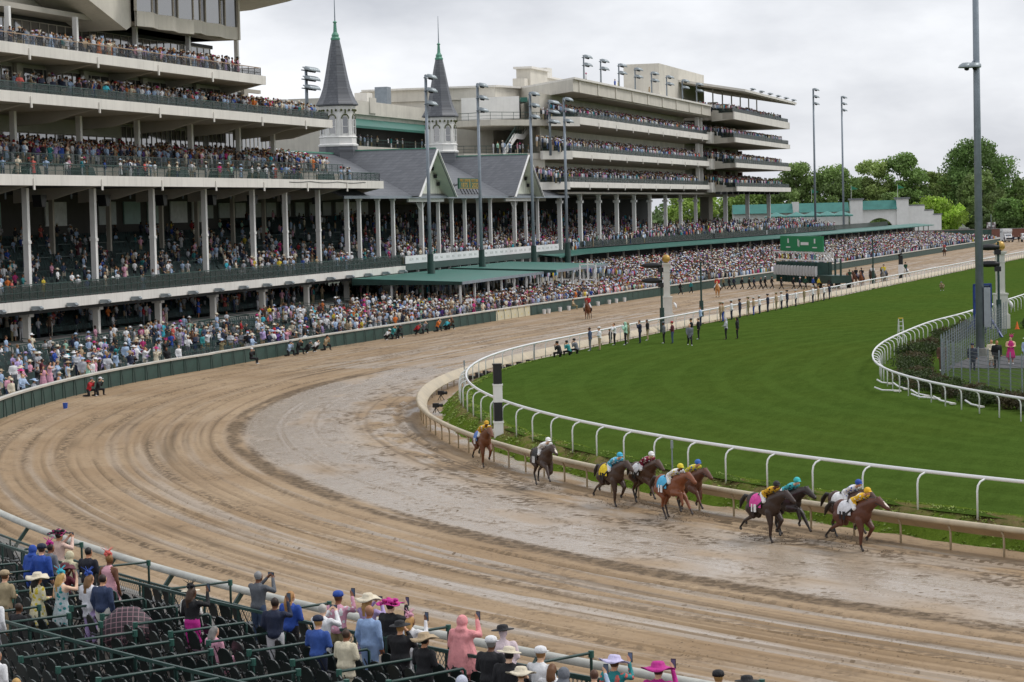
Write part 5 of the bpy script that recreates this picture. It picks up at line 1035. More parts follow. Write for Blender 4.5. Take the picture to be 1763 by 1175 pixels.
# pipe rails between the boxes on the apron and in the bowls
AR = MB()
for r in range(0, 11, 2):
    for x in np.arange(168, 258, 3.1):
        y = wall_n(x) + 1.5 + r / 11 * (82.5 - wall_n(x)); z = .35 + 1.25 * r / 11
        if random.random() < .8: AR.bar((x, y, z + .95), (x + 3.0, wall_n(x + 3) + 1.5 + r / 11 * (82.5 - wall_n(x + 3)), z + .95), .05)
        if random.random() < .6: AR.bar((x, y, z + .95), (x, y + 2.2, z + 1.15), .05)
        AR.bar((x, y, z), (x, y, z + .95), .05)
for y, z in ((91, 6.6), (95, 7.6), (99, 8.6)):
    for x in np.arange(152, 360, 4.2):
        AR.bar((x, y, z + .9), (x + 2.8, y, z + .9), .06); AR.bar((x, y, z), (x, y, z + .9), .05); AR.bar((x + 2.8, y, z), (x + 2.8, y, z + .9), .05)
AR.build('box_rails', M['darkgreen'], None, kind='stuff', label='green pipe rails between the seat boxes of the stands', category='rails')
# ================================================================== LIGHT POLES, FAR BACKGROUND
def lamp_mesh():
    b = MB(); b.loft([[(x_ * r + off, y_ * r, z) for x_, y_ in [(math.cos(a) * 1.25, math.sin(a)) for a in np.linspace(0, 2 * math.pi, 12, endpoint=False)]] for r, z, off in ((.05, .27, 0), (.22, .25, 0), (.34, .14, .05), (.38, 0, .12), (.36, -.03, .12), (.20, -.02, .1))]); b.mi = 1; b.ell((.0, 0, -.08), .17, .13, .10, 8, 5); b.mi = 0; b.bar((-.5, 0, .12), (-.1, 0, .14), .09); return b.mesh('lamp', [M['lamp_metal'], M['black']], True)
LAMP = lamp_mesh()
def light_pole(x, y, z0, z1, r, tiers, per, label, dz=1.35, sp=.85, face=-math.pi / 2, dark=None, group=None, z_from=None):
    o = empty('light_pole', (x, y, z0), label=label, cat='light pole', group=group)
    MB().cyl((0, 0, 0), (0, 0, z1 - z0), r, r * .72, 10).build('pole', M['grey_metal'], o, True, local=True)
    if dark: MB().cyl((0, 0, 0), (0, 0, dark), r * 1.7, r * 1.6, 10).build('pole_base', M['darkgreen'], o, local=True); MB().box(.1, .65, -.35, .35, dark * .3, dark * .85).build('control_box', M['darkgreen'], o, local=True)
    for t in range(tiers):
        z = z1 - z0 - .35 - t * dz; w = (per - 1) * sp / 2 + .3
        c, s = math.cos(face + math.pi / 2), math.sin(face + math.pi / 2); MB().bar((-c * w, -s * w, z), (c * w, s * w, z), .12).build('cross_arm', M['grey_metal'], o, local=True)
        for k in range(per):
            q = (k - (per - 1) / 2) * sp; l_ = ob('lamp', LAMP, o, (c * q + .62 * math.cos(face), s * q + .62 * math.sin(face), z + .02), face); l_.rotation_euler = (0, R_(14), face); l_.scale = (1.3, 1.3, 1.45)
    return o
for i, x in enumerate((275.5, 298.2, 325.1, 345.0)):
    light_pole(x, 82, 1.2, 27.7, .24, 3, 2, ['grey floodlight pole in front of the first gable', 'grey floodlight pole beside the green and gold roof sign', 'grey floodlight pole just past the second gable', 'fourth grey floodlight pole, before the far columns'][i], dark=5.6, dz=1.55, sp=.75)
light_pole(350.5, 85.5, 19.6, 27.6, .2, 3, 4, 'short pole with wide floodlight rack at the clubhouse corner', dz=1.4, sp=.8)
light_pole(272, 95.5, 21.5, 28.9, .24, 3, 5, 'floodlight rack rising behind the top crowd, before the first spire', dz=1.05, sp=.62)
light_pole(562.5, 75, 1, 37.9, .28, 3, 3, 'tall far floodlight pole, the one nearer the clubhouse wing', dz=1.6, sp=.8)
light_pole(615.5, 75, 1, 38.2, .28, 3, 3, 'tall far floodlight pole nearer the white arch', dz=1.6, sp=.8)
for x, c in ((378.4, 'first'), (390.7, 'second'), (404.7, 'third'), (418.1, 'fourth'), (432.5, 'fifth'), (446.6, 'sixth'), (462.3, 'seventh'), (477.4, 'eighth')):
    light_pole(x, 86.6, 31.6, 35.8, .15, 2, 3, f'{c} roof floodlight of the clubhouse row, counted from the spires', dz=1.25, sp=.7)
for i, x in enumerate(np.arange(497, 560, 11.8)):
    o = empty('canopy_lamp', (x, 79, 34.9), label='floodlight on the front edge of the flat canopy', cat='lamp', group='floodlights along the canopy edge')
    for k in range(3): ob('lamp', LAMP, o, (k * .8, -.3, .25), -math.pi / 2)
    MB().bar((-.4, 0, .05), (2.0, 0, .05), .12).build('cross_arm', M['grey_metal'], o, local=True)
bp = empty('light_pole', (171.1, 11.6, .9), label='very tall thick grey pole rising from the infield past the frame top', cat='light pole')
MB().cyl((0, 0, 0), (0, 0, 34), .30, .17, 14).build('pole', M['grey_metal'], bp, True, local=True); MB().cyl((0, 0, 0), (0, 0, .5), .62, .62, 14).build('footing', M['concrete'], bp, local=True)
MB().box(-.25, .05, -.72, -.3, 1.95, 4.65).build('control_box', pmat('grey_box', (.34, .37, .39), .5), bp, local=True)
for s in (-1, 1):
    q = ob('lamp', LAMP, bp, (-.35, .28 * s + .35, 19.75), R_(150)); q.scale = (1.25, 1.25, 1.25)
MB().bar((0, 0, 20.4), (-.5, .35, 19.9), .1).build('bracket', M['grey_metal'], bp, local=True)
# --- trees
def leaf_mat(name, a, b):
    m, n, l, p = nt(name); at_ = n.new('ShaderNodeAttribute'); at_.attribute_name = 'col'; l.new(mixc(n, l, 1.0, at_.outputs['Color'], mixc(n, l, noise(n, l, coords(n, l, 'Object'), .35, 4), a, b), 'MULTIPLY'), p.inputs['Base Color']); p.inputs['Roughness'].default_value = .7
    tr = n.new('ShaderNodeBsdfTranslucent'); l.new(at_.outputs['Color'], tr.inputs[0]); mx = n.new('ShaderNodeMixShader'); mx.inputs[0].default_value = .25; l.new(p.outputs[0], mx.inputs[1]); l.new(tr.outputs[0], mx.inputs[2]); l.new(mx.outputs[0], n['Material Output'].inputs[0]); return m
LEAF = leaf_mat('foliage', (.7, .7, .7), (1.3, 1.3, 1.3)); BARK = pmat('bark', (.07, .055, .04), .9, .2, 3)
def leaf_cloud(cs, N, size, col, rs):
    """leaf quads spread through clumps: cs = list of (centre, radius vector)"""
    cs_ = np.array([c for c, _ in cs]); rd = np.array([r for _, r in cs]); w = np.prod(rd, 1) ** .67; k = rs.choice(len(cs), N, p=w / w.sum())
    d = rs.normal(size=(N, 3)); d /= np.linalg.norm(d, axis=1)[:, None]; q = cs_[k] + d * rd[k] * (rs.random(N)[:, None] ** .28) * (.85 + .3 * rs.random((N, 1)))
    a = rs.normal(size=(N, 3)); a /= np.linalg.norm(a, axis=1)[:, None]; b = np.cross(a, rs.normal(size=(N, 3))); b /= np.linalg.norm(b, axis=1)[:, None]; s = size * (.5 + rs.random(N))[:, None]
    V = np.stack([q - a * s - b * s * .6, q + a * s - b * s * .6, q + a * s * .8 + b * s * .6, q - a * s * .8 + b * s * .6], 1).reshape(-1, 3); F = np.arange(4 * N).reshape(N, 4)
    tone = (.65 + .7 * rs.random(len(cs)))[k] * (.75 + .5 * rs.random(N)); C = np.repeat(np.array(col)[None] * tone[:, None], 4, 0); return V, F, C
def tree(x, y, h, w, col, label, seed, z=0.0, dense=1.0, low=.22, size=.34, name='broadleaf_tree'):
    rs = np.random.default_rng(seed); o = empty(name, (x, y, z), label=label, cat='tree', group='trees beyond the far end of the track'); t = MB()
    t.tube([(0, 0, -.5), (.1, 0, h * .18), (0, .15, h * .42), (.1, 0, h * .72)], [h * .022, h * .018, h * .013, h * .004], 8); cs = []
    for i in range(13):
        a = rs.random() * 6.28; zz_ = h * (low + .05 + (1 - low - .17) * rs.random()); k = math.sin(math.pi * min(1, max(.12, (zz_ / h - low + .1) / (1.08 - low)))) ** .6; r = w * k * (.35 + .5 * rs.random()); c = (r * math.cos(a), r * math.sin(a), zz_)
        t.tube([(0, 0, zz_ * .55), (c[0] * .5, c[1] * .5, zz_ * .8), c], [h * .008, h * .005, h * .002], 5)
    n_ = int(75 * dense)
    for i in range(n_):
        u = rs.random(); zz_ = h * (low + (1 - low) * u * .95); k = max(.15, math.sin(math.pi * (.12 + .82 * u)) ** .7); a = rs.random() * 6.28; r = w * k * math.sqrt(rs.random()) * .9; cr__ = w * (.17 + .17 * rs.random()); cs.append(((r * math.cos(a), r * math.sin(a), zz_), (cr__, cr__, cr__ * .7)))
    t.build('trunk', BARK, o, local=True); V, F, C = leaf_cloud(cs, int(13000 * dense), size, (col[0] * 4.2, col[1] * 3.3, col[2] * 3.6), rs); ob('crown', np_mesh('crown', V, F, LEAF, False, cols=C), o); return o
for i, (x, y, h, w, col, lab, dn) in enumerate((
        (867, 122, 25.5, 8, (.055, .10, .028), 'mid green tree directly behind the clubhouse wing', 1), (870.5, 110, 24.5, 9.5, (.05, .095, .025), 'round mid green tree behind the far light poles', 1), (874, 96, 27, 7.5, (.075, .125, .035), 'thin pale tree with open branches behind the white arch', .55),
        (877, 85.5, 28.5, 8.5, (.05, .10, .025), 'tall round tree behind the stepped white wall', 1), (884, 74, 22.5, 7.5, (.085, .14, .04), 'pale loose tree between two darker tall trees', .8), (884, 60, 32, 12.5, (.035, .075, .018), 'largest dark green tree, beside the tall thick pole', 2.2),
        (806, 68, 12.5, 8.2, (.085, .16, .02), 'low bright green tree beside the stepped white wall', 1), (887, 45, 18, 8, (.045, .085, .022), 'dark tree partly hidden by the red-roofed building', 1), (812, 45, 11.5, 5.0, (.04, .085, .02), 'dense dark tree above the parked white truck', .9), (808, 54, 9.0, 4.2, (.035, .065, .02), 'small dark tree just left of the banner post', .8),
        (842, 56, 21, 6.5, (.05, .09, .025), 'slim tree rising behind the banner post', .9), (888, 162, 19, 9, (.085, .15, .03), 'bright tree seen between the clubhouse columns', 1), (893, 143, 19, 10, (.06, .11, .025), 'tree seen under the clubhouse wing, by the stair core', 1), (896, 132, 20.5, 9, (.05, .10, .025), 'tree seen under the outer end of the clubhouse wing', 1),
        (905, 104, 21, 9, (.045, .085, .022), 'dark tree in the gap between the far light poles', 1), (812, 36, 13, 5, (.06, .12, .02), 'leafy tree at the frame edge above the second van', .9), (830, 85, 14, 6, (.05, .095, .025), 'tree seen through the white arch', .9))):
    tree(x, y, h, w * 1.2, col, lab, 140 + i, dense=dn, low=.12 if h < 15 else .2)
rs = np.random.default_rng(5); cs = [((x, y, 4 + 5 * rs.random()), (7, 7, 5 + 3 * rs.random())) for x, y in zip(np.linspace(930, 960, 46), np.linspace(330, -330, 46))]; V, F, C = leaf_cloud(cs, 16000, .8, (.13, .20, .07), rs)
ob('distant_woods', np_mesh('distant_woods', V, F, LEAF, False, cols=C), kind='stuff', label='low belt of distant green woods behind the track', category='woods')
# --- white arch gate with stepped wall and teal roofs, facing the camera
ya = R_(14.7 - 90)    # runs across the view
AG = empty('arch_gateway', (781, 78, 0), R_(-75.3), label='white arched gateway with stepped wall and teal roof at the track end', cat='gateway')
wm = pmat('painted_block', (.74, .74, .71), .6, .05, .6, streak=.1); cap = pmat('grey_coping', (.20, .21, .22), .7)
MB().prism([(3.3, -1), (13.6, -1), (13.6, 7.2), (11.2, 7.2), (11.2, 8.6), (8.4, 8.6), (8.4, 10.2), (3.3, 10.2)], 1, -.6, .6).build('stepped_wall', wm, AG, local=True)
for a, b_, z in ((11.0, 13.9, 7.2), (8.2, 11.0, 8.6), (3.3, 8.2, 10.2)): MB().box(a, b_, -.8, .8, z, z + .35).build('coping', cap, AG, local=True)
for x in (1.3, -13.2):
    MB().box(x - 1.9, x + 1.9, -1.4, 1.4, -1, 12.4).build('pillar', wm, AG, local=True); MB().box(x - 2.3, x + 2.3, -1.8, 1.8, 12.4, 12.95).build('pillar_cap', cap, AG, local=True)
arch = [(-11.3, -1), (-10.4, -1)] + [(-5.9 + 4.5 * math.cos(R_(a)), 2.4 + 4.2 * math.sin(R_(a))) for a in range(180, -1, -15)] + [(-1.4, -1), (-.6, -1), (-.6, 9.4), (-11.3, 9.4)]
MB().prism(arch, 1, -.7, .7).build('arch_wall', wm, AG, local=True)
MB().prism([(-1.9, 9.3), (2.2, 9.3), (0, 12.1)], 0, -11.3, -.6).build('teal_roof', M['tealroof'], AG, local=True)
for a, b_ in ((-31, -15.2), (-52, -33)):
    MB().box(a, b_, 3, 3.6, -1, 9.2).build('gallery_wall', wm, AG, local=True); MB().prism([(1.0, 8.9), (6, 8.9), (3.6, 11.8)], 0, a, b_).build('teal_roof', M['tealroof'], AG, local=True)
MB().box(-33, -31, 2, 5, -1, 12.3).build('pillar', wm, AG, local=True)
for x, z, y, lab in ((781, 12.9, 78, 'stepped wall pillar'), (777.3, 12.9, 92.2, 'far arch pillar'), (774, 12.2, 104.3, 'gallery pillar')):
    fo = empty('flag', (x, y, z), R_(-75), label=f'small green flag on white pole above the {lab}', cat='flag'); MB().cyl((0, 0, 0), (0, 0, 4.2), .06, .04, 6).build('pole', M['white'], fo, local=True)
    MB().loft([[(.05 + k * .28, .12 * math.sin(k * 1.1), 4.0 - k * .12), (.05 + k * .28, .12 * math.sin(k * 1.1 + .3), 2.7 + k * .04)] for k in range(9)], False, False).build('cloth', pmat('flag_green', (.03, .22, .12), .7), fo, local=True)
for i, (x, y) in enumerate(((696, 104), (698, 98.5), (699, 94), (700, 90), (701, 86))):
    u = empty('market_umbrella', (x, y, 5.2), label=f'{["first", "second", "third", "fourth", "fifth"][i]} teal market umbrella of the terrace row behind the light poles', cat='umbrella'); MB().cyl((0, 0, 0), (0, 0, 3.9), .06, n=6).build('pole', M['white'], u, local=True); MB().rev([(3.3, 2.9), (3.25, 3.05), (1.6, 3.6), (.05, 4.2)], 8).build('canopy', M['tealroof'], u, local=True); MB().rev([(3.3, 2.6), (3.3, 2.9)], 8, caps=False).build('valance', M['awning'], u, local=True)
# walls, hedge screen, trucks, banner post, red-roofed building
bw = empty('brick_boundary_wall', (730, 45, 0), label='low red brick wall behind the parked white trucks', cat='wall'); MB().bar((724, 72, 1.1), (738, 20, 1.1), .4, 3.6).build('brickwork', M['brick'], bw); MB().bar((724, 72, 2.95), (738, 20, 2.95), .6, .15).build('coping', M['concrete'], bw)
hs = empty('screened_fence', (690, 55, 0), label='dark green screened fence at the end of the crowd', cat='fence'); MB().bar((694, 66, 1.4), (706, 44.3, 1.4), .1, 3.4).build('screen', M['wallgreen'], hs)
for k in range(8): MB().cyl((694 + 12 * k / 7, 66 - 21.7 * k / 7 + .15, -.4), (694 + 12 * k / 7, 66 - 21.7 * k / 7 + .15, 3.3), .06, n=5).build('post', M['darkgreen'], hs)
def truck(x, y, rz, label, box=True):
    o = empty('truck', (x, y, 0), rz, label=label, cat='truck'); wp_ = pmat('truck_white', (.80, .80, .80), .3, .03); b = MB()
    b.prism([(2.9, .55), (2.9, 1.35), (1.8, 1.55), (1.2, 2.25), (-.3, 2.25), (-.3, .55)], 1, -.95, .95); b.build('cab', wp_, o, local=True)
    MB().add([(1.83, -.8, 1.58), (1.83, .8, 1.58), (1.27, .72, 2.16), (1.27, -.72, 2.16)], [(0, 1, 2, 3)]).build('windscreen', M['glass'], o, local=True)
    for s in (-1, 1): MB().add([(1.5, s * .955, 1.5), (.2, s * .955, 1.5), (.2, s * .955, 2.12), (1.1, s * .955, 2.12)], [(0, 1, 2, 3)]).build('side_window', M['glass'], o, local=True)
    MB().box(2.9, 2.96, -.75, .75, .75, 1.2).build('grille', M['black'], o, local=True)
    for s in (-1, 1): MB().box(2.9, 2.97, s * .9 - .16, s * .9 + .1, .95, 1.25).build('headlight', M['cleanwhite'], o, local=True)
    if box:
        MB().prism([(-.35, .6), (-.35, 2.3), (.55, 2.9), (.55, 3.55), (-5.2, 3.55), (-5.2, .6)], 1, -1.2, 1.2).build('body', wp_, o, local=True)
        for s in (-1, 1):
            for k in range(2): MB().box(-3.2 - k * 1.2, -2.6 - k * 1.2, s * 1.2 - .02, s * 1.2 + .02, 2.5, 3.0).build('side_window', M['glass'], o, local=True)
    else: MB().box(-2.6, -.35, -.95, .95, .55, 2.3).build('body', wp_, o, local=True)
    for wx in (1.9, -3.2 if box else -1.7):
        for s in (-1, 1): w = MB().cyl((wx, s * .95 - .13, .42), (wx, s * .95 + .13, .42), .42, n=14).build('wheel', M['black'], o, local=True); MB().cyl((wx, s * 1.09 - .01, .42), (wx, s * 1.09 + .01, .42), .2, n=10).build('rim', M['grey_metal'], w, local=True)
truck(672.5, 38.0, R_(192), 'white box truck with cab parked at the end of the dirt'); truck(671.5, 33.2, R_(188), 'second white van cut off by the frame edge', False)
bn = empty('banner_post', (732, 46, 0), label='thin post carrying two white banners with dark pictures', cat='sign'); MB().cyl((0, 0, 0), (0, 0, 7.2), .08, n=6).build('post', M['grey_metal'], bn, local=True)
def pic_mat():
    m, n, l, p = nt('banner_picture'); l.new(mixc(n, l, ramp(n, l, noise(n, l, coords(n, l, 'Object'), 1.1, 3), .45, .52), (.75, .74, .73), (.16, .12, .12)), p.inputs['Base Color']); return m
pmx = pic_mat()
for s in (-1, 1): MB().box(-.03, .03, s * .75 - .55, s * .75 + .55, 2.2, 4.9).build('banner', pmx, bn, local=True)
rb = empty('red_roofed_building', (970, 46, 0), label='brick building with pale red roof at the frame edge behind the trees', cat='building'); MB().box(968, 990, 34, 55.5, 0, 12.5).build('wall', M['brick'], rb); MB().box(967.5, 990.5, 33.5, 56, 12.5, 13.6).build('cornice', M['beige'], rb); MB().prism([(33.3, 13.6), (56.2, 13.6), (53, 16.4), (36.5, 16.4)], 0, 967.3, 990.5).build('roof', pmat('pale_red_roof', (.34, .16, .14), .7), rb)
for k in range(3):
    w = MB().box(967.85, 967.98, 50.6 - k * 4, 52.8 - k * 4, 6.2, 10.4).build('window', M['glass'], rb); MB().box(967.75, 967.84, 50.4 - k * 4, 53.0 - k * 4, 8.1, 8.4).build('frame', M['white'], w)
# ================================================================== HORSES, RIDERS, GATE, FIELD
HM = [omat('horse_coat', 'c_coat', .45), omat('horse_dark', 'c_dark', .5), pmat('hoof', (.05, .04, .035), .6), omat('horse_mark', 'c_mark', .6)]
HORSE = {}
def horse_mesh(pose):
    if pose in HORSE: return HORSE[pose]
    b = MB(); Z = []
    def part(m, pts, rs): limb(b, pts, rs, 10); [Z.append((m, pts[i], pts[i + 1], min(rs[i], rs[i + 1]))) for i in range(len(pts) - 1)]
    rings = []
    for x, z, rx, rz_ in ((-.82, 1.26, .10, .14), (-.74, 1.28, .20, .24), (-.55, 1.28, .265, .31), (-.25, 1.22, .265, .30), (.05, 1.17, .285, .33), (.32, 1.20, .28, .36), (.55, 1.24, .235, .34), (.70, 1.24, .15, .24), (.76, 1.25, .06, .12)):
        rings.append([(x, rx * math.cos(a), z + rz_ * math.sin(a)) for a in np.linspace(0, 2 * math.pi, 16, endpoint=False)])
    b.loft(rings); Z.append((0, (-.6, 0, 1.27), (.55, 0, 1.22), .27))
    run = pose.startswith('run'); nk = ((.48, 0, 1.42), (.84, 0, 1.56), (1.17, 0, 1.66)) if run else ((.48, 0, 1.42), (.72, 0, 1.70), (.88, 0, 1.95))
    part(0, [nk[0], nk[1], nk[2]], [.23, .165, .115]); part(0, [(.52, 0, 1.25), (.82, 0, 1.46), nk[2]], [.17, .13, .09])
    hd = (nk[2][0] + .42, 0, nk[2][2] - .22) if run else (nk[2][0] + .30, 0, nk[2][2] - .36); md = tuple((np.array(nk[2]) * .55 + np.array(hd) * .45))
    part(0, [nk[2], md], [.125, .105]); part(0, [md, hd], [.10, .068]); Z.append((3, (md[0] + .03, 0, md[2] + .08), (hd[0], 0, hd[2] + .05), .03))
    for s in (-1, 1): part(0, [(nk[2][0] - .02, s * .06, nk[2][2] + .08), (nk[2][0] + .0, s * .075, nk[2][2] + .21)], [.032, .012])
    part(1, [(.50, 0, 1.60), (nk[1][0] - .1, 0, nk[1][2] + .13), (nk[2][0] - .06, 0, nk[2][2] + .09)], [.035, .045, .035])
    tl = [(-.80, 0, 1.42), (-1.05, 0, 1.42), (-1.28, .03, 1.22), (-1.42, .05, .98)] if run else [(-.80, 0, 1.42), (-.95, 0, 1.30), (-.98, .02, .95), (-.96, .02, .65)]
    part(1, tl, [.05, .075, .085, .03])
    L = {'run1': [((.42, 1.0), (.78, .86), (1.02, .52), (1.12, .40)), ((.40, 1.0), (.52, .62), (.30, .50), (.22, .42)), ((-.55, 1.05), (-.30, .84), (-.56, .52), (-.36, .14)), ((-.6, 1.05), (-.50, .80), (-.88, .58), (-.98, .22))],
         'run2': [((.42, 1.0), (.50, .60), (.46, .22), (.52, .08)), ((.40, 1.0), (.70, .74), (.52, .46), (.40, .40)), ((-.55, 1.05), (-.42, .82), (-.88, .62), (-1.16, .36)), ((-.6, 1.05), (-.55, .80), (-1.02, .70), (-1.28, .52))],
         'run3': [((.42, 1.0), (.86, 1.0), (.98, .64), (.90, .54)), ((.40, 1.0), (.74, .80), (1.00, .46), (1.10, .34)), ((-.55, 1.05), (-.22, .80), (-.32, .44), (-.12, .10)), ((-.6, 1.05), (-.40, .80), (-.62, .48), (-.46, .10))],
         'stand': [((.42, 1.0), (.46, .60), (.45, .22), (.48, .09)), ((.40, 1.0), (.44, .60), (.43, .22), (.46, .09)), ((-.55, 1.05), (-.44, .82), (-.66, .52), (-.62, .10)), ((-.6, 1.05), (-.48, .82), (-.70, .52), (-.66, .10))],
         'walk': [((.42, 1.0), (.62, .62), (.60, .26), (.68, .12)), ((.40, 1.0), (.36, .60), (.22, .24), (.24, .09)), ((-.55, 1.05), (-.34, .82), (-.50, .50), (-.36, .09)), ((-.6, 1.05), (-.58, .82), (-.86, .54), (-.92, .12))]}[pose]
    for i, (a, k, c, e) in enumerate(L):
        s = 1 if i % 2 else -1; front = i < 2; y = s * (.15 if front else .16); P = [(q[0], y, q[1]) for q in (a, k, c, e)]
        part(0, [P[0], P[1]], [.15 if front else .20, .085 if front else .11]); part(0 if not front else 0, [P[1], P[2]], [.078 if front else .085, .048]); d = np.array(P[3]) - np.array(P[2])
        part(1, [P[2], P[3]], [.046, .036]); h = (P[3][0] + .05, y, P[3][2] - .05); part(2, [P[3], h], [.042, .052])
    HORSE[pose] = fuse(b, 'horse', .028, Z, HM); return HORSE[pose]
cloth_m = None
def horse(x, y, rz, pose, coat, dark, label, cloth=None, z=0.0, mark=None, s=1.0, group=None, saddle=True):
    c = hexc(coat); o = ob('horse', horse_mesh(pose), None, (x, y, z), rz, label, 'horse', group, c_coat=c, c_dark=hexc(dark), c_mark=hexc(mark) if mark else c); o.scale = (s, s, s)
    if cloth:
        b = MB(); b.loft([[(-.42 + .62 * k, math.sin(a) * .325, 1.20 + .355 * math.cos(a)) for a in np.linspace(-1.75, 1.75, 11)] for k in (0, .25, .5, .75, 1)], False, False); q = b.mesh('saddle_cloth', M['any'], True); ob('saddle_cloth', q, o, c_any=hexc(cloth), c_pat=CL['white'], pat=.0)
        t_ = hexc('f4f4f4') if cloth not in ('f0f0f0', 'e6c81e', 'd8d8dc') else hexc('16161a')
        for sd_ in (-1, 1): b = MB(); b.box(-.30, -.24, sd_ * .335 - .006, sd_ * .335 + .006, .98, 1.24); b.box(-.16, -.04, sd_ * .335 - .006, sd_ * .335 + .006, .98, 1.24); ob('number', b.mesh('number', M['any']), o, c_any=t_, c_pat=t_, pat=0.0)
    if saddle: b = MB(); b.loft([[(x_, w_ * math.sin(a), z_ + .02 + w_ * .35 * math.cos(a)) for a in np.linspace(-1.6, 1.6, 7)] for x_, w_, z_ in ((-.12, .2, 1.52), (.05, .16, 1.50), (.22, .18, 1.53))], False, False); b.build('saddle', M['black'], o, True, local=True)
    # bridle and reins
    run = pose.startswith('run'); hx, hz = (1.42, 1.52) if run else (1.02, 1.76); b = MB(); b.tube([(hx, .09, hz), (.75, .12, 1.66), (.38, .08, 1.72)], .012, 4); b.tube([(hx, -.09, hz), (.75, -.12, 1.66), (.38, -.08, 1.72)], .012, 4); b.build('reins', M['black'], o, local=True); return o
def tang(ph): return math.atan2(-math.sin(R_(ph)), -math.cos(R_(ph)))
racers = [  # phi, R, pose, coat, dark, cloth, cap, silks, sleeve pattern, horse label, jockey label
    (31.9, 113.35, 'run2', '6a3c20', '23140c', '5a7fc0', 'd9a92c', 'e0b02c', 'f0f0f0', 'bay racehorse running last of the field', 'last jockey, in yellow silks and yellow cap'),
    (36.6, 113.9, 'run1', '3c281c', '15100c', '2a2a2a', 'f0f0f0', 'f0f0f0', None, 'dark racehorse with black saddle cloth, second from last', 'jockey all in white silks and white cap'),
    (40.35, 114.35, 'run2', '3f2a1e', '17110d', 'e6c81e', '3fb4d8', '58b8d8', 'f0f0f0', 'dark racehorse with bright yellow saddle cloth', 'jockey in turquoise cap on the horse with yellow cloth'),
    (40.6, 113.2, 'run1', '4a3020', '1a120d', 'd8d8dc', 'f0f0f0', '8a2440', 'f0f0f0', 'dark racehorse tucked on the rail behind the yellow cloth', 'jockey in maroon silks and white cap on the rail'),
    (42.9, 114.7, 'run3', '7c4526', '2a1810', '4fb0d8', 'e6d23c', 'f0f0f0', 'e6d23c', 'chestnut racehorse with turquoise saddle cloth', 'jockey in white and yellow on the turquoise cloth'),
    (42.5, 113.4, 'run1', '5c3420', '20140d', 'd84a5a', '3a6cb8', 'e8d84a', '4a6cc8', 'racehorse with red saddle cloth against the rail', 'jockey in yellow silks and blue cap on the red cloth'),
    (46.4, 115.5, 'run2', '35241c', '120d0b', 'd8459a', '2a2a2a', 'e0b030', '2a2a2a', 'dark racehorse with pink saddle cloth on the outside', 'jockey in gold silks and black cap on the pink cloth'),
    (46.2, 114.3, 'run3', '2a1f1a', '0f0c0a', '2a3a6a', '3cc0c0', '48b8c0', '2a2a2a', 'nearly black racehorse beyond the pink cloth', 'jockey in turquoise silks and turquoise cap near the front'),
    (47.2, 113.2, 'run1', '4a2e20', '1a120d', 'f0f0f0', '2a50a8', 'f0f0f0', '3a5cc0', 'bay racehorse with white saddle cloth along the rail', 'jockey in white and blue silks and blue cap'),
    (48.2, 114.6, 'run2', '5a3222', '1c120d', 'd8d8dc', 'e8b82a', 'f0c030', 'f0f0f0', 'leading bay racehorse with white nose', 'leading jockey in yellow cap and white sleeves')]
for i, (ph, r, pose, coat, dark, cloth, capc, silk, pat, hl, jl) in enumerate(racers):
    x, y, _ = PC(ph, r); a = tang(ph) + R_(random.uniform(-2, 2)); z = .03
    horse(x, y, a, pose, coat, dark, hl, cloth, z, 'e8dccb' if i in (9, 1) else None, group='racehorses in the race', s=1.04)
    person(x + .02 * math.cos(a), y + .02 * math.sin(a), z + .78, a, hexc(silk), hexc('e8e8e8'), jl, 'reins', 'trousers', 'jockey', 'helmet', hexc(capc), h=1.62, vox=.03, shoe='black', pat=hexc(pat) if pat else None, group='jockeys in the race')
# mud thrown up by the hooves
mv = MB()
for i, (ph, r, *_) in enumerate(racers):
    for k in range(80):
        q = random.Random(i * 100 + k); p = PC(ph - q.choice((-.45, .1, .5)) - q.gauss(0, .12), r + q.gauss(0, .2), abs(q.gauss(0, .10)) * (1 if q.random() < .85 else 2.2)); e = q.uniform(.006, .02); mv.ell(p, e * q.uniform(.8, 1.8), e, e * q.uniform(.6, 1.3), 5, 3)
mv.build('mud_splashes', pmat('wet_mud', (.10, .07, .04), .3, .2, 5), None, kind='stuff', label='clods of wet mud thrown up behind the racehorses', category='mud')
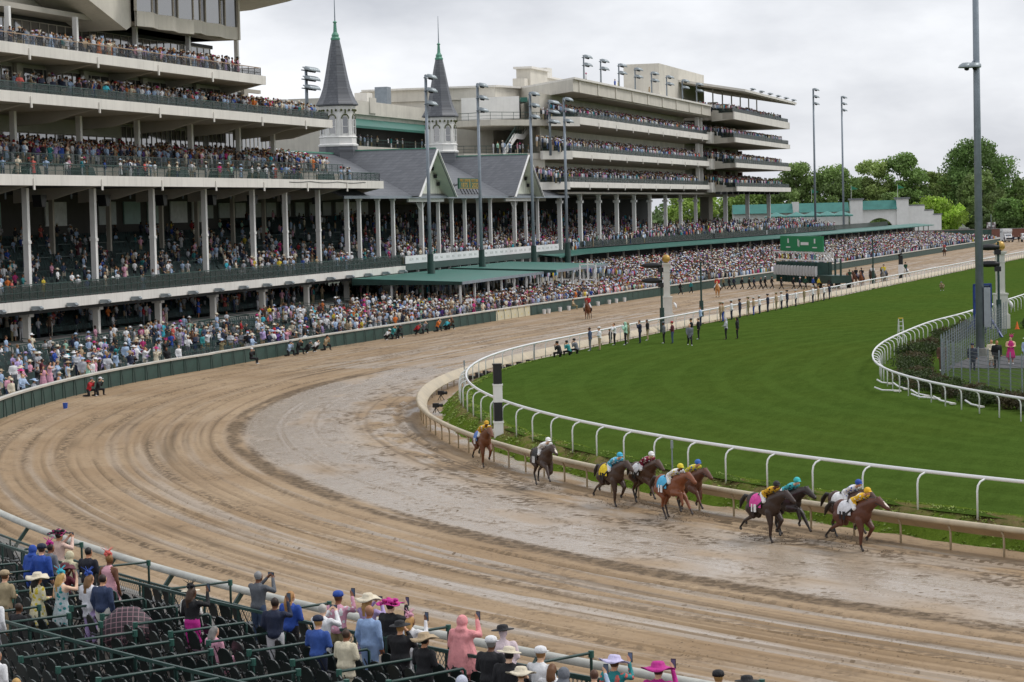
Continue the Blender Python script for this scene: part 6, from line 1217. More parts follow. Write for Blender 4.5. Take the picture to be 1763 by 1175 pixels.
# outriders and lead ponies
def mounted(x, y, rz, coat, dark, top, hl, pl, bot='white', pose='walk', mark=None, hat='cap', hatc='black', group='mounted outriders and ponies', z=0.0):
    horse(x, y, rz, pose, coat, dark, hl, None, z, mark, group=group); person(x, y, z + .74, rz, top, bot, pl, 'reins', 'trousers', 'ride', hat, hatc, vox=.045, shoe='black', group='riders of outriders and ponies')
mounted(252, 57.8, R_(182), '6e3f22', '2a180f', 'red', 'brown outrider horse on the dirt by the white buckets', 'outrider in red coat by the white buckets')
mounted(308.6, 53.8, R_(185), 'c08a52', 'e0cba4', 'red', 'pale palomino outrider horse before the walking crew', 'outrider in red coat on the palomino', mark='f0e4d0')
mounted(520, 42.4, R_(180), '4a2a1a', '1c120d', 'red', 'dark outrider horse far up the stretch', 'far outrider in red coat up the stretch', hatc='royal blue')
for i, (x, y, c, tp, hl, pl) in enumerate(((335.5, 40.2, '6a3820', 'dark green', 'brown pony first behind the starting gate', 'pony rider in green first behind the gate'), (341.0, 39.2, '7a4626', 'black', 'chestnut pony second behind the gate', 'pony rider in black, second behind the gate'), (346.4, 40.6, '5a3220', 'black', 'brown pony standing farther across the track', 'pony rider in black farther across the track'),
        (350.2, 38.7, '3a2a22', 'white', 'dark pony with rider in white', 'pony rider in white jacket'), (354.8, 37.6, '8a8a88', 'yellow', 'grey pony with rider in yellow', 'pony rider in bright yellow jacket'), (361.8, 38.3, '2e2420', 'navy', 'dark tall pony before the camera stand', 'pony rider in navy before the camera stand'), (368.5, 35.8, 'd0ccc4', 'dark green', 'white pony last in the group by the rail', 'pony rider in green on the white pony'))):
    mounted(x, y, R_(165 + 12 * math.sin(i * 2)), c, '1c140f', tp, hl, pl, 'denim', 'stand' if i % 2 else 'walk')
# starting gate: green frame, padded white stall gates, white truss, green banner on top
SG = empty('starting_gate', (344, 46.6, 0), math.atan2(40.8 - 52.4, 333.5 - 354.5), label='green starting gate with padded white stalls and green banner across the dirt', cat='starting gate'); SG.scale = (1, -1, 1)
Lg = 23.0; gx0 = -Lg / 2; gn = M['darkgreen']
MB().box(gx0, -gx0, -.2, .4, .75, 1.25).build('chassis', gn, SG, local=True); MB().box(-gx0 - 5.2, -gx0 + .2, -1.3, 1.6, .7, 1.75).build('engine_housing', gn, SG, local=True)
for k in range(15): 
    x = gx0 + .6 + k * 1.16; MB().box(x - .05, x + .05, -1.0, 1.15, .5, 3.4).build('stall_divider', gn, SG, local=True); MB().prism([(1.2, 1.5), (1.52, 1.55), (1.56, 2.0), (1.54, 2.75), (1.48, 2.9), (1.2, 2.95)], 0, x - .09, x + .09).build('stall_gate', pmat('padded_white', (.62, .62, .62), .6, .06), SG, local=True)
for x in (-gx0 - 4.6, -gx0 - 2.4, -gx0 - .4): MB().box(x - .12, x + .12, -.1, .12, 1.7, 4.0).build('end_post', gn, SG, local=True)
tr = MB(); tr.bar((gx0, 1.2, 3.7), (-gx0, 1.2, 3.7), .16); tr.bar((gx0, 1.2, 4.8), (-gx0, 1.2, 4.8), .16)
for k in range(21): x = gx0 + k * Lg / 20; tr.bar((x, 1.2, 3.7), (x, 1.2, 4.8), .1)
for a_, b_ in ((-gx0 - 4, -gx0 - 2), (-gx0 - 2, -gx0)): tr.bar((a_, 1.2, 3.7), (b_, 1.2, 4.8), .16); tr.bar((a_, 1.2, 4.8), (b_, 1.2, 3.7), .16)
tr.build('truss', M['cleanwhite'], SG, local=True)
for k in range(14): MB().box(gx0 + 1.0 + k * 1.16, gx0 + 1.55 + k * 1.16, 1.28, 1.32, 3.85, 4.55).build('stall_number', pmat('stall_plate', random.choice([(.7, .7, .7), (.1, .35, .3), (.6, .12, .1), (.6, .5, .08), (.1, .15, .4), (.05, .05, .05)]), .5), SG, local=True)
MB().box(gx0 + 3.0, gx0 + 19.5, 1.16, 1.36, 4.95, 7.1).build('banner_board', pmat('gate_banner_green', (.015, .23, .085), .5, .05), SG, local=True)
for xx, w, z0_, z1_ in ((6.0, .5, 6.1, 6.75), (5.4, 1.7, 5.45, 5.6), (10.0, .25, 5.7, 6.7), (10.4, .25, 5.6, 6.5), (11.2, 3.0, 5.85, 6.25), (16.3, .5, 6.1, 6.75), (15.7, 1.7, 5.45, 5.6)): MB().box(gx0 + xx, gx0 + xx + w, 1.37, 1.39, z0_, z1_).build('banner_mark', M['cleanwhite'], SG, local=True)
for x in (-gx0 - 4.6, -gx0 - .6):
    for y in (-1.2, 1.5): MB().cyl((x, y - .2, .6), (x, y + .2, .6), .6, n=14).build('wheel', M['black'], SG, local=True)
ordn = ['first', 'second', 'third', 'fourth', 'fifth', 'sixth', 'seventh', 'eighth', 'ninth', 'tenth', 'eleventh', 'twelfth', 'thirteenth', 'fourteenth', 'fifteenth', 'sixteenth', 'seventeenth', 'last', 'last']
# gate crew and officials walking across the dirt
walk = [(335.1, 55.0, 'black'), (334.6, 53.9, 'black'), (334.3, 53.2, 'navy'), (333.9, 52.2, 'black'), (335.9, 51.9, 'black'), (335.5, 50.9, 'black'), (332.7, 49.2, 'black'), (331.9, 47.4, 'black'), (331.6, 46.5, 'navy'), (331.4, 45.7, 'dark green'), (331.0, 44.6, 'royal blue'), (330.6, 43.8, 'yellow'), (335.8, 56.9, 'black'), (335.6, 56.2, 'navy'), (338.4, 59.2, 'tan'), (337.5, 58.0, 'khaki'), (318.0, 60.4, 'black'), (312.5, 61.2, 'navy'), (323.5, 60.0, 'teal')]
for i, (x, y, c) in enumerate(walk):
    w_ = {'yellow': 'person in yellow vest walking in front of the starting gate', 'royal blue': 'person in blue jacket walking in front of the starting gate', 'dark green': 'person in dark green jacket walking before the gate', 'teal': 'person in teal standing at the far track wall', 'tan': 'person in tan standing near the palomino outrider', 'khaki': 'person in khaki walking near the palomino outrider'}.get(c) or f'{ordn[i]} of the crew walking across the dirt to the gate, in {c}'
    person(x, y, 0, R_(-70) + random.uniform(-.3, .3), c, 'black', w_, 'walk', 'trousers', 'walk', 'cap' if i % 3 else None, random.choice(['black', 'navy', 'white']), group='crew walking across the dirt')
# service members lined along the turf rail
mil = [(215.8, 37.8, 'pale blue', 'navy', None), (223.1, 38.1, 'tan', 'khaki', 'khaki'), (224.0, 37.3, 'tan', 'royal blue', 'white'), (227.3, 37.4, 'white', 'navy', 'white'), (230.6, 37.2, 'navy', 'navy', 'navy'), (234.0, 36.8, 'khaki', 'khaki', 'khaki'), (236.2, 36.2, 'tan', 'royal blue', 'white'), (238.7, 36.4, 'white', 'navy', 'white'), (242.3, 36.0, 'navy', 'navy', 'navy'), (246.1, 35.9, 'tan', 'khaki', 'khaki'), (248.5, 35.2, 'white', 'navy', 'white'), (251.1, 35.1, 'navy', 'navy', 'black'), (255.2, 35.0, 'white', 'navy', 'white'), (259.3, 34.7, 'khaki', 'khaki', 'khaki'), (263.7, 34.9, 'white', 'navy', 'white'), (266.6, 34.6, 'tan', 'khaki', 'khaki'), (269.5, 34.2, 'white', 'navy', 'white'), (272.5, 33.8, 'navy', 'navy', 'navy')]
ordn = ['first', 'second', 'third', 'fourth', 'fifth', 'sixth', 'seventh', 'eighth', 'ninth', 'tenth', 'eleventh', 'twelfth', 'thirteenth', 'fourteenth', 'fifteenth', 'sixteenth', 'seventeenth', 'last']
for i, (x, y, tp, bt, hc) in enumerate(mil):
    yy = turf_n(x) - .9
    person(x, yy, ZT, R_(95) + random.uniform(-.1, .1), tp, bt, f'{ordn[i]} in the uniformed line along the turf rail, {tp} shirt', 'down', 'trousers', 'stand', 'service' if hc else None, hc, shoe='black', h=random.uniform(1.72, 1.85), group='uniformed line along the turf rail')
tm_ = [(180.1, 41.2, 'denim', 'grey', 'down', None, 'person in blue jacket leaning at the turf rail', 'stand'), (180.7, 40.6, 'white', 'tan', 'fold', ('cap', 'white'), 'person in white vest and khaki trousers at the turf rail', 'stand'), (196.8, 43.3, 'black', 'black', 'down', None, 'person in black standing on the dirt side of the rail', 'stand'), (187.4, 40.9, 'white', 'black', 'cam', None, 'person in white and orange vest photographing over the rail', 'stand'), (187.3, 40.0, 'mint', 'black', 'cam', None, 'person in green hood and white vest at the rail', 'stand'), (189.7, 40.3, 'khaki', 'khaki', 'down', None, 'person in khaki beside the green-hooded photographer', 'stand'),
       (189.5, 39.3, 'navy', 'navy', 'cam', None, 'person in navy bent over a camera by the rail', 'stand'), (193.5, 39.5, 'black', 'tan', 'down', None, 'person in black top and khaki shorts by the rail', 'stand'), (189.1, 37.3, 'grey', 'black', 'down', ('cap', 'grey'), 'person in grey jacket standing below the lamp post', 'stand'), (189.0, 36.6, 'burgundy', 'denim', 'fold', ('cap', 'red'), 'person in red jacket, red cap and jeans on the turf', 'stand'), (185.6, 34.6, 'grey', 'black', 'walk', None, 'blonde person in grey coat walking across the turf', 'walk'), (194.5, 36.1, 'black', 'black', 'fold', ('cap', 'black'), 'person in black with cap near the walking blonde', 'stand'), (194.4, 35.5, 'black', 'black', 'down', None, 'person in black suit with back turned on the turf', 'stand'), (194.0, 33.2, 'light grey', 'black', 'fold', None, 'person in pale grey hooded jacket on the turf', 'stand'), (194.7, 32.4, 'black', 'black', 'down', None, 'person in black beside the pale grey hood', 'stand')]
for x, y, tp, bt, ar, ht, lab, ps in tm_: person(x, y, ZT if x != 196.8 else .0, R_(100) if ps == 'stand' else R_(200), tp, bt, lab, ar, 'coat' if 'coat' in lab else 'trousers', ps, ht[0] if ht else None, ht[1] if ht else None, hood='hood' in lab, hair=hexc('b58b52') if 'blonde' in lab else None, group='people standing on the turf edge')
person(294.4, 24.3, ZT, R_(170), 'tan', 'khaki', 'lone person in tan crouching far out on the turf', 'fold', 'trousers', 'crouch', 'cap', 'grey')
for i, (x, y, lab) in enumerate(((172.5, 41.7, 'photographer lying in dark clothes under the turf rail'), (174.6, 41.5, 'photographer in teal crouching low under the rail'), (176.6, 41.4, 'photographer in grey crouching beside the teal one'))): person(x, y, ZT - .1, R_(80), ['black', 'teal', 'grey'][i], 'black', lab, 'cam', 'trousers', 'kneel', 'cap', 'black')
# remote cameras on the ground inside the muddy rail
cm = MB(); cm.box(-.14, .14, -.1, .1, .28, .5); cm.cyl((.1, 0, .39), (.36, 0, .39), .07, .09, 8); [cm.bar((0, 0, .3), (.2 * math.cos(a), .2 * math.sin(a), 0), .03) for a in (0, 2.1, 4.2)]; cm = cm.mesh('remote_camera', M['black'])
for i, (ph, r) in enumerate(((16.5, 111.4), (11.5, 111.5), (5.0, 111.3), (3.6, 111.3), (2.6, 111.2), (.2, 111.3), (-.8, 111.2), (-2.2, 111.2), (-3.4, 111.2), (4.2, 111.0))):
    c = ob('remote_camera', cm, None, PC(ph, r, .05 if r > 111.3 else .12), tang(ph) + 1.2, 'small black remote camera on the ground inside the muddy rail', 'camera', 'remote cameras inside the muddy rail'); c.scale = (1.15,) * 3
# crew and photographers along the far wall
wl_ = [(149.4, 68.3, 'red', 'kneel', 'red-jacketed photographer sitting against the green wall'), (149.9, 67.9, 'black', 'kneel', 'photographer in black beside the red-jacketed one'), (181.6, 69.0, 'black', 'sit', 'photographer in black seated against the wall on the bend'), (191.9, 69.6, 'pale blue', 'kneel', 'photographer in pale blue kneeling at the wall'), (193.6, 69.4, 'black', 'kneel', 'photographer in black next to the pale blue one'), (195.2, 69.3, 'black', 'crouch', 'photographer in black crouching with long lens'), (196.9, 69.2, 'white', 'crouch', 'photographer in white crouching at the wall'), (199.4, 69.0, 'tan', 'kneel', 'photographer in tan kneeling at the end of the first group'), (214.6, 68.4, 'white', 'crouch', 'photographer in white starting the second group'), (216.0, 68.2, 'teal', 'kneel', 'photographer in teal in the second group'), (217.2, 68.0, 'black', 'kneel', 'photographer in black in the second group'),
       (223.3, 68.2, 'red', 'crouch', 'photographer in red with yellow boots below the wall'), (225.4, 68.0, 'grey', 'kneel', 'photographer in grey beside the red one'), (229.4, 67.8, 'orange', 'kneel', 'photographer in orange in the third group'), (231.4, 67.6, 'turquoise', 'crouch', 'photographer in turquoise in the third group'), (233.0, 67.5, 'brown', 'kneel', 'photographer in brown ending the third group')]
for x, y, c, ps, lab in wl_: person(x, y, .02, R_(-100) + random.uniform(-.5, .5), c, 'black', lab, 'cam', 'trousers', ps, 'cap' if random.random() < .6 else None, random.choice(['white', 'black', 'grey']), group='photographers along the far wall')
person(276.5, 65.2, .02, R_(-90), 'tan', 'khaki', 'person in tan seated among the white buckets', 'fold', 'trousers', 'sit', 'cap', 'khaki')
bk = MB(); bk.rev([(.15, 0), (.19, .40), (.20, .42), (.17, .41), (.13, .05)], 12); bk = bk.mesh('bucket', M['cleanwhite'])
for x, y in ((266.2, 66.1), (267.5, 65.9), (271.7, 65.6), (274.8, 65.3), (282.1, 65.0), (286.6, 64.5), (291.5, 64.2), (294.7, 64.0), (298.1, 63.7)):
    nbk = globals().get('nbk', -1) + 1; b = ob('bucket', bk, None, (x, y, 0), 0, f'{ordn[nbk]} white bucket at the wall foot, counted from the yellow banner', 'bucket', 'white buckets along the wall'); b.scale = (1.25, 1.25, 1.2); h_ = MB().tube([(0, .19 * math.cos(a), .40 + .12 * math.sin(a)) for a in np.linspace(0, math.pi, 7)], .008, 4).mesh('handle', M['grey_metal']); ob('handle', h_, b)
b = ob('bucket', bk, None, (140.0, 65.6, 0), 0, 'blue bucket at the foot of the green wall', 'bucket'); b.scale = (.85,) * 3; b.data = bk.copy(); b.data.materials[0] = pmat('bucket_blue', (.03, .10, .45), .4)
# finish posts: white stone pillar with gold ball, lamp post with twin hooded lamps
def finish_post(x, y, z, s, label, tall=8.6):
    o = empty('finish_post', (x, y, z), R_(14), label=label, cat='post'); b = MB()
    for w, z0, z1 in ((1.0, -.3, 1.5), (.86, 1.5, 1.62), (.78, 1.62, 3.6), (.86, 3.6, 3.75), (.50, 3.75, 7.0), (.56, 7.0, 7.1), (.50, 7.1, 7.9), (.66, 7.9, 8.05), (.74, 8.05, 8.2)): b.box(-w * s * .85, w * s * .85, -w * s * .85, w * s * .85, z0 * s, z1 * s)
    b.build('pillar', pmat('white_stone', (.66, .65, .60), .7, .06, 1.2, streak=.15), o, local=True); MB().ell((0, 0, 8.75 * s), .56 * s, .56 * s, .56 * s, 16, 10).build('gold_ball', M['gold'], o, True, local=True)
    m = MB(); m.rev([(.5 * s, 0), (.42 * s, .18 * s), (.1 * s, .3 * s)], 14); q = m.mesh('mirror', M['cleanwhite'], True); mm = ob('mirror', q, o, (.0, -1.0 * s, 2.5 * s)); mm.rotation_euler = (R_(70), 0, 0); return o
finish_post(235.6, 46.1, .1, .74, 'white stone pillar with gold ball beside the dirt rail')
finish_post(206.5, 12.3, ZT, .78, 'white stone pillar with gold ball by the infield hedge')
def lamp_post(x, y, z, h, label, hoods=True, rz=R_(100)):
    o = empty('signal_post', (x, y, z), rz, label=label, cat='post'); MB().cyl((0, 0, -.2), (0, 0, h), .11, .09, 10).build('pole', M['darkgreen'], o, local=True); MB().cyl((0, 0, -.2), (0, 0, h * .36), .23, .21, 10).build('base', M['darkgreen'], o, local=True)
    if hoods:
        for zz_ in (h - .3, h - 1.65):
            b = MB(); b.loft([[(-.1 + k * .42, r * math.cos(a), zz_ - .14 + r * math.sin(a) * .75) for a in np.linspace(0, 2 * math.pi, 10, endpoint=False)] for k, r in ((0, .2), (1, .34), (2.2, .36), (3.6, .30), (4.4, .1))]); b.build('hooded_lamp', M['black'], o, True, local=True); MB().box(-.2, .3, -.2, .2, zz_ - .75, zz_ - .35).build('lamp_housing', M['black'], o, local=True)
lamp_post(214.3, 42.4, .3, 6.6, 'dark green post with twin hooded lamps beside the white pillar')
lamp_post(200.8, 12.1, ZT, 7.3, 'dark green post with twin hooded lamps before the infield pillar')
lamp_post(237.3, 43.0, .2, 6.0, 'plain black post standing at the turf rail', False); lamp_post(322, 35.5, .4, 6.3, 'black post at the rail before the ponies', False)
fp_ = empty('striped_post', (300, 21, ZT), label='green and white banded post with gold ball far along the turf', cat='post')
cs2 = empty('camera_stand', (365.5, 36.2, 0), label='white box stand with black camera among the ponies', cat='camera stand'); MB().box(-.35, .35, -.35, .35, .9, 2.3).build('white_box', M['cleanwhite'], cs2, local=True); MB().box(-.3, .3, -.3, .3, 0, .9).build('leg', M['black'], cs2, local=True); MB().box(-.3, .3, -.3, .3, 2.3, 3.6).build('camera', M['black'], cs2, local=True); MB().cyl((-.2, .3, 3.7), (-.9, -.2, 3.9), .16, n=8).build('lens', M['black'], cs2, local=True)
fp_.location = (380, 14.5, ZT - .4)
for k in range(4): MB().cyl((0, 0, k * 1.5), (0, 0, (k + 1) * 1.5), .38, .36, 12).build('band', M['cleanwhite'] if k % 2 == 0 else M['darkgreen'], fp_, local=True)
MB().ell((0, 0, 6.4), .42, .42, .42, 12, 8).build('gold_ball', M['gold'], fp_, True, local=True)
# black and white distance post on the bank
sp = empty('distance_post', (*PC(27.5, 110.35)[:2], .25), R_(20), label='tall black and white banded distance post on the grass bank', cat='post')
for z0_, z1_, w, m in ((-.3, .95, .22, 'white'), (.95, 1.05, .25, 'white'), (1.05, 1.98, .20, 'black'), (1.98, 2.80, .215, 'white'), (2.80, 2.88, .24, 'white'), (2.88, 3.80, .20, 'black'), (3.80, 3.88, .225, 'black')): MB().box(-w, w, -w, w, z0_, z1_).build('band', M[m], sp, local=True)
for ph, r in ((26.6, 110.2), (39.0, 110.2), (50.6, 110.2), (8.5, 110.6), (-2.0, 109.9)):
    o = empty('sensor_post', PC(ph, r, .4), label='thin grey sensor stake with white foot along the bank', cat='post', group='sensor stakes along the bank'); MB().cyl((0, 0, .2), (0, 0, 1.5), .03, n=6).build('stake', M['grey_metal'], o, local=True); MB().cyl((0, 0, -.1), (0, 0, .35), .09, .10, 8).build('foot', M['cleanwhite'], o, local=True); MB().cyl((0, 0, 1.4), (0, 0, 1.72), .055, n=8).build('sensor', M['lamp_metal'], o, local=True)
# --- infield corner: ladder, hedge, wire fence, blue board, spectators, cone, scattered rails
ld = empty('stepladder', (187.0, 18.6, ZT), R_(20), label='white stepladder with yellow top on the turf behind the infield rail', cat='ladder')
for s in (-1, 1):
    MB().bar((.25, s * .22, 0), (.02, s * .16, 1.85), .05).build('side_rail', M['cleanwhite'], ld, local=True); MB().bar((-.35, s * .2, 0), (-.02, s * .16, 1.8), .04).build('rear_leg', M['cleanwhite'], ld, local=True)
for k in range(5): MB().box(.25 - .05 * k - .05, .25 - .05 * k + .05, -.2, .2, .3 + k * .32, .34 + k * .32).build('step', M['cleanwhite'], ld, local=True)
MB().box(-.1, .1, -.18, .18, 1.84, 1.9).build('cap', pmat('ladder_yellow', (.75, .5, .03), .5), ld, local=True)
rs = np.random.default_rng(3)
def shrub(x, y, w, h, col, label, i):
    o = empty('hedge_shrub', (x, y, ZT), label=label, cat='shrub', group='shrubs of the infield hedge'); r = np.random.default_rng(900 + i); cs = [((w * .55 * r.normal(), w * .55 * r.normal(), h * (.35 + .35 * r.random())), (w * .6, w * .6, h * .45)) for _ in range(9)]
    V, F, C = leaf_cloud(cs, 1500, .055, col, r); V[:, 2] = np.maximum(V[:, 2], .02); ob('foliage', np_mesh('foliage', V, F, LEAF, False, cols=C), o); t = MB(); [t.cyl((0, 0, 0), (w * .5 * math.cos(a), w * .5 * math.sin(a), h * .6), .03, .012, 5) for a in np.arange(0, 6.2, 1.1)]; t.build('stem', BARK, o, local=True)
hp_ = [(200.5, 14.3), (197, 14.6), (193.5, 14.9), (190, 15.1), (186.5, 15.0), (177.5, 15.3), (174.5, 15.6), (171, 15.5), (167.5, 15.7), (158.5, 15.2), (155.5, 14.9), (152.5, 14.5), (146.5, 13.7), (144.2, 13.2), (142, 12.6), (139.8, 12.0), (137.6, 11.3), (135.4, 10.5), (133.2, 9.7), (131, 8.8), (128.8, 7.8), (126.6, 6.7), (124.4, 5.5), (207, 10.0), (211, 9.4), (215, 9.0), (219, 8.4)]
for i, (x, y) in enumerate(hp_): shrub(x, y, .95, 1.0 if i < 12 else .85, (.055, .085, .022) if i % 3 else (.085, .07, .03), 'low rounded brown-green shrub of the hedge inside the infield rail', i)
wf = empty('wire_fence', (145, 9.5, ZT), label='grey wire mesh fence with thin posts around the infield enclosure', cat='fence')
wpts = [(198.5, 11.4), (176, 12.4), (160, 12.5), (151, 12.6), (146.5, 12.2), (142.9, 11.3), (137, 9.2), (130.4, 6.4), (122, 2.6)]
def wire_mat():
    m, n, l, p = nt('wire_mesh'); v = coords(n, l, 'Object'); sx = n.new('ShaderNodeSeparateXYZ'); l.new(v, sx.inputs[0]); a = math_(n, l, 'FRACT', math_(n, l, 'MULTIPLY', math_(n, l, 'ADD', sx.outputs[0], sx.outputs[1]), 6.0)); b = math_(n, l, 'FRACT', math_(n, l, 'MULTIPLY', sx.outputs[2], 5.0))
    l.new(math_(n, l, 'MAXIMUM', math_(n, l, 'LESS_THAN', a, .2), math_(n, l, 'LESS_THAN', b, .14)), p.inputs['Alpha']); p.inputs['Base Color'].default_value = (.20, .21, .22, 1); p.inputs['Metallic'].default_value = .4; return m
wmm = wire_mat(); b = MB()
for (xa, ya_), (xb_, yb) in zip(wpts[:-1], wpts[1:]): b.add([(xa, ya_, ZT), (xb_, yb, ZT), (xb_, yb, ZT + 2.4), (xa, ya_, ZT + 2.4)], [(0, 1, 2, 3)])
b.build('wire_panel', wmm, wf); wpm = MB().cyl((0, 0, -.1), (0, 0, 2.55), .035, n=6).mesh('post', M['grey_metal'])
for x, y, a in every(wpts, 1.75): ob('post', wpm, wf, (x - 145, y - 9.5, 0), a)
bl = empty('display_board', (193.4, 12.9, ZT), R_(38), label='tall blue framed display board on splayed legs in the infield', cat='board'); blue = pmat('blue_steel', (.015, .045, .22), .45)
for y in (-.75, 0, .75): MB().bar((0, y, .6), (0, y, 4.1), .16).build('upright', blue, bl, local=True)
for z in (1.6, 2.85, 4.1): MB().bar((0, -.8, z), (0, .8, z), .16).build('cross_bar', blue, bl, local=True)
for y in (-.37, .37):
    for z in (1.7, 2.95): MB().box(-.03, .03, y - .28, y + .28, z, z + 1.05).build('panel', pmat('board_panel', (.02, .03, .08), .3), bl, local=True)
for s in (-1, 1):
    for t_ in (-1, 1): MB().bar((0, s * .7, 1.5), (t_ * 1.3, s * .9, 0), .14).build('leg', blue, bl, local=True)
cn = empty('traffic_cone', (205, 10.9, ZT), label='small orange traffic cone beside the infield pillar', cat='cone'); MB().rev([(.16, .04), (.03, .62)], 12).build('cone', pmat('cone_orange', (.85, .17, .02), .5), cn, local=True); MB().box(-.2, .2, -.2, .2, 0, .04).build('base', pmat('cone_base', (.7, .14, .02), .5), cn, local=True)
for i, (x, y, tp, bt, kd, ht, lab) in enumerate(((154.9, 11.0, 'navy', 'navy', 'trousers', ('cap', 'navy'), 'guard in navy behind the wire fence by the thick pole'), (159.1, 10.1, 'cream', 'red', 'dress', None, 'woman in cream jacket over red dress behind the wire fence'), (156.5, 9.6, 'black', 'black', 'trousers', None, 'man in black suit and pale shirt behind the wire fence'), (161.2, 9.0, 'hot pink', 'hot pink', 'dress', ('fascinator', 'hot pink'), 'woman in long pink dress and pink hat in the infield'), (161.4, 8.0, 'pale blue', 'pale blue', 'trousers', ('brim', 'white'), 'man in pale blue suit and white hat in the infield'), (163.0, 7.6, 'dark green', 'cream', 'trousers', ('cap', 'dark green'), 'person in dark green cap beside the pale blue suit'), (155.3, 12.9, 'brown', 'brown', 'trousers', None, 'person in brown hidden behind dense fence wire'))):
    person(x, y, ZT, R_(190 + 12 * math.sin(i)), tp, bt, lab, 'fold' if i % 2 else 'down', kd, 'stand', ht[0] if ht else None, ht[1] if ht else None, bare=i == 3, group='people in the infield enclosure')
pth = MB(); pth.add([(158, 13, ZT + .03), (170, 12, ZT + .03), (168, -10, ZT + .03), (154, -10, ZT + .03)], [(0, 1, 2, 3)]); pth.build('path', pmat('asphalt_path', (.09, .09, .095), .85), kind='structure')
for i, (x, y, a, l_) in enumerate(((139.5, 13.6, .4, 2.2), (138.2, 13.9, 1.4, 1.4), (134.5, 12.0, .5, 2.0), (132.8, 11.3, 1.1, 1.6), (129.3, 10.2, .45, 2.6), (127.3, 8.6, .5, 1.8), (143.8, 14.9, 1.0, 1.0))):
    o = empty('spare_rail', (x, y, ZT + .05), a, label='spare white rail piece lying on the grass by the hedge', cat='rail piece', group='spare rail pieces on the grass'); MB().tube([(0, 0, .05), (l_ * .7, 0, .08), (l_, .1, .25)], .05, 6).build('tube', M['cleanwhite'], o, True, local=True); MB().box(-.1, .25, -.12, .12, 0, .08).build('foot_plate', M['cream'], o, local=True)
for i, (x, y, c) in enumerate(((676, 44.5, 'navy'), (671, 38.6, 'navy'), (670.2, 37.6, 'black'), (669.5, 36.3, 'navy'), (668, 34.8, 'black'))): person(x, y, 0, R_(180), c, c, f'{ordn[i]} dark-clothed person standing beside the parked trucks', 'down', 'trousers', 'stand', None, None, vox=.05, group='people beside the parked trucks')
gf = empty('gantry_frame', (299, 68.5, .6), label='white square pipe frame standing above the crowd at the wall', cat='frame')
for y in (-1.0, 1.0): MB().bar((0, y, 0), (0, y, 4.2), .16).build('upright', M['white'], gf, local=True)
for z in (2.2, 4.1): MB().bar((0, -1, z), (0, 1, z), .16).build('cross_bar', M['white'], gf, local=True)
MB().bar((0, 0, 2.2), (0, 0, 4.8), .14).build('mast', M['white'], gf, local=True)
# ================================================================== NEAR BOXES: pipe frames, chairs, spectators
ZF = .96
def inward(ph): return math.atan2(-math.cos(R_(ph)), math.sin(R_(ph)))
gp_ = M['darkgreen']; knob = pmat('pipe_cap', (.025, .10, .075), .45, .15, 2)
def inview(p, m=60): px, py, s = view(p); return -m < px < 1763 + m and 300 < py < 1175 + m * 1.6
def divider(ph, ra, rb_, cap_at):
    a = PC(ph, ra, ZF); b = PC(ph, rb_, ZF)
    if not (inview(a) or inview(b)): return
    o = empty('box_divider', a, label='short dark green pipe rail dividing two seat boxes', cat='rail', group='pipe dividers between the near boxes')
    d = Vector(b) - Vector(a); m = MB(); h = 1.0; m.tube([(0, 0, 0), (0, 0, h - .05), tuple(d * .03 + Vector((0, 0, h))), tuple(d * .97 + Vector((0, 0, h))), tuple(d + Vector((0, 0, h - .05))), tuple(d)], .034, 7); m.build('pipe', gp_, o, True, local=True)
    e = d if cap_at else Vector((0, 0, 0)); MB().cyl(tuple(e + Vector((0, 0, h - .1))), tuple(e + Vector((0, 0, h + .05))), .065, n=8).build('pipe_cap', knob, o, local=True)
for k in range(24):
    divider(45.2 + k * .68 + .12, 142.7, 144.75, True); divider(45.2 + k * .68 + .52, 145.3, 146.85, False); divider(45.2 + k * .68 + .30, 146.9, 148.8, True); (divider(45.6 + k * .68, 139.7, 141.5, False) if k % 3 == 0 else None)
for r, lab in ((141.65, 'long dark green pipe rail running between the first and second box rows'), (146.87, 'long dark green pipe rail running between the rear box rows')):
    o = empty('box_rail', PC(50, r, ZF), label=lab, cat='rail'); pts = [PC(a, r)[:2] for a in np.arange(61, 42, -.4)]
    sweep(pts, [(.034, ZF + .96), (.034, ZF + 1.03), (-.034, ZF + 1.03), (-.034, ZF + .96)]).build('top_pipe', gp_, o)
    pm_ = MB().cyl((0, 0, 0), (0, 0, 1.0), .034, n=7).mesh('post', gp_)
    for x, y, a in every(pts, 1.72): ob('post', pm_, o, (x - o.location.x, y - o.location.y, 0), a)
# folding chairs
bkp = [(-.20, .50), (.20, .50), (.235, .60), (.235, .78), (.20, .87), (.12, .935), (0, .955), (-.12, .935), (-.20, .87), (-.235, .78), (-.235, .60)]
cb = MB(); cb.loft([[(x - (z - .5) * .22, y, z) for y, z in bkp] for x in (-.20, -.165)]); back = cb.mesh('backrest', pmat('chair_back', (.012, .020, .019), .35, .3, 3)); 
cs_ = MB(); cs_.loft([[(x, y, z) for x, y in ((-.2, -.2), (.18, -.2), (.23, -.12), (.23, .12), (.18, .2), (-.2, .2))] for z in (.43, .46)]); seat_me = cs_.mesh('seat', pmat('chair_seat', (.015, .022, .021), .4, .3, 3))
def legs_me(s): b = MB(); b.tube([(.22, s * .21, 0), (-.22, s * .21, .95)], .014, 5); b.tube([(-.24, s * .19, 0), (.10, s * .19, .45)], .014, 5); return b.mesh('leg', M['black'])
lgs = [legs_me(-1), legs_me(1)]
stand_at = []
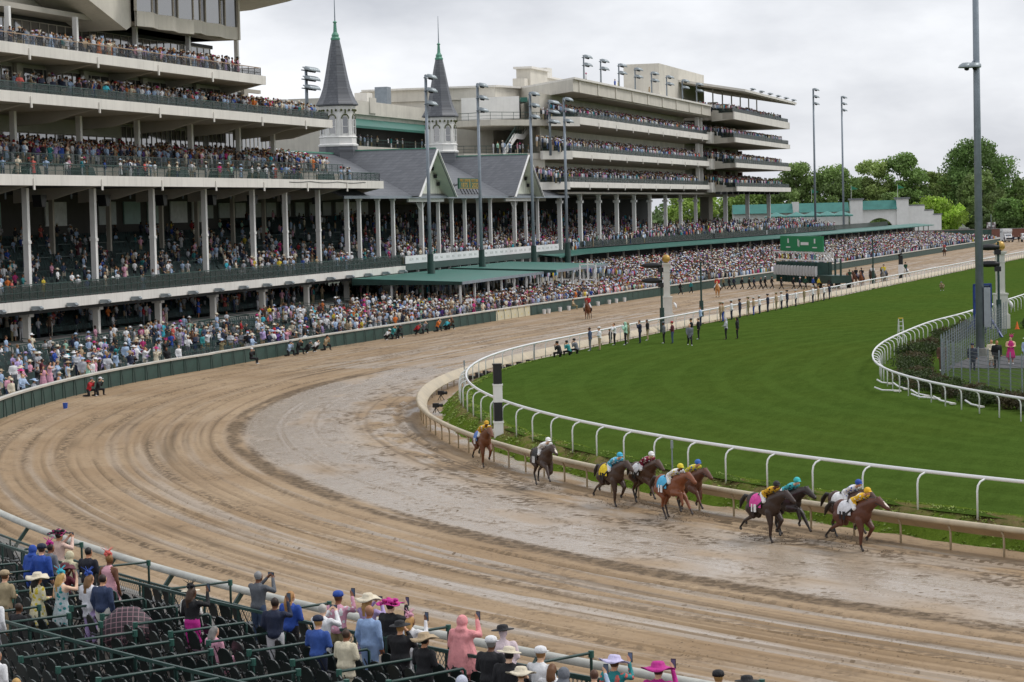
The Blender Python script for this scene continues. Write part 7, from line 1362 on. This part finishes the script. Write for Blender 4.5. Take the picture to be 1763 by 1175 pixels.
PEOPLE = [ # phi, R, top, bottom, kind, arms, hat, hat colour, extras, label
    (47.29, 142.8, 'royal blue', 'royal blue', 'poncho', 'down', None, None, dict(hood=True), 'person in long bright blue hooded poncho'), (47.5, 142.5, 'grey', 'grey', 'trousers', 'fold', 'fascinator', 'magenta', dict(), 'woman in grey with magenta fascinator beside the blue poncho'), (47.75, 143.0, 'royal blue', 'navy', 'trousers', 'down', 'cap', 'navy', dict(h=1.8), 'man in blue blazer and flat navy cap near the blue poncho'),
    (46.75, 141.5, hexc('e4c3b4'), 'cream', 'trousers', 'phone', 'flower', 'black', dict(), 'woman with large flowered hat holding up a phone at the rail'), (48.15, 142.6, hexc('cfc6a6'), 'cream', 'coat', 'fold', None, None, dict(hood=True), 'person in cream hooded raincoat behind the flowered hat'), (48.93, 143.6, 'burgundy', 'black', 'trousers', 'cam', 'wide', 'burgundy', dict(), 'woman in maroon wide hat and maroon top with phone'),
    (48.37, 142.3, hexc('1a1d28'), 'black', 'trousers', 'fold', None, None, dict(h=1.82, hair=hexc('18110c')), 'man in black suit seen from behind near the rail'), (49.08, 142.5, hexc('e0a9b4'), 'pink', 'dress', 'down', 'fascinator', 'coral', dict(bare=True), 'woman in strapless pink dress with pink pointed hat'), (50.3, 144.15, hexc('2f3d5c'), hexc('d8d6cf'), 'trousers', 'down', None, None, dict(h=1.8, hair=hexc('2b1c13')), 'man in navy blazer and white trousers beside the umbrella'),
    (50.05, 144.2, hexc('dcdce2'), 'lilac', 'coat', 'fold', 'fascinator', 'royal blue', dict(hair=hexc('7a5a38'), long_hair=True), 'woman in clear white raincoat with blue flower headpiece'), (49.73, 144.6, hexc('b9c4c6'), 'cream', 'dress', 'phone1', 'fascinator', 'turquoise', dict(long_hair=True, hair=hexc('c09a5c'), bare=True, pat='teal'), 'blonde woman in long floral dress with turquoise headpiece'), (49.5, 145.0, hexc('e3dcb8'), 'cream', 'dress', 'fold', 'wide', 'cream', dict(pat='yellow', long_hair=True, h=1.68), 'woman in cream floral dress and pale flowered hat'),
    (50.1, 146.2, 'black', 'black', 'trousers', 'fold', None, None, dict(pose='sit'), 'seated person in dark suit between the floral dresses'), (49.33, 145.7, hexc('a89878'), 'tan', 'trousers', 'fold', 'cap', 'tan', dict(h=1.78), 'man in tan checked jacket and tan cap'), (50.45, 147.2, 'white', 'white', 'coat', 'down', None, None, dict(), 'person in white coat cut off by the frame edge'), (53.1, 150.4, 'white', 'white', 'trousers', 'down', None, None, dict(), 'person in white low at the frame corner'),
    (51.38, 143.15, hexc('ece9e0'), 'denim', 'trousers', 'fold', 'brim', 'cream', dict(), 'woman in white jacket and cream straw hat'), (51.62, 143.45, 'black', 'magenta', 'skirt', 'phone1', 'fascinator', 'black', dict(long_hair=True, hair=hexc('3d2818')), 'woman in black top and magenta patterned skirt'), (52.6, 144.3, 'pink', 'pink', 'trousers', 'fold', None, None, dict(pose='sit', long_hair=True), 'seated woman in dusty pink behind the magenta skirt'), (51.35, 141.2, hexc('5c6066'), 'denim', 'trousers', 'phone', None, None, dict(h=1.84, hair=hexc('8d8d8d')), 'grey-haired man in grey blazer and jeans filming the race'),
    (52.83, 143.0, hexc('1f2840'), hexc('cfcfd2'), 'trousers', 'phone1', None, None, dict(h=1.8, hair=hexc('2b1c13')), 'man in navy blazer holding up a phone'), (52.6, 142.2, 'royal blue', 'black', 'trousers', 'fold', None, None, dict(long_hair=True, hair=hexc('a97c48')), 'blonde woman in blue half hidden behind the navy blazer'), (53.44, 142.7, 'white', 'white', 'trousers', 'phone', None, None, dict(hair=hexc('b8b4ac')), 'white-haired woman in white top filming'), (53.05, 141.6, 'pink', 'khaki', 'trousers', 'phone1', 'cap', 'royal blue', dict(pat='white', h=1.82), 'man in pink checked shirt and blue cap with phone'),
    (53.25, 141.1, 'lilac', 'lilac', 'dress', 'phone', 'wide', 'cream', dict(h=1.74, long_hair=True), 'woman in lilac top and straw hat with red flower'), (53.72, 141.3, 'black', 'black', 'coat', 'phone1', 'flower', 'magenta', dict(), 'woman in black coat under a huge magenta hat'), (53.95, 142.3, hexc('8fa9cf'), hexc('8fa9cf'), 'trousers', 'down', None, None, dict(h=1.84, hair=hexc('a8785a')), 'bald man in light blue suit seen from behind'), (53.95, 143.7, hexc('3556a0'), 'navy', 'trousers', 'fold', 'cap', 'navy', dict(h=1.76), 'man in bright blue blazer and navy cap'),
    (54.48, 143.9, hexc('d9cfb4'), 'cream', 'coat', 'fold', None, None, dict(h=1.66, hair=hexc('3d2818')), 'dark-haired woman in cream trench coat'), (54.6, 142.65, 'black', 'black', 'coat', 'cam', 'brim', 'black', dict(), 'person in black coat and black fedora taking a picture'), (54.3, 141.8, 'white', 'white', 'trousers', 'phone1', 'fascinator', 'pink', dict(long_hair=True, hair=hexc('b58b52')), 'woman in white with pink feather headpiece and phone'), (55.32, 143.4, 'black', 'black', 'trousers', 'fold', 'wide', 'tan', dict(), 'woman in black jacket and wide tan straw hat'),
    (54.95, 141.6, hexc('e89a9c'), 'coral', 'poncho', 'phone1', None, None, dict(hood=True, h=1.8), 'person in clear poncho over coral pink, hood up'), (56.33, 144.5, hexc('c9cede'), 'pale blue', 'poncho', 'fold', None, None, dict(hood=True, pose='sit'), 'seated person in clear hooded poncho'), (55.6, 141.8, hexc('e6d2d6'), 'pink', 'poncho', 'fold', 'brim', 'black', dict(), 'person in clear poncho and black bucket hat'), (56.05, 143.1, 'black', 'black', 'coat', 'fold', 'cap', 'white', dict(), 'person in black jacket and white cap'),
    (56.5, 143.6, 'black', 'black', 'coat', 'fold', 'brim', 'cream', dict(), 'man in dark coat and cream panama with black band'), (56.95, 144.3, 'black', 'black', 'trousers', 'cam', 'wide', 'cream', dict(), 'woman in black with floppy cream sun hat'), (56.7, 143.2, 'white', 'white', 'trousers', 'fold', 'cap', 'white', dict(), 'man in white shirt and white cap'), (57.05, 143.7, 'white', 'white', 'trousers', 'fold', None, None, dict(long_hair=True, hair=hexc('6a4526')), 'brown-haired woman in white top'), (57.35, 144.1, 'grey', 'grey', 'trousers', 'fold', None, None, dict(hood=True), 'person in dark grey hood low at the frame edge'), (57.4, 143.4, hexc('b8cde4'), 'pale blue', 'trousers', 'phone1', None, None, dict(hair=hexc('5a3a28')), 'man in pale blue shirt holding up a phone'),
    (57.26, 142.5, 'teal', 'teal', 'trousers', 'phone1', 'wide', hexc('cfc8ea'), dict(pat='coral'), 'woman in floral blouse and wide lilac sun hat'), (57.9, 142.9, 'magenta', 'magenta', 'trousers', 'phone1', 'wide', 'magenta', dict(), 'woman under a wide magenta sun hat'), (58.27, 142.2, 'black', 'black', 'trousers', 'fold', 'cap', 'black', dict(), 'person in black cap at the frame bottom'), (58.6, 142.3, 'black', 'black', 'trousers', 'fold', 'brim', 'black', dict(), 'person in black brimmed hat at the frame bottom'), (54.3, 151.6, 'tan', 'tan', 'trousers', 'down', None, None, dict(hair=hexc('c09a5c')), 'blonde head at the bottom frame edge')]
phm = MB().box(-.006, .006, -.04, .04, -.08, .08).mesh('phone', M['black']); phs = MB().add([(-.0075, -.035, -.07), (-.0075, .035, -.07), (-.0075, .035, .07), (-.0075, -.035, .07)], [(0, 1, 2, 3)]).mesh('screen', pmat('phone_screen', (.10, .14, .2), .2))
for ph, r, tp, bt, kd, ar, ht, hc, ex, lab in PEOPLE:
    x, y, _ = PC(ph, r); stand_at.append((x, y)); a = inward(ph) + random.uniform(.15, .6); ex = dict(ex); sit = ex.get('pose') == 'sit'
    o = person(x, y, ZF, a, tp, bt, lab, ar, kd, ex.pop('pose', 'stand'), ht, hc, vox=.026, group='spectators in the near boxes', **ex)
    if ar.startswith('phone'):
        k = o.scale[0]; kz = o.scale[2]; off = (.40, .0, 1.66) if ar == 'phone' else (.38, -.14, 1.73); c, s = math.cos(a), math.sin(a)
        p = ob('phone', phm, None, (x + k * (off[0] * c - off[1] * s), y + k * (off[0] * s + off[1] * c), ZF + kz * off[2]), a, f'phone held up by the {lab}'[:90].rsplit(' ', 1)[0] if len(f'phone held up by the {lab}'.split()) > 16 else f'phone held up by the {lab}', 'phone')
        if ar == 'phone': p.rotation_euler = (R_(90), 0, a)
        p.scale = (1.25, 1.25, 1.25); ob('screen', phs, p)
nchair = 0; ub = PC(50.98, 144.35); uc = PC(51.45, 145.6)
for r in (141.1, 142.3, 143.05, 143.8, 144.5, 145.6, 146.35, 147.2, 147.95, 148.7, 149.4):
    for k in range(52):
        ph = 44.4 + k * .255 + (.1 if r > 145 else 0) + random.uniform(-.03, .03); p = PC(ph, r, ZF)
        if not inview((p[0], p[1], 1.6), 15): continue
        if any(math.hypot(p[0] - q[0], p[1] - q[1]) < .36 for q in stand_at) or math.hypot(p[0] - ub[0], p[1] - ub[1]) < .75 or math.hypot(p[0] - uc[0], p[1] - uc[1]) < .8: continue
        if nchair >= 295: break
        if r < 142 and (k // 3) % 2: continue
        o = empty('folding_chair', p, inward(ph) + random.uniform(-.14, .14), label='black folding chair with rounded back set out in the near seat boxes', cat='chair', group='black folding chairs in the near boxes'); nchair += 1
        ob('seat', seat_me, o); ob('backrest', back, o); ob('leg', lgs[0], o); ob('leg', lgs[1], o)
# plaid umbrella resting open on the floor
def plaid():
    m, n, l, p = nt('plaid_fabric'); v = coords(n, l, 'Object'); sx = n.new('ShaderNodeSeparateXYZ'); l.new(v, sx.inputs[0])
    f = lambda o_: math_(n, l, 'LESS_THAN', math_(n, l, 'FRACT', math_(n, l, 'MULTIPLY', o_, 7.5)), .13)
    l.new(mixc(n, l, math_(n, l, 'MAXIMUM', f(sx.outputs[0]), f(sx.outputs[1])), (.022, .012, .018), (.24, .13, .15)), p.inputs['Base Color']); p.inputs['Roughness'].default_value = .6; return m
ux, uy, _ = PC(50.98, 144.35); um = empty('umbrella', (ux, uy, ZF), label='open dark plaid umbrella resting on the floor beside the navy blazer', cat='umbrella'); b = MB()
rings = [[(r * math.cos(a) * (1 - .04 * math.cos(8 * a)), r * math.sin(a) * (1 - .04 * math.cos(8 * a)), z + .03 * r * math.cos(8 * a)) for a in np.linspace(0, 2 * math.pi, 32, endpoint=False)] for r, z in ((.62, 0), (.50, .15), (.32, .25), (.14, .30), (.01, .32))]
b.loft(rings, caps=False); cn_ = b.build('canopy', plaid(), um, False, local=True); rd = MB(); rd.cyl((0, 0, .34), (0, 0, -.5), .01, n=6); rd = rd.build('shaft', M['black'], um, local=True)
q = (Vector((-.85, -.30, .42))).to_track_quat('Z', 'Y').to_euler()
for o in (cn_, rd): o.rotation_euler = q; o.location = (0, 0, .66)
emit_crowd(max(60, 298 - N_PEOPLE[0]))
